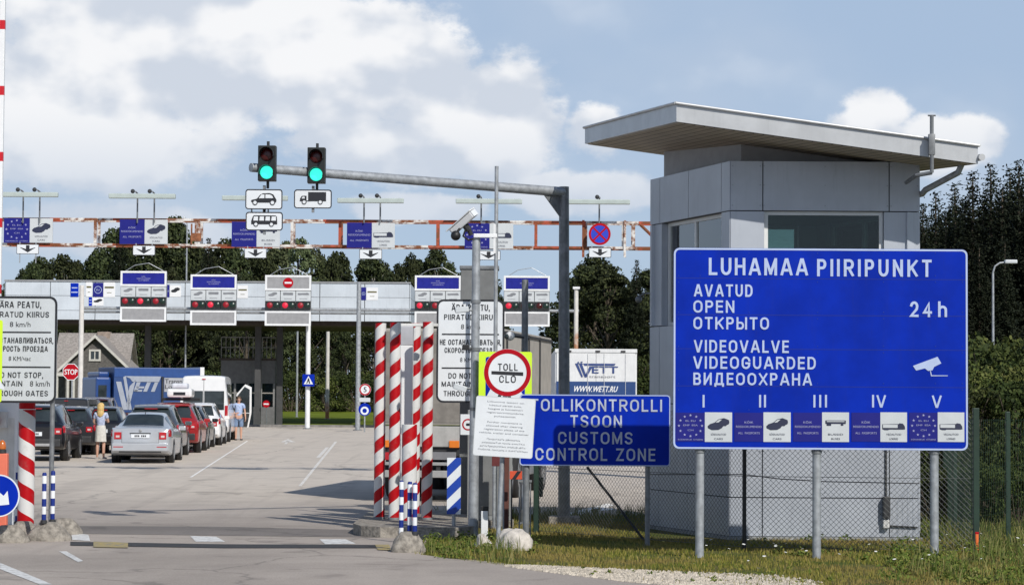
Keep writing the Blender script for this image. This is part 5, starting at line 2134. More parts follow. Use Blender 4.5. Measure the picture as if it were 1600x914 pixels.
# ------------------------------------------------------------------ small signs on the far side
def small_signs():
    d = 128
    s = Sign('stop_sign', 'red octagonal stop sign half behind the white rust footed post', 'road sign', 111, d)
    c = s.L(111, 581)
    k = 13.2 / ppm(d)
    octo = lambda q: [(c[0] + q * math.cos(R(22.5 + 45 * i)), c[1] + q * math.sin(R(22.5 + 45 * i))) for i in range(8)]
    MB().plate(octo(k * 1.06), -.02, 0).build('panel', SIGNW, s.root)
    MB().poly(octo(k * .97), -.024).build('red_field', SRED, s.root)
    MB().text('STOP', c[0], c[1] - k * .3, k * .6, k * 1.5, -.028, 'c', .03).build('lettering', SIGNW, s.root)
    MB().tube((0, .05, 0), (0, .05, c[1] + k * .6), .045, n=10).build('post', GALV, s.root)
    d = 125.3
    s = Sign('pedestrian_crossing_sign', 'square blue pedestrian crossing sign on the pale post', 'road sign', 482, d, base=at(482, 603, d).z)
    c = s.L(482, 594)
    k = 9.3 / ppm(d)
    MB().plate(rrect(c[0], c[1], 2 * k, 2 * k, .04), -.02, 0).build('panel', SBLUE, s.root)
    MB().poly([(c[0] - k * .78, c[1] - k * .66), (c[0] + k * .78, c[1] - k * .66), (c[0], c[1] + k * .75)], -.024).build('white_triangle', SIGNW, s.root)
    MB().poly([(c[0] - .02, c[1] + k * .35), (c[0] + .03, c[1] + k * .35), (c[0] + k * .3, c[1] - k * .55), (c[0] + k * .1, c[1] - k * .55), (c[0], c[1] - k * .1), (c[0] - k * .2, c[1] - k * .55), (c[0] - k * .36, c[1] - k * .55)], -.028).build('print', PRINT, s.root)
    # limit sign and round blue sign on one thin post
    d = 118
    s = Sign('speed_limit_sign', 'small post with a round limit sign of 5 over a round blue sign', 'road sign', 571, d)
    a, b, m = s.L(570.5, 608.5), s.L(569.8, 639.5), s.L(570, 624.5)
    k = ppm(d)
    MB().plate(circ(*a, 9.2 / k, 32), -.02, 0).build('limit_panel', SIGNW, s.root)
    MB().ring(circ(*a, 9 / k, 32), circ(*a, 6.8 / k, 32), -.0235).build('red_rim', SRED, s.root)
    MB().text('5', a[0], a[1] - .12, .24, None, -.024, 'c', .03).build('lettering', PRINT, s.root)
    MB().plate(circ(*b, 9.8 / k, 32), -.02, 0).build('blue_disc', SBLUE, s.root)
    MB().ring([(b[0] + .2 * math.cos(R(t)), b[1] - .06 + .2 * math.sin(R(t))) for t in range(0, 360, 15)], [(b[0] + .11 * math.cos(R(t)), b[1] - .06 + .11 * math.sin(R(t))) for t in range(0, 360, 15)], -.0235).build('print', SIGNW, s.root)
    MB().plate(rrect(*m, 17 / k, 6.5 / k, .02), -.018, 0).build('sub_plate', SIGNG, s.root)
    MB().tube((b[0], .05, 0), (b[0], .05, a[1] + .2), .035, n=8).build('post', GALV, s.root)
    # small no entry in the shade by the booth
    d = 133.5
    s = Sign('no_entry_sign', 'small round no entry sign in the shade beside the dark booth', 'road sign', 416, d)
    c = s.L(416, 631)
    k = 5.6 / ppm(d)
    MB().plate(circ(*c, k, 24), -.02, 0).build('panel', SRED, s.root)
    MB().poly(rrect(*c, k * 1.4, k * .4, .01), -.024).build('white_bar', SIGNW, s.root)
    MB().tube((0, .04, 0), (0, .04, c[1]), .03, n=8).build('post', GALV_D, s.root)


small_signs()


# ------------------------------------------------------------------ striped posts and barrier gear
STR_R = (.40, .002, .006)
STR_W = (.62, .62, .61)
HEL_R = band_mat('striped_paint_rising', STR_R, STR_W, .39, 'helix', 1, duty=.48, grime=.45)
HEL_S = band_mat('striped_paint_short', STR_R, STR_W, .44, 'helix', 1, duty=.48, grime=.45)
HEL_L = band_mat('striped_paint_falling', STR_R, STR_W, .425, 'helix', -1, duty=.48, grime=.45)
BW = band_mat('blue_white_band', (.012, .03, .2), (.72, .74, .76), .215, 'z', rough=.5)


def striped(px, pyt, pyb, d, r, m, label, base, grp='red and white striped posts'):
    p = at(px, pyt, d)
    b0 = base
    root = thing('striped_post', label, 'post', (p.x, d, b0), 0, grp)
    MB().lathe([(r, 0), (r, p.z - b0), (r * .98, p.z - b0 + .01)], 28).build('shaft', m, root, True)
    MB().lathe([(r * 1.12, 0), (r * 1.12, .03), (r * 1.01, .035)], 28).build('base_ring', GALV_D, root)


ISL = .16
striped(595, 506, 808, 38.0, .085, HEL_R, 'outermost of the tall striped posts on the concrete island, next to the open lane', ISL)
striped(618, 505, 810, 37.8, .085, HEL_R, 'tall striped post on the island just beside the white cabinet', ISL)
striped(649.5, 506, 808, 39.2, .085, HEL_R, 'tall striped post half hidden behind the white cabinet', ISL)
striped(669, 504, 811, 37.9, .085, HEL_R, 'tall striped post on the island next to the trilingual speed notice', ISL)
striped(640, 664, 805, 36.9, .115, HEL_S, 'short thick striped post in front of the white cabinet', ISL)
striped(42.5, 641, 826, 35.9, .122, HEL_L, 'thick striped post with a red collar beside the raised barrier', 0)


def collar():
    p = at(42.5, 641, 35.9)
    root = thing('post_collar', 'red cap section on top of the thick striped post beside the barrier', 'post cap', (p.x, 35.9, p.z + .012))
    MB().lathe([(.125, 0), (.125, .008), (.122, .009)], 28).build('band', WHITE, root, True)
    MB().lathe([(.119, .0092), (.119, .19), (.1, .2)], 28).build('shaft', mat('red_paint', (.4, .003, .006), .5, var=.1, spec=.2), root, True)


collar()


def island_cabinet():
    p = at(635, 510, 38.5)
    root = thing('barrier_cabinet', 'tall narrow white cabinet standing between the striped posts', 'cabinet', (p.x, 38.5, ISL), 0, 'white barrier cabinets')
    w = .2
    h = p.z - ISL
    MB().bbox(-.105, .105, -.1, .25, 0, h - .3, .01).build('housing', WHITE, root)
    MB().bbox(-.108, .108, -.103, .253, h - .298, h, .01).build('upper_housing', mat('grey_cover', (.42, .43, .46), .5), root)
    MB().box(-.08, .08, -.106, -.1035, .2, h - .5).build('door', WHITE, root)
    MB().bbox(-.14, .5, .02, .12, h + .002, h + .05, .01).build('top_rail', WHITE_D, root)


island_cabinet()


def barrier():
    p = at(14, 700, 37)
    root = thing('boom_barrier', 'white boom barrier cabinet with its striped boom raised upright', 'barrier', (p.x, 37, 0))
    zt = at(14, 627, 37).z
    MB().bbox(-.4, .17, -.2, .3, 0, zt, .02).build('housing', WHITE, root)
    MB().box(-.3, .12, -.206, -.2005, .35, zt - .25).build('door', WHITE_D, root)
    MB().bbox(-.42, .19, -.22, .32, zt + .001, zt + .04, .01).build('lid', WHITE, root)
    MB().bbox(-.5, .28, -.3, .4, -.05, .1, .02).build('plinth', CONC, root)
    bx = X(-3.6, 36.6) - p.x
    m = band_mat('boom_paint', (.55, .02, .03), (.78, .79, .8), 1.0, 'z', duty=.14, phase=.43, grime=.1)
    MB().bbox(bx - .04, bx + .04, -.42, -.34, zt - .35, at(0, -60, 36.6).z, .01).build('boom', m, root)
    MB().bbox(bx - .12, bx + .14, -.34, -.2, zt - .4, zt - .15, .01).build('hinge', WHITE_D, root)


barrier()


def concrete_foot(px, pyb, d, w, h, label, name='concrete_foot'):
    p = at(px, pyb, d)
    root = thing(name, label, 'concrete foot', (p.x, d, 0), random.uniform(-.2, .2), 'concrete feet of the road markers')
    mb = MB()
    k = w / 2
    prof = [(k, -.02), (k * 1.0, h * .18), (k * .93, h * .32), (k * .78, h * .62), (k * .55, h * .88), (k * .42, h * 1.0), (k * .2, h * 1.02)]
    vs, fs, n = [], [], 28
    for (r, z) in prof:
        for i in range(n):
            a = 2 * PI * i / n
            q = 1.0 / max(abs(math.cos(a)), abs(math.sin(a)))
            sq = 1 + (min(q, 1.25) - 1) * (.75 if z < h * .4 else .2)
            j = 1 + .03 * math.sin(5 * a + px + z * 9) + .025 * math.sin(11 * a + z * 23) + random.uniform(-.02, .02)
            vs.append((r * sq * j * math.cos(a), r * sq * j * math.sin(a) * .8, z))
    for i in range(len(prof) - 1):
        fs += [(i * n + j, i * n + (j + 1) % n, (i + 1) * n + (j + 1) % n, (i + 1) * n + j) for j in range(n)]
    fs.append(tuple(range((len(prof) - 1) * n, len(prof) * n)))
    mb.add(vs, fs)
    mb.build('block', CONC, root, True, 50)
    return root


concrete_foot(76, 850, 34.4, .6, .26, 'domed concrete foot under the grey speed notice post, carrying two banded markers')
concrete_foot(100, 836, 36.0, .52, .24, 'domed concrete foot half hidden behind the one with two banded markers')
concrete_foot(14, 854, 33.9, .55, .24, 'domed concrete foot in front of the orange warning lamp stand')
concrete_foot(37, 842, 35.0, .45, .24, 'domed concrete foot at the base of the thick striped post')
concrete_foot(638, 864, 32.3, .46, .27, 'domed concrete foot at the road edge before the short striped post')


def delineator(px, pyt, pyb, d, label, z0):
    p = at(px, pyt, d)
    root = thing('banded_marker', label, 'marker post', (p.x, d, z0), 0, 'blue and white banded road markers')
    root['label'] = label
    r = .032
    MB().lathe([(r, 0), (r, p.z - z0 - .02), (r * .7, p.z - z0)], 16).build('shaft', BW, root, True)
    MB().lathe([(r * 1.5, -.02), (r * 1.5, .015), (r, .03)], 14).build('socket', DARK, root, True)


delineator(69.5, 738, 816, 34.3, 'blue and white banded marker on the road side of the grey notice post', .27)
delineator(83, 735, 816, 34.5, 'blue and white banded marker touching the grey notice post', .27)
delineator(28, 728, 810, 36.3, 'blue and white banded marker between the barrier cabinet and the thick striped post', .15)
delineator(640.5, 752, 828, 32.35, 'middle blue and white banded marker on the concrete foot at the road edge', .25)
delineator(648.5, 754, 830, 32.25, 'blue and white banded marker closest to the chevron board', .25)
delineator(627.5, 750, 818, 34.4, 'blue and white banded marker standing on the road before the island', .0)


def keep_right():
    d = 33.4
    s = Sign('keep_right_sign', 'round blue sign with a white slanting arrow in front of the orange warning stand', 'road sign', -2, d, base=0)
    c = s.L(-2, 774)
    k = 33 / ppm(d)
    MB().plate(circ(*c, k, 48), -.02, 0).build('panel', SIGNW, s.root)
    MB().poly(circ(*c, k * .94, 48), -.0235).build('blue_field', SBLUE, s.root)
    mb = MB()
    mb.M = Matrix.Translation((c[0], 0, c[1])) @ Matrix.Rotation(R(38), 4, 'Y')
    mb.poly([(-k * .72, -.045), (-k * .72, .045), (k * .2, .045), (k * .2, .13), (k * .66, 0), (k * .2, -.13), (k * .2, -.045)], -.027)
    mb.build('arrow', SIGNW, s.root)
    MB().tube((c[0] - .05, .05, 0), (c[0] - .05, .05, c[1] + .1), .028, n=10).build('post', GALV, s.root)


keep_right()


def warning_lamp():
    d = 34.4
    p = at(1, 800, d)
    root = thing('warning_lamp', 'salmon orange warning stand with an amber dome lamp before the barrier cabinet', 'warning lamp', (p.x, d, 0))
    zt = at(1, 708, d).z
    OR = mat('salmon_plastic', (.72, .17, .1), .5, var=.08)
    MB().bbox(-.13, .095, -.06, .06, .2, zt, .015).build('body', OR, root)
    MB().lathe([(.2, 0), (.2, .03), (.13, .12), (.1, .2)], 18, (.0, 0, 0)).build('foot', OR, root, True)
    x = X(6.5, d) - p.x
    MB().lathe([(.06, zt + .001), (.06, zt + .05), (.045, zt + .06)], 16, (x, 0, 0)).build('lamp_socket', DARK, root, True)
    MB().lathe([(.052, zt + .061), (.055, zt + .1), (.045, zt + .155), (.02, zt + .185), (.0, zt + .19)], 18, (x, 0, 0)).build('amber_dome', mat('amber_dome', (.5, .13, .02), .25, coat=.5), root, True)


warning_lamp()


def chevron():
    d = 36.0
    s = Sign('chevron_board', 'narrow board with slanting blue and white stripes at the end of the island', 'road sign', 709, d, base=0)
    cx, cz, w, h = s.rect(698.5, 715, 720, 802.5)
    MB().box(cx - w / 2, cx + w / 2, -.02, 0, cz - h / 2, cz + h / 2).build('panel', SIGNW, s.root)
    n = 0
    mb = MB()
    x0, x1, z0, z1 = cx - w / 2, cx + w / 2, cz - h / 2, cz + h / 2
    pitch, th, sl = .325, .165, .2
    for i in range(-2, 5):
        b = z1 - .03 - i * pitch
        q = [(x0, b - sl * .5 - th), (x1, b + sl * .5 - th), (x1, b + sl * .5), (x0, b - sl * .5)]
        q = [(a, min(max(c, z0), z1)) for a, c in q]
        if abs(q[0][1] - q[3][1]) + abs(q[1][1] - q[2][1]) > .01:
            # clip against the board's ends
            pts = [(x0, b - sl * .5 - th), (x1, b + sl * .5 - th), (x1, b + sl * .5), (x0, b - sl * .5)]
            for lim, keep in ((z1, -1), (z0, 1)):
                out = []
                for a_, c_ in zip(pts, pts[1:] + pts[:1]):
                    ia, ic = (a_[1] - lim) * keep >= 0, (c_[1] - lim) * keep >= 0
                    if ia:
                        out.append(a_)
                    if ia != ic:
                        t = (lim - a_[1]) / (c_[1] - a_[1])
                        out.append((a_[0] + t * (c_[0] - a_[0]), lim))
                pts = out
            if len(pts) > 2:
                mb.poly(pts, -.0235)
    mb.build('stripe_print', mat('chevron_blue', (.008, .05, .36), .4), s.root)
    MB().tube((cx, .04, -.1), (cx, .04, z1 - .1), .028, n=10).build('post', GALV, s.root)


chevron()


# ------------------------------------------------------------------ camera pole and its neighbours
def cameras():
    d = 36.2
    p = at(741, 372, d)
    root = thing('camera_pole', 'stout grey steel pole in front of the trilingual notice carrying the surveillance cameras', 'pole', (at(740, 700, d).x, d, 0))
    h = p.z
    MB().tube((0, 0, -.1), (.012, 0, h * .5), .078, .07, 20).tube((.012, 0, h * .5), (.02, 0, h), .064, .06, 20).build('shaft', GALV, root, True)
    for zz in (.42, .62, .78):
        MB().lathe([(.076, 0), (.076, .05)], 20, (.015, 0, h * zz)).build('clamp_band', GALV_D, root)
    MB().bbox(-.02, .33, -.1, -.04, h + .0, h + .06, .01).build('cross_bar', WHITE, root)
    k = ppm(d)
    # the large weather-proof camera, pointing towards the lane and down
    c = at(727, 346, d - .12)
    r2 = thing('surveillance_camera', 'large white surveillance camera tilted down on top of the grey camera pole', 'camera', tuple(c))
    mb = MB()
    M = Matrix.Rotation(R(-40), 4, 'Y') @ Matrix.Rotation(R(-28), 4, 'Z')
    mb.M = M
    mb.bbox(-.26, .2, -.085, .085, -.045, .06, .02)
    mb.build('housing', WHITE, r2)
    mb = MB()
    mb.M = M
    mb.bbox(-.31, .215, -.1, .1, .063, .08, .006)
    mb.build('sun_shield', WHITE, r2)
    mb = MB()
    mb.M = M
    mb.bbox(.201, .212, -.08, .08, -.04, .055, .004)
    mb.build('rear_cap', SIGNW, r2)
    mb = MB()
    mb.M = M
    mb.box(-.268, -.261, -.065, .065, -.035, .05)
    mb.build('front_glass', CARGLASS, r2)
    mb = MB().tube((.02, .02, -.05), (.09, .05, -.2), .035, n=10).tube((-.0, 0, -.06), (.05, .02, -.13), .05, n=10)
    mb.build('bracket', DARK, r2)
    MB().ball((-.14, -.03, -.215), .075, 8, 12).tube((-.14, -.03, -.2), (-.05, 0, -.06), .02, n=8).build('infrared_lamp', BLACK, r2, True)
    MB().path([(.02, .0, -.08), (-.03, -.02, -.22), (.05, -.01, -.28), (.12, .0, -.26)], .014, 6).build('cable', BLACK, r2)
    G = 'small box cameras on the camera pole'
    for (px, py, m, lab, sx, tl) in [(722, 484, SIGNG, 'small pale box camera clamped high on the camera pole', -1, -6), (728, 543, BLACK, 'small black box camera at the middle of the camera pole', -1, 0), (719, 606, SIGNG, 'small pale box camera low on the camera pole, tilted up', -1, 18)]:
        c = at(px, py, d - .05)
        q = thing('box_camera', lab, 'camera', tuple(c), 0, G)
        mb = MB()
        mb.M = Matrix.Rotation(R(tl), 4, 'Y')
        w = .1 if m is not BLACK else .05
        mb.bbox(-w, w, -.05, .05, -.04, .045, .012)
        mb.build('housing', m, q)
        mb = MB()
        mb.M = Matrix.Rotation(R(tl), 4, 'Y')
        mb.tube((-w - .006, 0, 0), (-w + .004, 0, 0), .032, n=12)
        mb.build('lens', CARGLASS, q)
        MB().tube((w * .5, 0, 0), (.2 if w > .06 else .12, .05, -.01), .016, n=8).build('bracket', GALV_D, q)
    # thin tall pole
    d = 38.2
    t = pole('antenna_pole', 'thin tall grey pole reaching above the gantry arm', 776, 260, d, .034, GALV, 'pole', base=0, r1=.03)
    a = at(773, 350, d - .06)
    b = at(773, 396, d - .06)
    MB().box(a.x - t.location.x - .018, a.x - t.location.x + .018, -.07, -.04, b.z, a.z).build('bracket_plate', WHITE, t)
    pole('grey_post', 'dark grey post with a collar in front of the last lane display', 820.5, 437, 39.4, .058, GALV_D, 'post', base=0)
    # dome camera on that post
    c = at(797, 525, 39.2)
    q = thing('dome_camera', 'small white round camera fixed beside the dark grey post', 'camera', tuple(c))
    MB().ball((0, 0, 0), .075, 10, 14).build('housing', WHITE, q, True)
    MB().ball((-.05, -.04, -.01), .045, 8, 12).build('lens', CARGLASS, q, True)
    MB().tube((.04, 0, -.0), (.22, .1, -.02), .016, n=8).build('bracket', DARK, q)


cameras()


def equipment():
    d = 39.9
    a, b = at(720, 415, d), at(778, 415, d)
    w = b.x - a.x
    root = thing('equipment_tower', 'tall plain grey steel cabinet behind the camera pole', 'cabinet', ((a.x + b.x) / 2, d, 0))
    G1 = mat('grey_cabinet', (.17, .175, .175), .6, var=.12, streak=.2)
    MB().bbox(-w / 2, w / 2, 0, .5, .1, a.z - .06, .012).build('housing', G1, root)
    MB().bbox(-w / 2 - .02, w / 2 + .02, -.02, .52, a.z - .06, a.z, .01).build('lid', GALV_D, root)
    MB().bbox(-w / 2 - .05, w / 2 + .05, -.05, .55, -.05, .1, .01).build('plinth', CONC, root)
    MB().box(w / 2 - .03, w / 2 - .01, -.006, -.002, .2, a.z - .2).build('edge_trim', GALV, root)
    d = 38.6
    a, b = at(727, 640, d), at(797, 640, d)
    w = b.x - a.x
    root = thing('control_cabinet', 'broad grey control cabinet behind the notice board', 'cabinet', ((a.x + b.x) / 2 + .04, d, 0))
    MB().bbox(-w / 2, w / 2, 0, .45, .12, a.z, .012).build('housing', mat('grey_cabinet_light', (.25, .26, .26), .55, var=.1, streak=.2), root)
    MB().box(-w / 2 + .04, w / 2 - .04, -.008, -.001, .2, a.z - .06).build('door', G1, root)
    MB().bbox(w / 2 - .12, w / 2 - .08, -.03, -.009, .8, .95, .006).build('handle', BLACK, root)
    MB().bbox(-w / 2 - .03, w / 2 + .03, -.03, .48, -.05, .118, .01).build('plinth', CONC, root)
    # white plate with a red ring
    s = Sign('ban_sign', 'small white plate with a red ring half behind the camera pole', 'sign', 730, 38.4, base=at(730, 679, 38.4).z)
    cx, cz, w, h = s.rect(719.5, 647, 741, 679)
    MB().box(cx - w / 2, cx + w / 2, -.012, 0, cz - h / 2, cz + h / 2).build('panel', SIGNW, s.root)
    MB().ring(circ(cx + .01, cz, .092, 28), circ(cx + .01, cz, .07, 28), -.0155).build('red_ring', SRED, s.root)
    MB().poly(rrect(cx + .01, cz, .06, .04, .01), -.0155).build('print', PRINT, s.root)
    MB().box(cx - .01, cx + .01, .002, .2, cz - .03, cz + .03).build('bracket', GALV_D, s.root)
    # rusty brown post and the small striped barrier plate
    p = at(792, 700, 36.0)
    root = thing('rusty_post', 'rust brown steel post beside the leaning sign post', 'post', (p.x, 36.0, 0))
    z1 = at(792, 690, 36).z
    MB().bbox(-.035, .035, -.035, .035, -.1, z1, .005).build('shaft', mat('brown_steel', (.1, .035, .025), .8, var=.3), root)
    MB().bbox(-.22, -.037, -.02, .02, z1 - .36, z1 - .18, .005).build('hinge_arm', mat('dark_red_steel', (.12, .02, .02), .7), root)
    p = at(806, 742, 35.6)
    root = thing('striped_plate', 'small red plate with a black slanting stripe by the control cabinet', 'marker', (p.x, 35.6, 0))
    MB().bbox(-.09, .09, -.012, .012, p.z - .06, p.z + .06, .004).build('panel', mat('orange_red', (.6, .08, .03), .5), root)
    MB().poly([(-.06, p.z - .058), (-.0, p.z - .058), (.08, p.z + .058), (.02, p.z + .058)], -.0155).build('stripe_print', PRINT, root)
    MB().tube((-.06, .03, 0), (-.06, .03, p.z + .03), .012, n=8).build('post', DARK, root)
    p = at(818, 780, 35.8)
    root = thing('pump_cylinder', 'short upright grey cylinder on a stand by the small red plate', 'cylinder', (p.x + .02, 35.8, 0))
    MB().lathe([(.055, .42), (.055, .78), (.04, .8)], 18).build('tank', mat('pale_metal', (.38, .39, .4), .4, metal=.4), root, True)
    MB().box(-.1, .1, -.05, .05, .82, .85).box(-.09, -.07, -.03, .03, 0, .82).box(.07, .09, -.03, .03, 0, .82).build('stand', GALV_D, root)
    # reflector post
    p = at(754, 791, 35.0)
    root = thing('kerb_reflector', 'short white reflector post with a black top beside the white rock', 'marker post', (at(757, 820, 35).x, 35.0, 0))
    MB().bbox(-.05, .05, -.03, .03, -.1, p.z - .06, .012).build('shaft', WHITE, root)
    MB().bbox(-.055, .055, -.034, .034, p.z - .06, p.z + .005, .01).build('cap', BLACK, root)


equipment()


def rock(px, py, d, sx, sy, sz, label, seed):
    p = at(px, py, d)
    rng = np.random.default_rng(seed)
    bm = bmesh.new()
    bmesh.ops.create_icosphere(bm, subdivisions=4, radius=1)
    ph = rng.uniform(0, 6.28, 12)
    dirs = rng.normal(size=(9, 3))
    for v in bm.verts:
        c = v.co
        f = 1 + .1 * math.sin(3 * c.x + ph[0]) * math.sin(2.5 * c.z + ph[1]) + .06 * math.sin(6 * c.y + ph[2]) * math.sin(5 * c.x + ph[3]) + .025 * math.sin(13 * c.x + ph[4]) * math.sin(11 * c.z + ph[5])
        for q in dirs:
            q = q / np.linalg.norm(q)
            k = c.x * q[0] + c.y * q[1] + c.z * q[2]
            if k > .78:
                f *= 1 - (k - .78) * .7
        v.co = Vector((c.x * sx * f, c.y * sy * f, max(-.25, c.z) * sz * f))
    me = bpy.data.meshes.new('boulder')
    bm.to_mesh(me)
    bm.free()
    me.shade_smooth()
    me.materials.append(mat('pale_rock', (.52, .48, .43), .9, var=.22, scale=7, bump=.9, bscale=16))
    o = bpy.data.objects.new('boulder', me)
    COL.objects.link(o)
    o.location = (p.x, d, 0.02)
    tag(o, label, 'rock')
    return o


rock(804, 846, 33.0, .29, .25, .34, 'large pale boulder in the grass under the notice board', 3)
rock(755, 850, 33.6, .13, .15, .16, 'small pale stone next to the large boulder', 8)


# ------------------------------------------------------------------ fences
FGREEN = mat('fence_green', (.012, .035, .022), .5, var=.2)
FDARK = mat('fence_black', (.012, .013, .014), .5, var=.2)
WIRE = mat('fence_wire', (.1, .105, .105), .5, metal=.5, var=.2)


def mesh_between(mb, P, Q, h0, h1, pitch, r):
    """chain link: two families of slanting wires"""
    P, Q = Vector(P), Vector(Q)
    L = (Q - P).length
    t = (Q - P) / L
    H = h1 - h0
    s = -H
    while s < L:
        for sg in (1, -1):
            a, b = s, s + H
            za, zb = (h0, h1) if sg > 0 else (h1, h0)
            u0, u1 = max(a, 0), min(b, L)
            if u1 > u0:
                z0 = za + (zb - za) * (u0 - a) / H
                z1 = za + (zb - za) * (u1 - a) / H
                p, q = P + t * u0, P + t * u1
                mb.tube((p.x, p.y, z0), (q.x, q.y, z1), r, n=3, caps=False)
        s += pitch


def chain_fence():
    a = at(838, 800, 37.2)
    b = at(1163, 800, 33.3)
    c = at(1525, 800, 32.8)
    root = thing('chain_link_fence', 'chain link fence with dark posts and a slanting brace in front of the booth', 'fence', (a.x, a.y, 0))
    o = Vector((a.x, a.y, 0))
    A, B, C = (Vector((p.x, p.y)) - Vector((a.x, a.y)) for p in (a, b, c))
    for (P, Q) in ((A, B), (B, C)):
        mb = MB()
        mesh_between(mb, P, Q, .05, 1.85, .074, .003)
        mb.build('wire_mesh', WIRE, root)
        for zz in (.04, 1.0, 1.87):
            m2 = MB().tube((P.x, P.y, zz), (Q.x, Q.y, zz), .004, n=5, caps=False)
            m2.build('tension_wire', WIRE, root)
    q1, q2 = at(918, 730, 36.2), at(1008, 832, 35.2)
    MB().tube(tuple(q1 - o), (q2.x - o.x, q2.y - o.y, 0), .02, n=8).build('brace', FDARK, root)
    MB().bbox(A.x - .045, A.x + .045, -.045, .045, -.1, 1.95, .01).build('gate_post', FGREEN, root)
    MB().bbox(A.x + .046, A.x + .1, -.03, .03, .55, .85, .01).build('lock_case', FGREEN, root)
    MB().tube((B.x, B.y, -.1), (B.x, B.y, 1.9), .028, n=10).build('post', FDARK, root)
    # sagging cable strung along the fence
    pts = []
    for i in range(15):
        u = i / 14
        x = -.1 + B.x * u * 2 if False else None
    k = [at(1010, 741, 34.9), at(1163, 741, 33.25), at(1220, 748, 33.2), at(1290, 752, 33.1), at(1437, 755, 32.9)]
    MB().path([tuple(p - o) for p in k], .007, 5).build('cable', DARK, root)


def green_fence():
    b = at(1525, 800, 32.8)
    root = thing('green_mesh_fence', 'dark green mesh fence with tall posts in front of the thicket', 'fence', (b.x, b.y, 0))
    o = Vector((b.x, b.y))
    P = [Vector((0, 0)), Vector((at(1575, 800, 34.6).x, 34.6)) - o, Vector((at(1655, 800, 36.5).x, 36.5)) - o]
    Q = [Vector((0, 0)), Vector((at(1492, 800, 37.0).x, 37.0)) - o, Vector((at(1470, 800, 42.0).x, 42.0)) - o]
    for pts in (P, Q):
        for u, v in zip(pts[:-1], pts[1:]):
            mb = MB()
            L = (v - u).length
            n = int(L / .11)
            for i in range(1, n):
                w = u + (v - u) * i / n
                mb.tube((w.x, w.y, .05), (w.x, w.y, 1.8), .0022, n=3, caps=False)
            for zz in np.linspace(.06, 1.78, 9):
                mb.tube((u.x, u.y, zz), (v.x, v.y, zz), .003, n=3, caps=False)
            mb.build('wire_mesh', FGREEN, root)
    for i, w in enumerate([P[0], P[1], P[2], Q[1], Q[2]]):
        s = .04 if i == 0 else .03
        MB().bbox(w.x - s, w.x + s, w.y - s, w.y + s, -.1, 1.9 if i else 1.95, .008).build('post', FGREEN, root)
    q = at(1526.5, 838, 32.6)
    r2 = thing('survey_stake', 'small bright orange stake at the foot of the green fence post', 'stake', (q.x, 32.6, 0))
    MB().bbox(-.02, .02, -.012, .012, -.05, .27, .004).build('shaft', mat('orange_stake', (.8, .16, .03), .5), r2)
    MB().bbox(-.024, .024, -.016, .016, .272, .3, .004).build('cap', SRED, r2)


chain_fence()
green_fence()


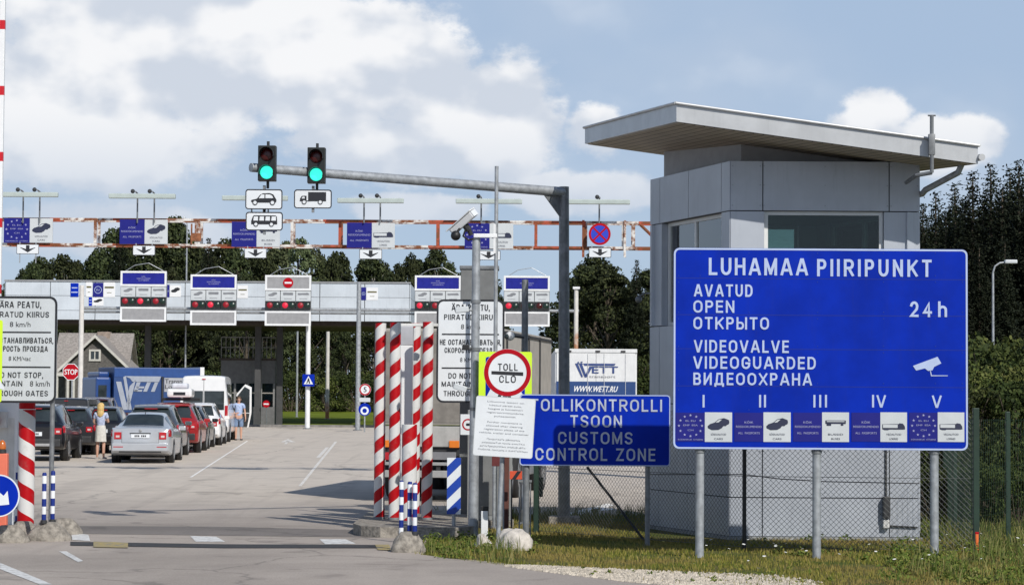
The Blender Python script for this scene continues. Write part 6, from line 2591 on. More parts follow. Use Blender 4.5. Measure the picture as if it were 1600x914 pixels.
# ------------------------------------------------------------------ shingled house
def house():
    d = 156.0
    k = ppm(d)
    p = at(149, 600, d)
    Z = zg(d)
    root = thing('shingled_house', 'old dark shingled house with a steep front gable and white edged roof', 'house', (p.x, d, Z))
    SH = mat('dark_shingle', (.115, .107, .1), .85, var=.3, scale=6, bump=.6, bscale=22)
    RF = mat('grey_roof_shingle', (.27, .245, .225), .85, var=.25, scale=8, bump=.5, bscale=25)
    TR = mat('white_trim', (.58, .56, .52), .6, var=.1)
    f = lambda px, py: ((px - 149) / k, at(px, py, d).z - Z)
    xl, ze = f(100, 573)
    xr, _ = f(198, 573)
    _, za = f(149, 527)
    # front gable wing
    MB().add([(xl, 0, -1), (xr, 0, -1), (xr, 0, ze), (0, 0, za), (xl, 0, ze), (xl, 4, -1), (xr, 4, -1), (xr, 4, ze), (0, 4, za), (xl, 4, ze)],
             [(0, 1, 2, 3, 4), (9, 8, 7, 6, 5), (0, 5, 6, 1), (1, 6, 7, 2), (4, 9, 5, 0)]).build('wall', SH, root)
    ov = .35
    rf = MB()
    for sx, xe in ((-1, xl), (1, xr)):
        sl = (za - ze) / abs(xe)
        e = xe + sx * ov
        zz = ze - sl * ov
        vs = [(0, -.35, za + .02), (e, -.35, zz + .02), (e, 4.4, zz + .02), (0, 4.4, za + .02), (0, -.35, za + .16), (e, -.35, zz + .16), (e, 4.4, zz + .16), (0, 4.4, za + .16)]
        rf.add(vs, [(0, 1, 2, 3), (7, 6, 5, 4), (0, 4, 5, 1), (1, 5, 6, 2), (2, 6, 7, 3)])
    R1 = rf.build('roof', RF, root)
    tr = MB()
    for sx, xe in ((-1, xl), (1, xr)):
        sl = (za - ze) / abs(xe)
        e = xe + sx * (ov + .02)
        zz = ze - sl * (ov + .02)
        tr.add([(0, -.4, za - .04), (e, -.4, zz - .04), (e, -.4, zz + .17), (0, -.4, za + .17), (0, -.355, za - .04), (e, -.355, zz - .04), (e, -.355, zz + .17), (0, -.355, za + .17)],
               [(0, 1, 2, 3), (7, 6, 5, 4), (0, 4, 5, 1), (3, 2, 6, 7), (1, 5, 6, 2)])
    tr.build('barge_board', TR, R1)
    # long house behind, ridge across
    a, zr = f(80, 521)
    b, _ = f(188, 521)
    zw = ze - .2
    MB().add([(a, 2.2, -1), (b, 2.2, -1), (b, 2.2, zw), (a, 2.2, zw), (a, 5.6, -1), (b, 5.6, -1), (b, 5.6, zw), (a, 5.6, zw), (a, 3.9, zr - .2), (b, 3.9, zr - .2)],
             [(0, 1, 2, 3), (5, 4, 7, 6), (4, 0, 3, 8, 7), (1, 5, 6, 9, 2)]).build('wall', SH, root)
    r2 = MB()
    for y0, y1 in ((1.7, 3.9), (6.1, 3.9)):
        z0 = zw - .2
        vs = [(a - .25, y0, z0), (b + .25, y0, z0), (b + .25, y1, zr), (a - .25, y1, zr), (a - .25, y0, z0 + .15), (b + .25, y0, z0 + .15), (b + .25, y1, zr + .15), (a - .25, y1, zr + .15)]
        r2.add(vs, [(0, 1, 2, 3), (7, 6, 5, 4), (0, 4, 5, 1), (1, 5, 6, 2), (2, 6, 7, 3), (3, 7, 4, 0)])
    R2 = r2.build('roof', RF, root)
    c0, zc = f(136, 517)
    c1, _ = f(156, 517)
    MB().bbox(c0, c1, 3.6, 4.3, zr - .3, zc + .05, .02).build('chimney', mat('chimney_brick', (.3, .24, .2), .9, var=.2), R2)
    for (x0, y0, x1, y1) in ((138.5, 546, 157, 564), (131, 590, 149, 607), (166, 590, 182, 607)):
        q0, q1 = f(x0, y1), f(x1, y0)
        fr = MB()
        t = .12
        fr.box(q0[0], q1[0], -.08, -.003, q0[1], q0[1] + t).box(q0[0], q1[0], -.08, -.003, q1[1] - t, q1[1])
        fr.box(q0[0], q0[0] + t, -.08, -.003, q0[1] + t, q1[1] - t).box(q1[0] - t, q1[0], -.08, -.003, q0[1] + t, q1[1] - t)
        m_ = (q0[0] + q1[0]) / 2
        fr.box(m_ - .03, m_ + .03, -.06, -.003, q0[1] + t, q1[1] - t)
        w = fr.build('window', TR, root)
        MB().box(q0[0] + t, q1[0] - t, -.03, -.004, q0[1] + t, q1[1] - t).build('pane', CARGLASS, w)
    # porch posts
    for px in (91, 108, 117):
        x, _ = f(px, 600)
        MB().box(x - .09, x + .09, -.6, -.42, -1, ze - .6).build('porch_post', TR, root)
    x0, _ = f(88, 600)
    x1, z1 = f(122, 600)
    MB().box(x0, x1, -.62, -.02, ze - .6, ze - .4).build('porch_roof', TR, root)


house()


# ------------------------------------------------------------------ lorries
TRAILW = mat('trailer_white', (.68, .69, .7), .42, var=.05, streak=.2)
TRB = mat('trailer_blue', (.018, .055, .18), .45, var=.08, streak=.1)
TRBD = mat('truck_cab_blue', (.012, .05, .2), .3, var=.08, coat=.4)
CHAS = mat('chassis_dark', (.03, .03, .032), .65, var=.3)


def add_wheel(root, x, y, r, w, name='wheel', side=1):
    """wheel as a part with its rim as a sub-part; side: which way the outer face looks"""
    mb = MB()
    mb.M = Matrix.Translation((x, y, r)) @ Matrix.Rotation(R(90), 4, 'Y')
    h = w / 2
    mb.lathe([(r * .6, -h), (r * .9, -h), (r, -h * .7), (r, h * .7), (r * .9, h), (r * .6, h)], 24)
    t = mb.build(name, TYRE, root, True, 50)
    mb = MB()
    mb.M = Matrix.Translation((x + side * (h - .02), y, r)) @ Matrix.Rotation(R(90), 4, 'Y')
    mb.lathe([(r * .64, -.02), (r * .64, .023), (r * .55, .03), (r * .5, .0), (r * .2, .0), (r * .16, .03), (.0, .032)], 20)
    for i in range(7):
        a = 2 * PI * i / 7
        b = Matrix.Translation((x + side * (h - .005), y, r)) @ Matrix.Rotation(a, 4, 'X')
        mb.M = b
        mb.box(-.012, .012, -.03, .03, r * .15, r * .58)
    mb.build('rim', RIM, t)
    return t


def w_logo(mb, x, z, h, y, w=None, slant=.3):
    """the trailer's slanting W with its long bar and the three letters after it"""
    def q(pts):
        mb.poly([(x + (p[0] + slant * 0) * h, z + p[1] * h) for p in pts], y)
    q([(0, 1), (.22, 1), (.62, 0), (.5, -.05)])
    q([(.3, 1), (.52, 1), (.86, .12), (.72, -.0)])
    q([(.72, -.05), (.9, -.05), (1.35, .78), (1.1, .78)])
    q([(.62, 1), (3.1, 1), (3.0, .84), (.72, .84)])


def side_letters(mb, x, z, h, y):
    for i, ch in enumerate('ETT'):
        mb.text(ch, x + i * h * .78, z, h, h * .6, y, 'l', .03)


def white_trailer():
    d = 74.0
    z0 = zg(d) + .0
    x0, x1 = X(868, d), X(996, d)
    zt = at(932, 546, d).z - z0
    cx = (x0 + x1) / 2
    w = x1 - x0
    root = thing('box_trailer', 'white box trailer with a blue lower half seen from its rear doors', 'trailer', (cx, d, z0), R(0))
    L = 11.5
    MB().bbox(-w / 2, w / 2, .04, L, 1.15, zt, .03).build('body', TRAILW, root)
    for sx in (-1, 1):
        a, b = (-w / 2 + .05, -.006) if sx < 0 else (.006, w / 2 - .05)
        MB().box(a, b, -.0, .038, 1.2, zt - .1).build('rear_door', TRAILW, root)
    zs = at(932, 596, d).z - z0
    MB().box(-w / 2 + .04, w / 2 - .04, -.012, -.002, 1.2, zs).build('blue_band', TRB, root)
    MB().box(-w / 2 - .002, w / 2 + .002, -.02, .03, zt - .09, zt + .02).build('top_rail', TRAILW, root)
    for u in (-.33, .02, .33):
        MB().box(u * w - .07, u * w + .07, -.04, -.021, zt - .08, zt - .03).build('hinge', CHAS, root)
    for u in (-.36, -.1, .1, .36):
        MB().tube((u * w, -.022, 1.2), (u * w, -.022, zt - .12), .007, n=6).build('lock_rod', TRAILW, root)
    fx = lambda px: (px - 932) / ppm(d)
    fz = lambda py: at(932, py, d).z - z0
    mb = MB()
    h = .4
    y = -.014
    zb = fz(588.5)
    x = fx(899)
    w_logo(mb, x, zb, h, y)
    mb.text('ETT', fx(926), fz(583), fz(572.5) - fz(583), fx(966) - fx(926), y, 'l', .04)
    mb.text('AS', fx(901), fz(570), .1, .2, y, 'l', .03)
    mb.build('logo', mat('logo_blue', (.03, .06, .2), .5), root)
    mb = MB().text('VELJED, TRANSPORT', fx(941), fz(590.5), .07, fx(957) - fx(925), y)
    mb = MB().text('transport', fx(942), fz(590), .075, .8, y)
    mb.build('small_lettering', PRINTG, root)
    mb = MB()
    zi = fz(612)
    mb.M = Matrix(((1, 0, .28, -.28 * zi), (0, 1, 0, 0), (0, 0, 1, 0), (0, 0, 0, 1)))
    mb.text('WWW.WETT.RU', fx(930), zi, .17, fx(964) - fx(896), -.0155, 'c', .03)
    mb.build('lettering', WHITE, root)
    MB().bbox(-w / 2, w / 2, .0, .12, .5, .62, .01).build('bumper', CHAS, root)
    MB().box(-.5, .5, .5, L - .3, .8, 1.14).build('chassis', CHAS, root)
    for sx in (-1, 1):
        MB().bbox(sx * w * .42 - .12, sx * w * .42 + .12, -.03, .1, .72, .85, .01).build('tail_lamp', LAMPR, root)
        for yy in (2.2, 3.5, 4.8):
            add_wheel(root, sx * (w / 2 - .17), yy, .5, .3, side=sx)


white_trailer()


def grey_lorry():
    """lorry standing behind the striped posts, seen from its rear with one flank turned to the gate"""
    d = 48.0
    pl, pr = X(585, d), X(788, d)
    W = pr - pl
    root = thing('box_lorry', 'beige and grey box lorry seen from its rear behind the striped posts and notices', 'lorry', ((pl + pr) / 2, d, zg(d)), R(-8.5))
    h = W / 2
    L = 7.2
    fz = lambda py: at(690, py, d).z - zg(d)
    BEI = mat('beige_box', (.36, .33, .29), .6, var=.1, streak=.2)
    GRY = mat('grey_tarp', (.23, .21, .185), .7, var=.18, streak=.25)
    zt = fz(513)
    MB().bbox(-h, h, .0, L, fz(664), zt, .03).build('box_body', BEI, root)
    MB().box(-h + .05, h - .05, -.012, -.001, fz(660), zt - .06).build('rear_tarp', GRY, root)
    for x in (-h + .03, h - .03):
        MB().box(x - .03, x + .03, -.02, -.002, fz(664), zt - .02).build('corner_post', mat('deck_grey', (.4, .39, .37), .6, var=.15, streak=.3), root)
    dk = MATS['deck_grey']
    MB().bbox(-h, h, -.06, .3, fz(698), fz(666), .015).build('deck', dk, root)
    MB().box(-h + .1, h - .1, .0, L, fz(712), fz(699)).build('chassis', CHAS, root)
    for x in (-1.06, .33, 1.06):
        MB().bbox(x - .1, x + .1, -.085, -.061, fz(699), fz(688), .01).build('marker_lamp', LAMPA, root)
    MB().bbox(-.36, .36, -.05, -.0, fz(718), fz(706), .01).build('number_plate', mat('plate_dim', (.2, .2, .21), .5), root)
    for x in (-.95, .95):
        MB().bbox(x - .16, x + .16, -.05, .02, fz(719), fz(707), .01).build('tail_lamp', LAMPR, root)
    MB().bbox(-h + .05, h - .05, -.04, .06, fz(727), fz(722), .01).build('bumper_bar', mat('guard_steel', (.36, .36, .35), .5, metal=.2), root)
    MB().bbox(-h + .08, h - .08, -.02, .08, fz(746), fz(735), .01).build('underrun_bar', MATS['guard_steel'], root)
    for x in (-.6, .0, .6):
        MB().box(x - .04, x + .04, .0, .05, fz(735), fz(727)).build('bracket', CHAS, root)
    for yy in (1.3, 2.6, 6.2):
        for sx in (-1, 1):
            for off in (.17, .49):
                add_wheel(root, sx * (h - off), yy, .49, .28, side=sx)
    # fittings of the flank
    MB().box(h + .001, h + .012, .5, 3.4, fz(655), zt - .16).build('side_door', mat('beige_door', (.42, .39, .345), .55, var=.06), root)
    for yy in (.42, 3.5, 5.2):
        MB().box(h + .001, h + .03, yy - .04, yy + .04, fz(664), zt - .04).build('side_post', CHAS, root)
    MB().box(h + .001, h + .03, .0, L, zt - .1, zt - .05).build('roof_trim', CHAS, root)
    MB().bbox(h + .013, h + .05, 3.0, 3.2, 2.4, 2.7, .01).build('latch', PRINTG, root)
    MB().bbox(h - .5, h - .02, 3.4, 4.9, .45, 1.0, .04).build('fuel_tank', GALV_D, root)


grey_lorry()


def blue_lorry():
    d = 110.0
    z0 = zg(d)
    k = ppm(d)
    xa, xb = X(196, d), X(319, d)
    # side wall faces the queue; the lorry stands at a slant
    a = at(178, 600, 107.6)
    b = at(318, 600, 109.4)
    ang = math.atan2(b.y - a.y, b.x - a.x)
    L = math.hypot(b.x - a.x, b.y - a.y)
    root = thing('blue_lorry', 'blue tarpaulin lorry with great slanting letters along its side, standing beyond the queue', 'lorry', (a.x, a.y, z0), ang)
    H = at(245, 575, 110).z - z0
    D = 2.5
    MB().bbox(0, L, 0, D, 1.0, H, .04).build('tarp_body', TRB, root)
    fz = lambda py: at(245, py, 110).z - z0
    fx = lambda px: (px - 178) / 140 * L
    MB().box(.02, L - .18, -.016, -.001, fz(590), H - .05).build('upper_band', mat('band_blue', (.015, .06, .22), .45), root)
    MB().box(L - .17, L + .02, -.03, D + .02, .95, H + .04).build('end_frame', TRAILW, root)
    PAL = mat('logo_pale', (.3, .33, .39), .55, var=.08)
    mb = MB()
    q = lambda pts: mb.poly([(fx(p[0]), fz(p[1])) for p in pts], -.02)
    # traced big W, bar and E T T
    q([(181, 597), (189, 597), (200, 640), (192, 640)])
    q([(192, 590), (196, 588), (206, 640), (201, 640)])
    q([(194, 588.4), (251, 588.4), (247.5, 597), (206, 597), (203, 592)])
    q([(202, 604), (211.5, 594), (201, 640), (197, 634)])
    for (x, pts) in ((0, [(213, 597.5), (219, 597.5), (214, 612), (208, 612)]), (0, [(213, 604), (225, 604), (224, 607), (212, 607)]), (0, [(209, 609), (222, 609), (221, 612), (208, 612)]),
                     (0, [(229, 597.5), (235, 597.5), (229, 612), (223, 612)]), (0, [(241, 597.5), (246.5, 597.5), (241, 612), (235, 612)])):
        mb.poly([(fx(p[0]), fz(p[1])) for p in pts], -.0215)
    mb.build('logo', PAL, root)
    MB().box(fx(256), fx(300), -.016, -.002, fz(612), fz(590.5)).build('pale_panel', mat('panel_grey', (.34, .35, .38), .6), root)
    mb = MB()
    mb.text('Transport', fx(277), fz(599), .19, fx(298) - fx(258), -.02, 'c', .02)
    mb.text('Logistics', fx(277), fz(607), .16, fx(298) - fx(258), -.02, 'c', .02)
    mb.build('small_lettering', PRINT, root)
    MB().tube((fx(253), -.05, 1.0), (fx(253), -.05, H - .4), .05, n=8).build('drain_pipe', CHAS, root)
    # cab
    MB().bbox(-.78, -.1, .1, D - .1, .6, fz(590), .1).build('cab', TRBD, root)
    MB().bbox(-.6, -.12, .3, D - .3, fz(590) + .005, fz(582), .08).build('air_deflector', TRBD, root)
    MB().box(-.68, -.3, .085, .098, 1.6, 2.2).build('side_window', CARGLASS, root)
    MB().box(-.7, L, .4, D - .4, .6, .98).build('chassis', CHAS, root)
    for px in (-.4, L * .6, L * .85):
        for yy in (.15, D - .15):
            mb = MB()
            mb.M = Matrix.Translation((px, yy, .48)) @ Matrix.Rotation(R(90), 4, 'X')
            mb.lathe([(.3, -.15), (.45, -.15), (.48, -.1), (.48, .1), (.45, .15), (.3, .15)], 20)
            mb.build('wheel', TYRE, root, True)


blue_lorry()


# ------------------------------------------------------------------ cars
def pchip(xs, ys, x):
    xs, ys = np.asarray(xs, float), np.asarray(ys, float)
    h = np.diff(xs)
    dl = np.diff(ys) / h
    m = np.zeros(len(xs))
    for i in range(1, len(xs) - 1):
        if dl[i - 1] * dl[i] > 0:
            w1, w2 = 2 * h[i] + h[i - 1], h[i] + 2 * h[i - 1]
            m[i] = (w1 + w2) / (w1 / dl[i - 1] + w2 / dl[i])
    m[0], m[-1] = dl[0], dl[-1]
    i = np.clip(np.searchsorted(xs, x) - 1, 0, len(h) - 1)
    t = (x - xs[i]) / h[i]
    return ((2 * t ** 3 - 3 * t ** 2 + 1) * ys[i] + (t ** 3 - 2 * t ** 2 + t) * h[i] * m[i] + (-2 * t ** 3 + 3 * t ** 2) * ys[i + 1] + (t ** 3 - t ** 2) * h[i] * m[i + 1])


SHAPES = {
    # y, z_bottom, z_belt, z_top, half widths: sill, belt, top
    'sedan': ([(0, .42, .93, .95, .76, .72, .60), (.05, .34, .99, 1.01, .82, .79, .66), (.3, .26, 1.02, 1.05, .87, .83, .66), (.62, .22, 1.02, 1.07, .885, .84, .62), (1.45, .22, .98, 1.41, .885, .85, .55), (2.1, .22, .95, 1.46, .885, .85, .565),
               (2.75, .22, .93, 1.43, .885, .85, .55), (3.45, .22, .92, .98, .885, .84, .66), (4.2, .26, .82, .86, .86, .8, .66), (4.55, .36, .62, .66, .72, .66, .55)], .62, 1.45, 2.75, 3.45, (1.0, 3.6), .33),
    'suv': ([(0, .5, .98, 1.0, .84, .8, .66), (.06, .42, 1.06, 1.09, .89, .85, .68), (.16, .36, 1.08, 1.14, .915, .87, .68), (.48, .33, 1.06, 1.58, .925, .88, .58), (.75, .32, 1.05, 1.64, .925, .88, .595), (1.9, .32, 1.03, 1.68, .925, .88, .61),
             (2.6, .32, 1.01, 1.64, .925, .88, .6), (3.35, .33, 1.0, 1.07, .925, .87, .7), (4.2, .36, .93, .98, .9, .84, .7), (4.6, .45, .72, .76, .78, .72, .6)], .16, .48, 2.6, 3.35, (.95, 3.65), .37),
    'hatch': ([(0, .46, .9, .92, .78, .74, .6), (.05, .36, .99, 1.01, .84, .8, .64), (.14, .3, 1.02, 1.06, .87, .83, .64), (.5, .27, 1.0, 1.46, .885, .84, .55), (.8, .26, .98, 1.52, .885, .85, .565), (1.8, .26, .96, 1.55, .885, .85, .58),
              (2.4, .26, .94, 1.5, .885, .85, .56), (3.15, .26, .93, 1.0, .885, .84, .66), (3.85, .3, .85, .9, .86, .8, .66), (4.2, .4, .66, .7, .74, .68, .56)], .14, .5, 2.4, 3.15, (.85, 3.4), .34),
    'van': ([(0, .5, 1.2, 2.52, .96, .955, .80), (.05, .42, 1.22, 2.58, .985, .975, .82), (.3, .38, 1.22, 2.62, .99, .98, .83), (2.5, .36, 1.2, 2.63, .99, .98, .83), (3.9, .36, 1.18, 2.56, .99, .98, .81), (4.35, .36, 1.16, 2.3, .99, .97, .78), (5.0, .38, 1.12, 1.3, .98, .94, .8),
             (5.5, .42, .98, 1.02, .93, .88, .75), (5.7, .5, .8, .84, .8, .75, .6)], .02, .05, 4.2, 5.0, (1.0, 4.7), .36),
}


def car(shape, paint, name, label, px_right, d, rz=0.0, hs=1.0, ws=1.0, cat='car', group='cars waiting in the queue', opts=()):
    st, ub, ur, uf, uw, axles, wr = SHAPES[shape]
    st = np.array(st, float)
    W = st[:, 4].max() * ws
    xr = X(px_right, d)
    root = thing(name, label, cat, (xr - W * math.cos(rz), d, zg(d + .5)), rz, group)
    ys = st[:, 0]

    def sec(u):
        zb, zl, zt, w0, w1, w2 = [float(pchip(ys, st[:, j], u)) for j in range(1, 7)]
        w0, w1, w2 = w0 * ws, w1 * ws, w2 * ws
        k = hs
        up = zt - zl
        r = min(.07, up * .3)
        pts = [(w0 * .93, zb), (w0 * .985, zb + .05), (w0, zb + (zl - zb) * .35), (w0 * .995, zb + (zl - zb) * .62), (w0 * .5 + w1 * .5 + .012, zb + (zl - zb) * .88), (w1, zl), (w1 + (w2 - w1) * .55, zl + up * .5),
               (w2, zt - r), (w2 * .94, zt - r * .35), (w2 * .8, zt - r * .08), (w2 * .45, zt + .006), (0, zt + .01)]
        return [(a, b * k) for a, b in pts]
    NU = sorted(set(list(np.linspace(0, ys[-1], 46)) + list(ys)))
    full = []
    for u in NU:
        s = sec(u)
        full.append([(x, u, z) for x, z in s] + [(-x, u, z) for x, z in s[-2::-1]])
    n = len(full[0])
    mb = MB()
    vs = [p for row in full for p in row]
    fs = []
    for i in range(len(NU) - 1):
        for j in range(n - 1):
            fs.append((i * n + j, i * n + j + 1, (i + 1) * n + j + 1, (i + 1) * n + j))
        fs.append(((i + 1) * n, (i + 1) * n + n - 1, i * n + n - 1, i * n))
    fs.append(tuple(range(n - 1, -1, -1)))
    fs.append(tuple((len(NU) - 1) * n + j for j in range(n)))
    mb.add(vs, fs).build('body', paint, root, True, 32)

    def patch(u0, u1, v0, v1, nm, m, off=.006, par=None, nu=6, mirror=False, slant=0.0):
        """a skin laid over the body between stations u0-u1 and section points v0-v1 (12 is the roof middle)"""
        mb = MB()
        vv = np.linspace(v0, v1, max(3, int((v1 - v0) * 2) + 1))
        P = []
        for i in range(nu + 1):
            row = []
            for v in vv:
                u = u0 + (u1 - u0) * i / nu + slant * (v - v0) / max(1e-6, v1 - v0)
                s = sec(u)
                s = s + [(-x, z) for x, z in s[-2::-1]]
                a = int(math.floor(v))
                a = min(a, len(s) - 2)
                t = v - a
                row.append(Vector((s[a][0] * (1 - t) + s[a + 1][0] * t, u, s[a][1] * (1 - t) + s[a + 1][1] * t)))
            P.append(row)
        c = Vector((0, ys[-1] / 2, .8))
        vs, fs = [], []
        m_ = len(vv)
        for i in range(nu + 1):
            for j in range(m_):
                du = P[min(i + 1, nu)][j] - P[max(i - 1, 0)][j]
                dv = P[i][min(j + 1, m_ - 1)] - P[i][max(j - 1, 0)]
                nn = du.cross(dv)
                if nn.length < 1e-9:
                    nn = Vector((0, 0, 1))
                nn.normalize()
                if nn.dot(P[i][j] - Vector((0, P[i][j].y + (.3 if u1 < 1 else 0), .7))) < 0:
                    nn = -nn
                q = P[i][j] + nn * off
                vs.append((-q.x if mirror else q.x, q.y, q.z))
        for i in range(nu):
            for j in range(m_ - 1):
                f = (i * m_ + j, i * m_ + j + 1, (i + 1) * m_ + j + 1, (i + 1) * m_ + j)
                fs.append(f if not mirror else f[::-1])
        return mb.add(vs, fs).build(nm, m, par or root, True, 60)
    zr = lambda u: sec(u)[-1][1]
    if shape != 'van':
        du = ur - ub
        patch(ub + du * .1, ur - du * .08, 6.9 if False else 7.2, 14.8, 'rear_window', CARGLASS)
        patch(uf + .08, uw - .1, 7.2, 14.8, 'windscreen', CARGLASS)
        for mir in (False, True):
            if shape == 'sedan':
                rng_ = [(1.02, 1.93, .3), (1.99, 2.95, -.02)]
            else:
                rng_ = [(.42, .92, .12), (.98, 1.75, .0), (1.81, 2.85, -.05)]
            for (a, b, s_) in rng_:
                patch(a, b, 5.15, 6.85, 'side_window', CARGLASS, mirror=mir, slant=s_ * .5 if a > 1.5 else s_)
    else:
        patch(4.42, 4.98, 7.4, 14.6, 'windscreen', CARGLASS)
        for mir in (False, True):
            for a, b in ((.5, 1.6), (1.75, 2.85), (3.1, 4.3)):
                patch(a, b, 5.1, 6.6, 'side_window', CARGLASS, mirror=mir)
    e = sec(0)
    zb0, zt0 = e[0][1], e[5][1]
    Hh = zt0 - zb0
    # rear details
    if shape == 'van':
        for sx in (-1, 1):
            a, b = sorted((sx * .03, sx * .80))
            MB().bbox(a, b, -.02, .01, 1.28 * hs, 2.02 * hs, .008).build('rear_window', CARGLASS, root)
            a, b = sorted((sx * .83, sx * .95))
            MB().bbox(a, b, -.02, .06, .95, 1.45, .01).build('tail_lamp', LAMPR, root)
        MB().box(-.008, .008, -.004, .0, .6, 2.45).build('door_seam', BLACK, root)
        MB().bbox(-.94, .94, -.1, .05, .46, .62, .02).build('bumper', mat('bumper_grey', (.08, .08, .085), .6), root)
        MB().bbox(-.26, .26, -.015, .0, .8, .92, .003).build('number_plate', SIGNW, root)
        MB().bbox(-.07, .07, -.03, .0, 2.46 * hs, 2.5 * hs, .01).build('brake_lamp', LAMPR, root)
    else:
        lx = .54 * ws if shape != 'suv' else .62 * ws
        lz0, lz1 = zb0 + Hh * .55, zb0 + Hh * .95
        if shape == 'suv':
            lz0, lz1 = zb0 + Hh * .62, zb0 + Hh * 1.0
        for sx in (-1, 1):
            a, b = sorted((sx * lx, sx * (e[3][0] - .012)))
            t = MB().bbox(a, b, -.018, .03, lz0, lz1, .012).build('tail_lamp', LAMPR, root)
            MB().bbox(a + .05, b - .05, -.022, -.017, lz0 + .05, lz0 + .11, .001).build('reversing_lamp', mat('clear_lens', (.6, .5, .5), .2), t)
            patch(.03, .3, 3.2, 4.7, 'lamp_wrap', LAMPR, .007, t, mirror=(sx < 0), nu=5)
        pz = zb0 + Hh * (.62 if shape == 'sedan' else .52)
        pl = MB().bbox(-.26, .26, -.024, .002, pz, pz + .115, .002).build('number_plate', SIGNW, root)
        mb = MB()
        for i, x in enumerate((-.16, -.11, -.06, .03, .08, .13)):
            mb.poly([(x, pz + .03), (x + .035, pz + .03), (x + .035, pz + .085), (x, pz + .085)], -.0275)
        mb.build('print', PRINT, pl)
        MB().bbox(-.3, .3, -.012, .002, pz + .118, pz + .15, .004).build('plate_recess', DARK, root)
        MB().lathe([(.045, 0), (.045, .01), (.02, .014)], 16).build('badge', RIM, root) if False else None
        mb = MB()
        mb.M = Matrix.Translation((0, -.004, pz + .21)) @ Matrix.Rotation(R(90), 4, 'X')
        mb.lathe([(.045, 0), (.045, .006), (.02, .012)], 16).build('badge', RIM, root)
        sm = MB()
        xs_, zt_, zb_ = lx - .012, zb0 + Hh * .97, zb0 + Hh * .345
        for sx in (-1, 1):
            sm.box(sx * xs_ - .004, sx * xs_ + .004, -.0045, .004, zb_, zt_)
        sm.box(-xs_, xs_, -.0045, .004, zb_ + .0, zb_ + .009)
        sm.build('boot_seam', BLACK, root)
        lower = DARK if shape == 'suv' or 'darkbumper' in opts else paint
        MB().bbox(-.8 * ws, .8 * ws, -.075, .2, zb0 - .06, zb0 + Hh * .34, .03).build('bumper', lower, root)
        if shape == 'sedan':
            MB().bbox(-.6, .6, -.06, .1, zb0 - .1, zb0 - .055, .015).build('diffuser', DARK, root)
            for sx in (-1, 1):
                MB().bbox(sx * .62 - .14, sx * .62 + .14, -.082, -.07, zb0 + .05, zb0 + .075, .002).build('reflector', LAMPR, root)
            MB().tube((.0, 1.5, 1.4 * hs + .02), (0, 1.42, 1.4 * hs + .07), .012, n=6).build('aerial', BLACK, root)
        elif shape == 'suv':
            MB().bbox(-.5, .5, -.085, .0, zb0 - .05, zb0 + .03, .01).build('skid_plate', mat('skid_silver', (.4, .4, .4), .45, metal=.4), root)
            for sx in (-1, 1):
                MB().tube((sx * .56 * ws, .9, zr(.9) - .02), (sx * .56 * ws, 2.5, zr(2.5) - .01), .022, n=8).build('roof_rail', GALV_D, root)
        if shape in ('suv', 'hatch'):
            MB().bbox(-.55 * ws, .55 * ws, ur - .14, ur + .08, zr(ur) - .03, zr(ur) + .012, .012).build('spoiler', paint, root)
            MB().bbox(-.2, .2, ur - .146, ur - .1, zr(ur) - .055, zr(ur) - .032, .003).build('brake_lamp', LAMPR, root)
    # wheels, arches, mirrors, door seams
    for yy in axles:
        for sx in (-1, 1):
            xw = W - .115
            ar = MB()
            ar.M = Matrix.Translation((sx * (W - .06), yy, wr)) @ Matrix.Rotation(R(90), 4, 'Y')
            ar.lathe([(wr * 1.14, -.06), (wr * 1.14, .062)], 26)
            ar.build('wheel_arch', BLACK, root)
            add_wheel(root, sx * xw, yy, wr, .24, side=sx)
    um = uw - .35 if shape != 'van' else 4.5
    bm_ = sec(um)[5]
    for sx in (-1, 1):
        x0, x1 = sorted((sx * (bm_[0] - .01), sx * (bm_[0] + .2)))
        hgt = .13 if shape != 'van' else .3
        m_ = MB().bbox(x0, x1, um - .06, um + .09, bm_[1] + .0, bm_[1] + hgt, .03).build('mirror', paint if shape != 'van' else DARK, root)
        for uu in ((1.96, 1.05, 2.95) if shape != 'van' else (3.0, 4.35)):
            patch(uu - .006, uu + .006, 1.5, 5.0, 'door_seam', BLACK, .003, mirror=(sx < 0), nu=1)
        patch(1.75 if shape != 'van' else 3.2, 1.9 if shape != 'van' else 3.35, 4.25, 4.4, 'door_handle', paint, .02, mirror=(sx < 0), nu=2)
    return root, sec, W


def paint(name, col, metal=.0, rough=.28):
    return mat(name, col, rough, metal, var=.03, coat=.7, spec=.5)


SILVER = paint('silver_paint', (.47, .49, .52), .3, .3)
GREYP = paint('grey_car_paint', (.1, .11, .125), .4)
BLACKP = paint('black_car_paint', (.008, .008, .01))
DGREY = paint('dark_grey_car_paint', (.035, .036, .04), .3, .35)
REDP = paint('red_car_paint', (.36, .018, .018), .15)
MAROON = paint('maroon_car_paint', (.075, .02, .022), .2)
WHITEC = paint('white_car_paint', (.78, .78, .78))
TH = R(3.0)
car('sedan', SILVER, 'sedan_car', 'silver saloon car last in the queue, its boot towards the gate', 269.5, 70.0, TH)
car('suv', GREYP, 'estate_car', 'dark grey car just ahead of the silver saloon, roof showing over it', 281.5, 75.2, TH, .985, .97)
r_, sec_, w_ = car('suv', REDP, 'crossover_car', 'bright red crossover ahead of the dark grey car, with a white roof box', 312.5, 80.6, TH, 1.0, .97)
car('hatch', BLACKP, 'hatchback_car', 'dark hatchback squeezed between the red crossover and the white car', 326.5, 85.6, TH)
car('hatch', WHITEC, 'hatchback_car', 'white hatchback standing right behind the white van', 346, 90.6, TH, 1.03)
car('suv', BLACKP, 'crossover_car', 'black crossover half hidden by the grey speed notice post', 103.5, 71.3, TH, 1.0, 1.0)
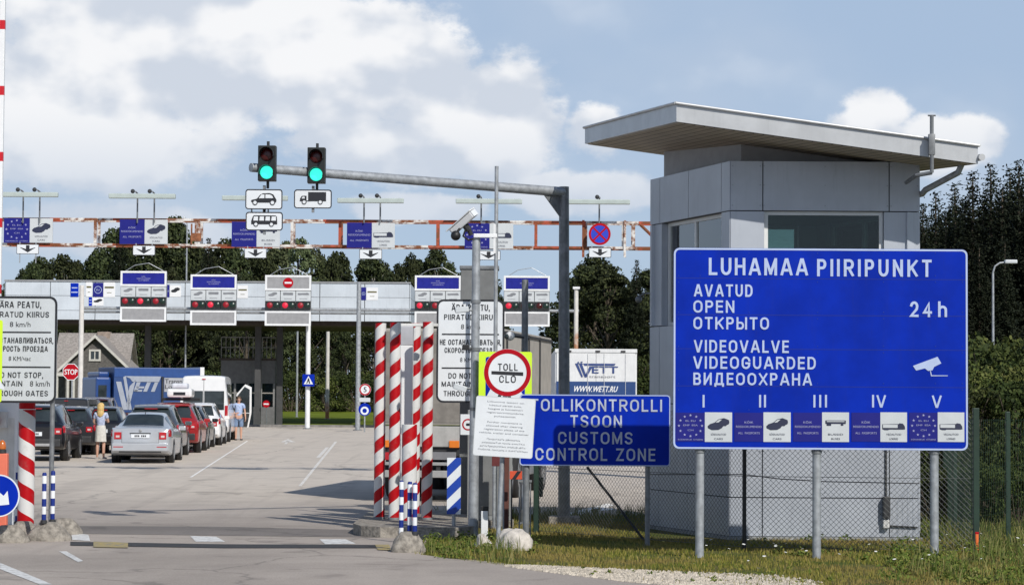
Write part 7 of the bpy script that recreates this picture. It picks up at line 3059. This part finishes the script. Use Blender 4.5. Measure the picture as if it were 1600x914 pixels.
car('suv', DGREY, 'crossover_car', 'dark grey crossover beside the blonde woman', 151, 77.6, TH, .93, .98)
car('van', DGREY, 'people_carrier', 'dark people carrier whose roof rises over the dark grey crossover', 144, 83.6, TH, .68, .86)
car('suv', MAROON, 'crossover_car', 'dark maroon car in front of the blue lorry, beyond the blonde woman', 183, 90, TH, 1.06, .95)
car('hatch', BLACKP, 'hatchback_car', 'black hatchback between the blonde woman and the silver saloon', 196, 79.4, TH, 1.0, .9)
vroot, _, vW = car('van', WHITEC, 'white_van', 'tall white van with dark rear windows at the head of the queue', 359, 95.8, TH, 1.0, 1.0, 'van')


def roof_box():
    d = 81.6
    p = at(280, 634, d)
    z = zg(d) + 1.70
    root = thing('roof_box', 'white roof box strapped on a dark rack over the red crossover', 'roof box', (p.x, d, z), TH)
    MB().bbox(-.42, .42, 0, 1.2, .14, .44, .09).build('shell', WHITEC, root)
    MB().bbox(-.26, .26, .02, .9, .442, .62, .06).build('upper_bag', mat('pale_cloth', (.6, .62, .68), .7), root)
    for yy in (.2, .9):
        MB().bbox(-.62, .62, yy - .03, yy + .03, .04, .13, .01).build('cross_bar', BLACK, root)
    MB().box(-.2, .2, -.006, -.001, .22, .32).build('print', PRINT, root)


roof_box()


def van_door():
    """the van's passenger door standing wide open"""
    p = at(391, 640, 99.5)
    zb = zg(99.5)
    o = MB()
    c = vroot.matrix_basis
    loc = Vector((vW + .02, 4.3, 0))
    h = vW + .02
    fr = MB()
    k = .66
    q = lambda pts: [(h + x * k, z) for x, z in pts]
    fr.plate(q([(0, .55), (.78, .55), (.95, 1.15), (0, 1.15)]), 4.42, 4.5)
    fr.plate(q([(.83, 1.151), (.95, 1.151), (.95, 2.2), (.83, 2.1)]), 4.42, 4.5)
    fr.plate(q([(.831, 2.101), (.949, 2.201), (.55, 2.32), (.52, 2.22)]), 4.42, 4.5)
    fr.plate(q([(.519, 2.221), (.549, 2.321), (0, 1.9), (.02, 1.8)]), 4.42, 4.5)
    dr = fr.build('front_door', WHITEC, vroot)
    MB().plate(q([(.05, 1.16), (.825, 1.16), (.825, 2.09), (.52, 2.21), (.05, 1.83)]), 4.45, 4.46).build('pane', CARGLASS, dr)
    MB().plate(q([(.02, .58), (.70, .58), (.84, 1.12), (.02, 1.14)]), 4.36, 4.419).build('door_trim', DARK, dr)


van_door()


# ------------------------------------------------------------------ people
def skin_mesh(verts, edges, radii, root_i, name, m, parent, level=2):
    me = bpy.data.meshes.new(name)
    me.from_pydata(verts, edges, [])
    o = bpy.data.objects.new(name, me)
    COL.objects.link(o)
    md = o.modifiers.new('skin', 'SKIN')
    md.use_smooth_shade = True
    if not me.skin_vertices:
        return o
    for i, r in enumerate(radii):
        me.skin_vertices[0].data[i].radius = r if isinstance(r, tuple) else (r, r)
        me.skin_vertices[0].data[i].use_root = (i == root_i)
    s = o.modifiers.new('smooth', 'SUBSURF')
    s.levels = s.render_levels = level
    dg = bpy.context.evaluated_depsgraph_get()
    ev = bpy.data.meshes.new_from_object(o.evaluated_get(dg))
    bpy.data.objects.remove(o)
    ev.name = name
    ev.materials.clear()
    ev.materials.append(m)
    ev.shade_smooth()
    q = bpy.data.objects.new(name, ev)
    COL.objects.link(q)
    q.parent = parent
    return q


class Skel:
    def __init__(self):
        self.v, self.e, self.r, self.n = [], [], [], {}

    def p(self, nm, co, r, par=None):
        self.n[nm] = len(self.v)
        self.v.append(co)
        self.r.append(r)
        if par:
            self.e.append((self.n[par], self.n[nm]))
        return self


def hand(sk, side, wrist, d, palm_n):
    """palm and five unequal, slightly curled fingers; d: direction the hand points, palm_n: towards the body"""
    d, pn = Vector(d).normalized(), Vector(palm_n).normalized()
    ac = d.cross(pn).normalized()
    w = Vector(sk.v[sk.n[wrist]])
    c = w + d * .075
    sk.p(side + 'palm', tuple(c), (.028, .03), wrist)
    for i, (o, L) in enumerate(((-.03, .07), (-.01, .082), (.01, .078), (.028, .06))):
        b = c + ac * o + d * .03
        sk.p(side + 'f%da' % i, tuple(b), .0095, side + 'palm')
        m = b + d * L * .5 + pn * .008
        sk.p(side + 'f%db' % i, tuple(m), .0085, side + 'f%da' % i)
        sk.p(side + 'f%dc' % i, tuple(m + d * L * .42 + pn * .024), .007, side + 'f%db' % i)
    b = w + d * .03 - ac * .034
    sk.p(side + 'ta', tuple(b), .012, side + 'palm')
    sk.p(side + 'tb', tuple(b + d * .035 - ac * .022 + pn * .006), .010, side + 'ta')
    sk.p(side + 'tc', tuple(b + d * .062 - ac * .024 + pn * .018), .0085, side + 'tb')


def person(label, loc, rz, h, arms, woman, hairm, topm, lowm, shoem):
    """figure facing -y before turning; arms: (elbow, wrist, hand direction) for the two sides"""
    s = h / 1.75
    root = thing('person', label, 'person', loc, rz)
    sk = Skel()
    sw = .165 if woman else .19
    sk.p('pelvis', (0, 0, .95), (.15, .11))
    sk.p('waist', (0, 0, 1.1), (.118, .088) if woman else (.135, .1), 'pelvis')
    sk.p('chest', (0, .005, 1.3), (.14, .1) if woman else (.165, .115), 'waist')
    sk.p('upper', (0, .012, 1.42), (.1, .075), 'chest')
    sk.p('neck', (0, .01, 1.5), .05, 'upper')
    sk.p('jaw', (0, -.015, 1.575), (.062, .07), 'neck')
    sk.p('skull', (0, .0, 1.66), (.078, .095), 'jaw')
    sk.p('crown', (0, .005, 1.715), (.055, .066), 'skull')
    for i, (sd, sx) in enumerate((('l', -1), ('r', 1))):
        el, wr, hd, pn = arms[i]
        sk.p(sd + 'sh', (sx * sw, .012, 1.43), .056, 'upper')
        sk.p(sd + 'ua', tuple((Vector((sx * sw, .012, 1.43)) + Vector(el)) / 2), .046, sd + 'sh')
        sk.p(sd + 'el', el, .038, sd + 'ua')
        sk.p(sd + 'fa', tuple(Vector(el) * .6 + Vector(wr) * .4), .038, sd + 'el')
        sk.p(sd + 'wr', wr, .025, sd + 'fa')
        hand(sk, sd, sd + 'wr', hd, pn)
        sk.p(sd + 'hip', (sx * .09, 0, .88), .088, 'pelvis')
        sk.p(sd + 'th', (sx * .1, 0, .7), .08, sd + 'hip')
        sk.p(sd + 'kn', (sx * .1, -.01, .5), .054, sd + 'th')
        sk.p(sd + 'ca', (sx * .102, .02, .34), .055, sd + 'kn')
        sk.p(sd + 'an', (sx * .105, .02, .09), .035, sd + 'ca')
        sk.p(sd + 'he', (sx * .108, .0, .045), .036, sd + 'an')
        sk.p(sd + 'to', (sx * .125, -.13, .03), (.036, .026), sd + 'he')
    V = [tuple(c * s for c in v) for v in sk.v]
    Rr = [tuple(c * s for c in r) if isinstance(r, tuple) else r * s for r in sk.r]
    skin_mesh(V, sk.e, Rr, 0, 'body', SKIN, root)
    # face
    f = MB()
    for sx in (-1, 1):
        f.ball((sx * .03 * s, -.088 * s, 1.648 * s), .0105 * s, 6, 8)
    f.build('eyes', PRINT, root, True)
    MB().ball((0, -.1 * s, 1.618 * s), (.012 * s, .018 * s, .024 * s), 6, 8).build('nose', SKIN, root, True)
    MB().ball((0, -.083 * s, 1.577 * s), (.026 * s, .008 * s, .008 * s), 6, 8).build('mouth', mat('lip', (.4, .12, .1), .5), root, True)
    f = MB()
    for sx in (-1, 1):
        f.ball((sx * .084 * s, .0, 1.63 * s), (.012 * s, .022 * s, .033 * s), 6, 8)
    f.build('ears', SKIN, root, True)
    # hair
    hb = MB()
    if woman:
        hb.ball((0, .028 * s, 1.69 * s), (.108 * s, .112 * s, .098 * s), 10, 18)
        hb.ball((0, .075 * s, 1.6 * s), (.105 * s, .07 * s, .15 * s), 10, 18)
        hb.ball((0, .1 * s, 1.46 * s), (.09 * s, .045 * s, .14 * s), 10, 16)
        for i in range(26):
            a = -1.25 + 2.5 * i / 25
            x, y = .1 * math.sin(a) * s, (.03 + .085 * math.cos(a)) * s
            hb.tube((x, y, 1.7 * s), (x * 1.1, y + .02 * s, (1.36 + .05 * random.random()) * s), .016 * s, .006 * s, 6)
    else:
        hb.ball((0, .022 * s, 1.7 * s), (.088 * s, .1 * s, .075 * s), 10, 18)
    hb.build('hair', hairm, root, True)
    # clothes
    c = Skel()
    c.p('a', (0, 0, .93 if not woman else 1.02), (.16, .122) if not woman else (.142, .108))
    c.p('b', (0, 0, 1.1), (.15, .112) if not woman else (.132, .1), 'a')
    c.p('c', (0, .005, 1.3), (.182, .13) if not woman else (.156, .115), 'b')
    c.p('d', (0, .012, 1.43), (.115, .088), 'c')
    for i, (sd, sx) in enumerate((('l', -1), ('r', 1))):
        el = Vector(arms[i][0])
        sh = Vector((sx * sw, .012, 1.43))
        c.p(sd + '1', tuple(sh), .068, 'd')
        c.p(sd + '2', tuple(sh + (el - sh) * .62), .062, sd + '1')
    V = [tuple(q * s for q in v) for v in c.v]
    Rr = [tuple(q * s for q in r) if isinstance(r, tuple) else r * s for r in c.r]
    skin_mesh(V, c.e, Rr, 0, 'shirt', topm, root)
    if woman:
        mb = MB()
        prof = [(.172, .0), (.165, .12), (.16, .3), (.15, .42), (.125, .52)]
        n = 36
        vs, fs = [], []
        for k, (r, z) in enumerate(prof):
            for i in range(n):
                a = 2 * PI * i / n
                q = r * (1 + (.05 * math.sin(7 * a) if k < 3 else 0) * (1 - k * .3)) * s
                vs.append((q * 1.08 * math.cos(a), q * .86 * math.sin(a), (.55 + z) * s))
        for k in range(len(prof) - 1):
            fs += [(k * n + i, k * n + (i + 1) % n, (k + 1) * n + (i + 1) % n, (k + 1) * n + i) for i in range(n)]
        mb.add(vs, fs).build('skirt', lowm, root, True)
    else:
        c = Skel()
        c.p('a', (0, 0, .96), (.168, .125))
        for sd, sx in (('l', -1), ('r', 1)):
            c.p(sd + '1', (sx * .095, 0, .86), .112, 'a')
            c.p(sd + '2', (sx * .105, 0, .66), .1, sd + '1')
            c.p(sd + '3', (sx * .108, 0, .5), .094, sd + '2')
        V = [tuple(q * s for q in v) for v in c.v]
        Rr = [tuple(q * s for q in r) if isinstance(r, tuple) else r * s for r in c.r]
        skin_mesh(V, c.e, Rr, 0, 'shorts', lowm, root)
    for sx in (-1, 1):
        MB().bbox((sx * .116 - .046) * s, (sx * .116 + .046) * s, -.17 * s, .05 * s, .0, .062 * s, .02).build('shoe', shoem, root)
    return root


def people():
    p = gnd(157, 717)
    pw = (p.x, p.y, zg(p.y))
    arms = [((-.22, -.07, 1.17), (-.1, -.24, 1.2), (.5, -.5, .3), (0, .6, 1)), ((.25, -.02, 1.16), (.15, -.2, 1.05), (.3, -.8, .0), (-1, 0, 0))]
    person('blonde woman seen from behind in a pale blue blouse and white skirt between the cars', pw, R(172), 1.68, arms, True,
           mat('blonde_hair', (.62, .42, .16), .6, var=.25, scale=40), mat('pale_blue_blouse', (.45, .5, .66), .8, var=.25, scale=18), mat('white_skirt', (.62, .6, .55), .85, var=.1, scale=14), mat('pale_shoe', (.4, .38, .36), .6))
    d = 100.0
    x = X(376, d)
    arms = [((-.24, .02, 1.18), (-.17, -.2, 1.08), (.6, -.6, .1), (1, 0, 0)), ((.25, .03, 1.16), (.27, -.04, .92), (0, -.1, -1), (-1, 0, 0))]
    person('man in light blue shirt and blue shorts at the open door of the white van', (x, d - .3, zg(d)), R(12), 1.78, arms, False,
           mat('brown_hair', (.1, .06, .035), .7, var=.2), mat('light_blue_shirt', (.36, .45, .66), .8, var=.2, scale=12), mat('blue_shorts', (.16, .23, .36), .8, var=.15, scale=10), mat('dark_shoe', (.03, .03, .03), .6))


people()
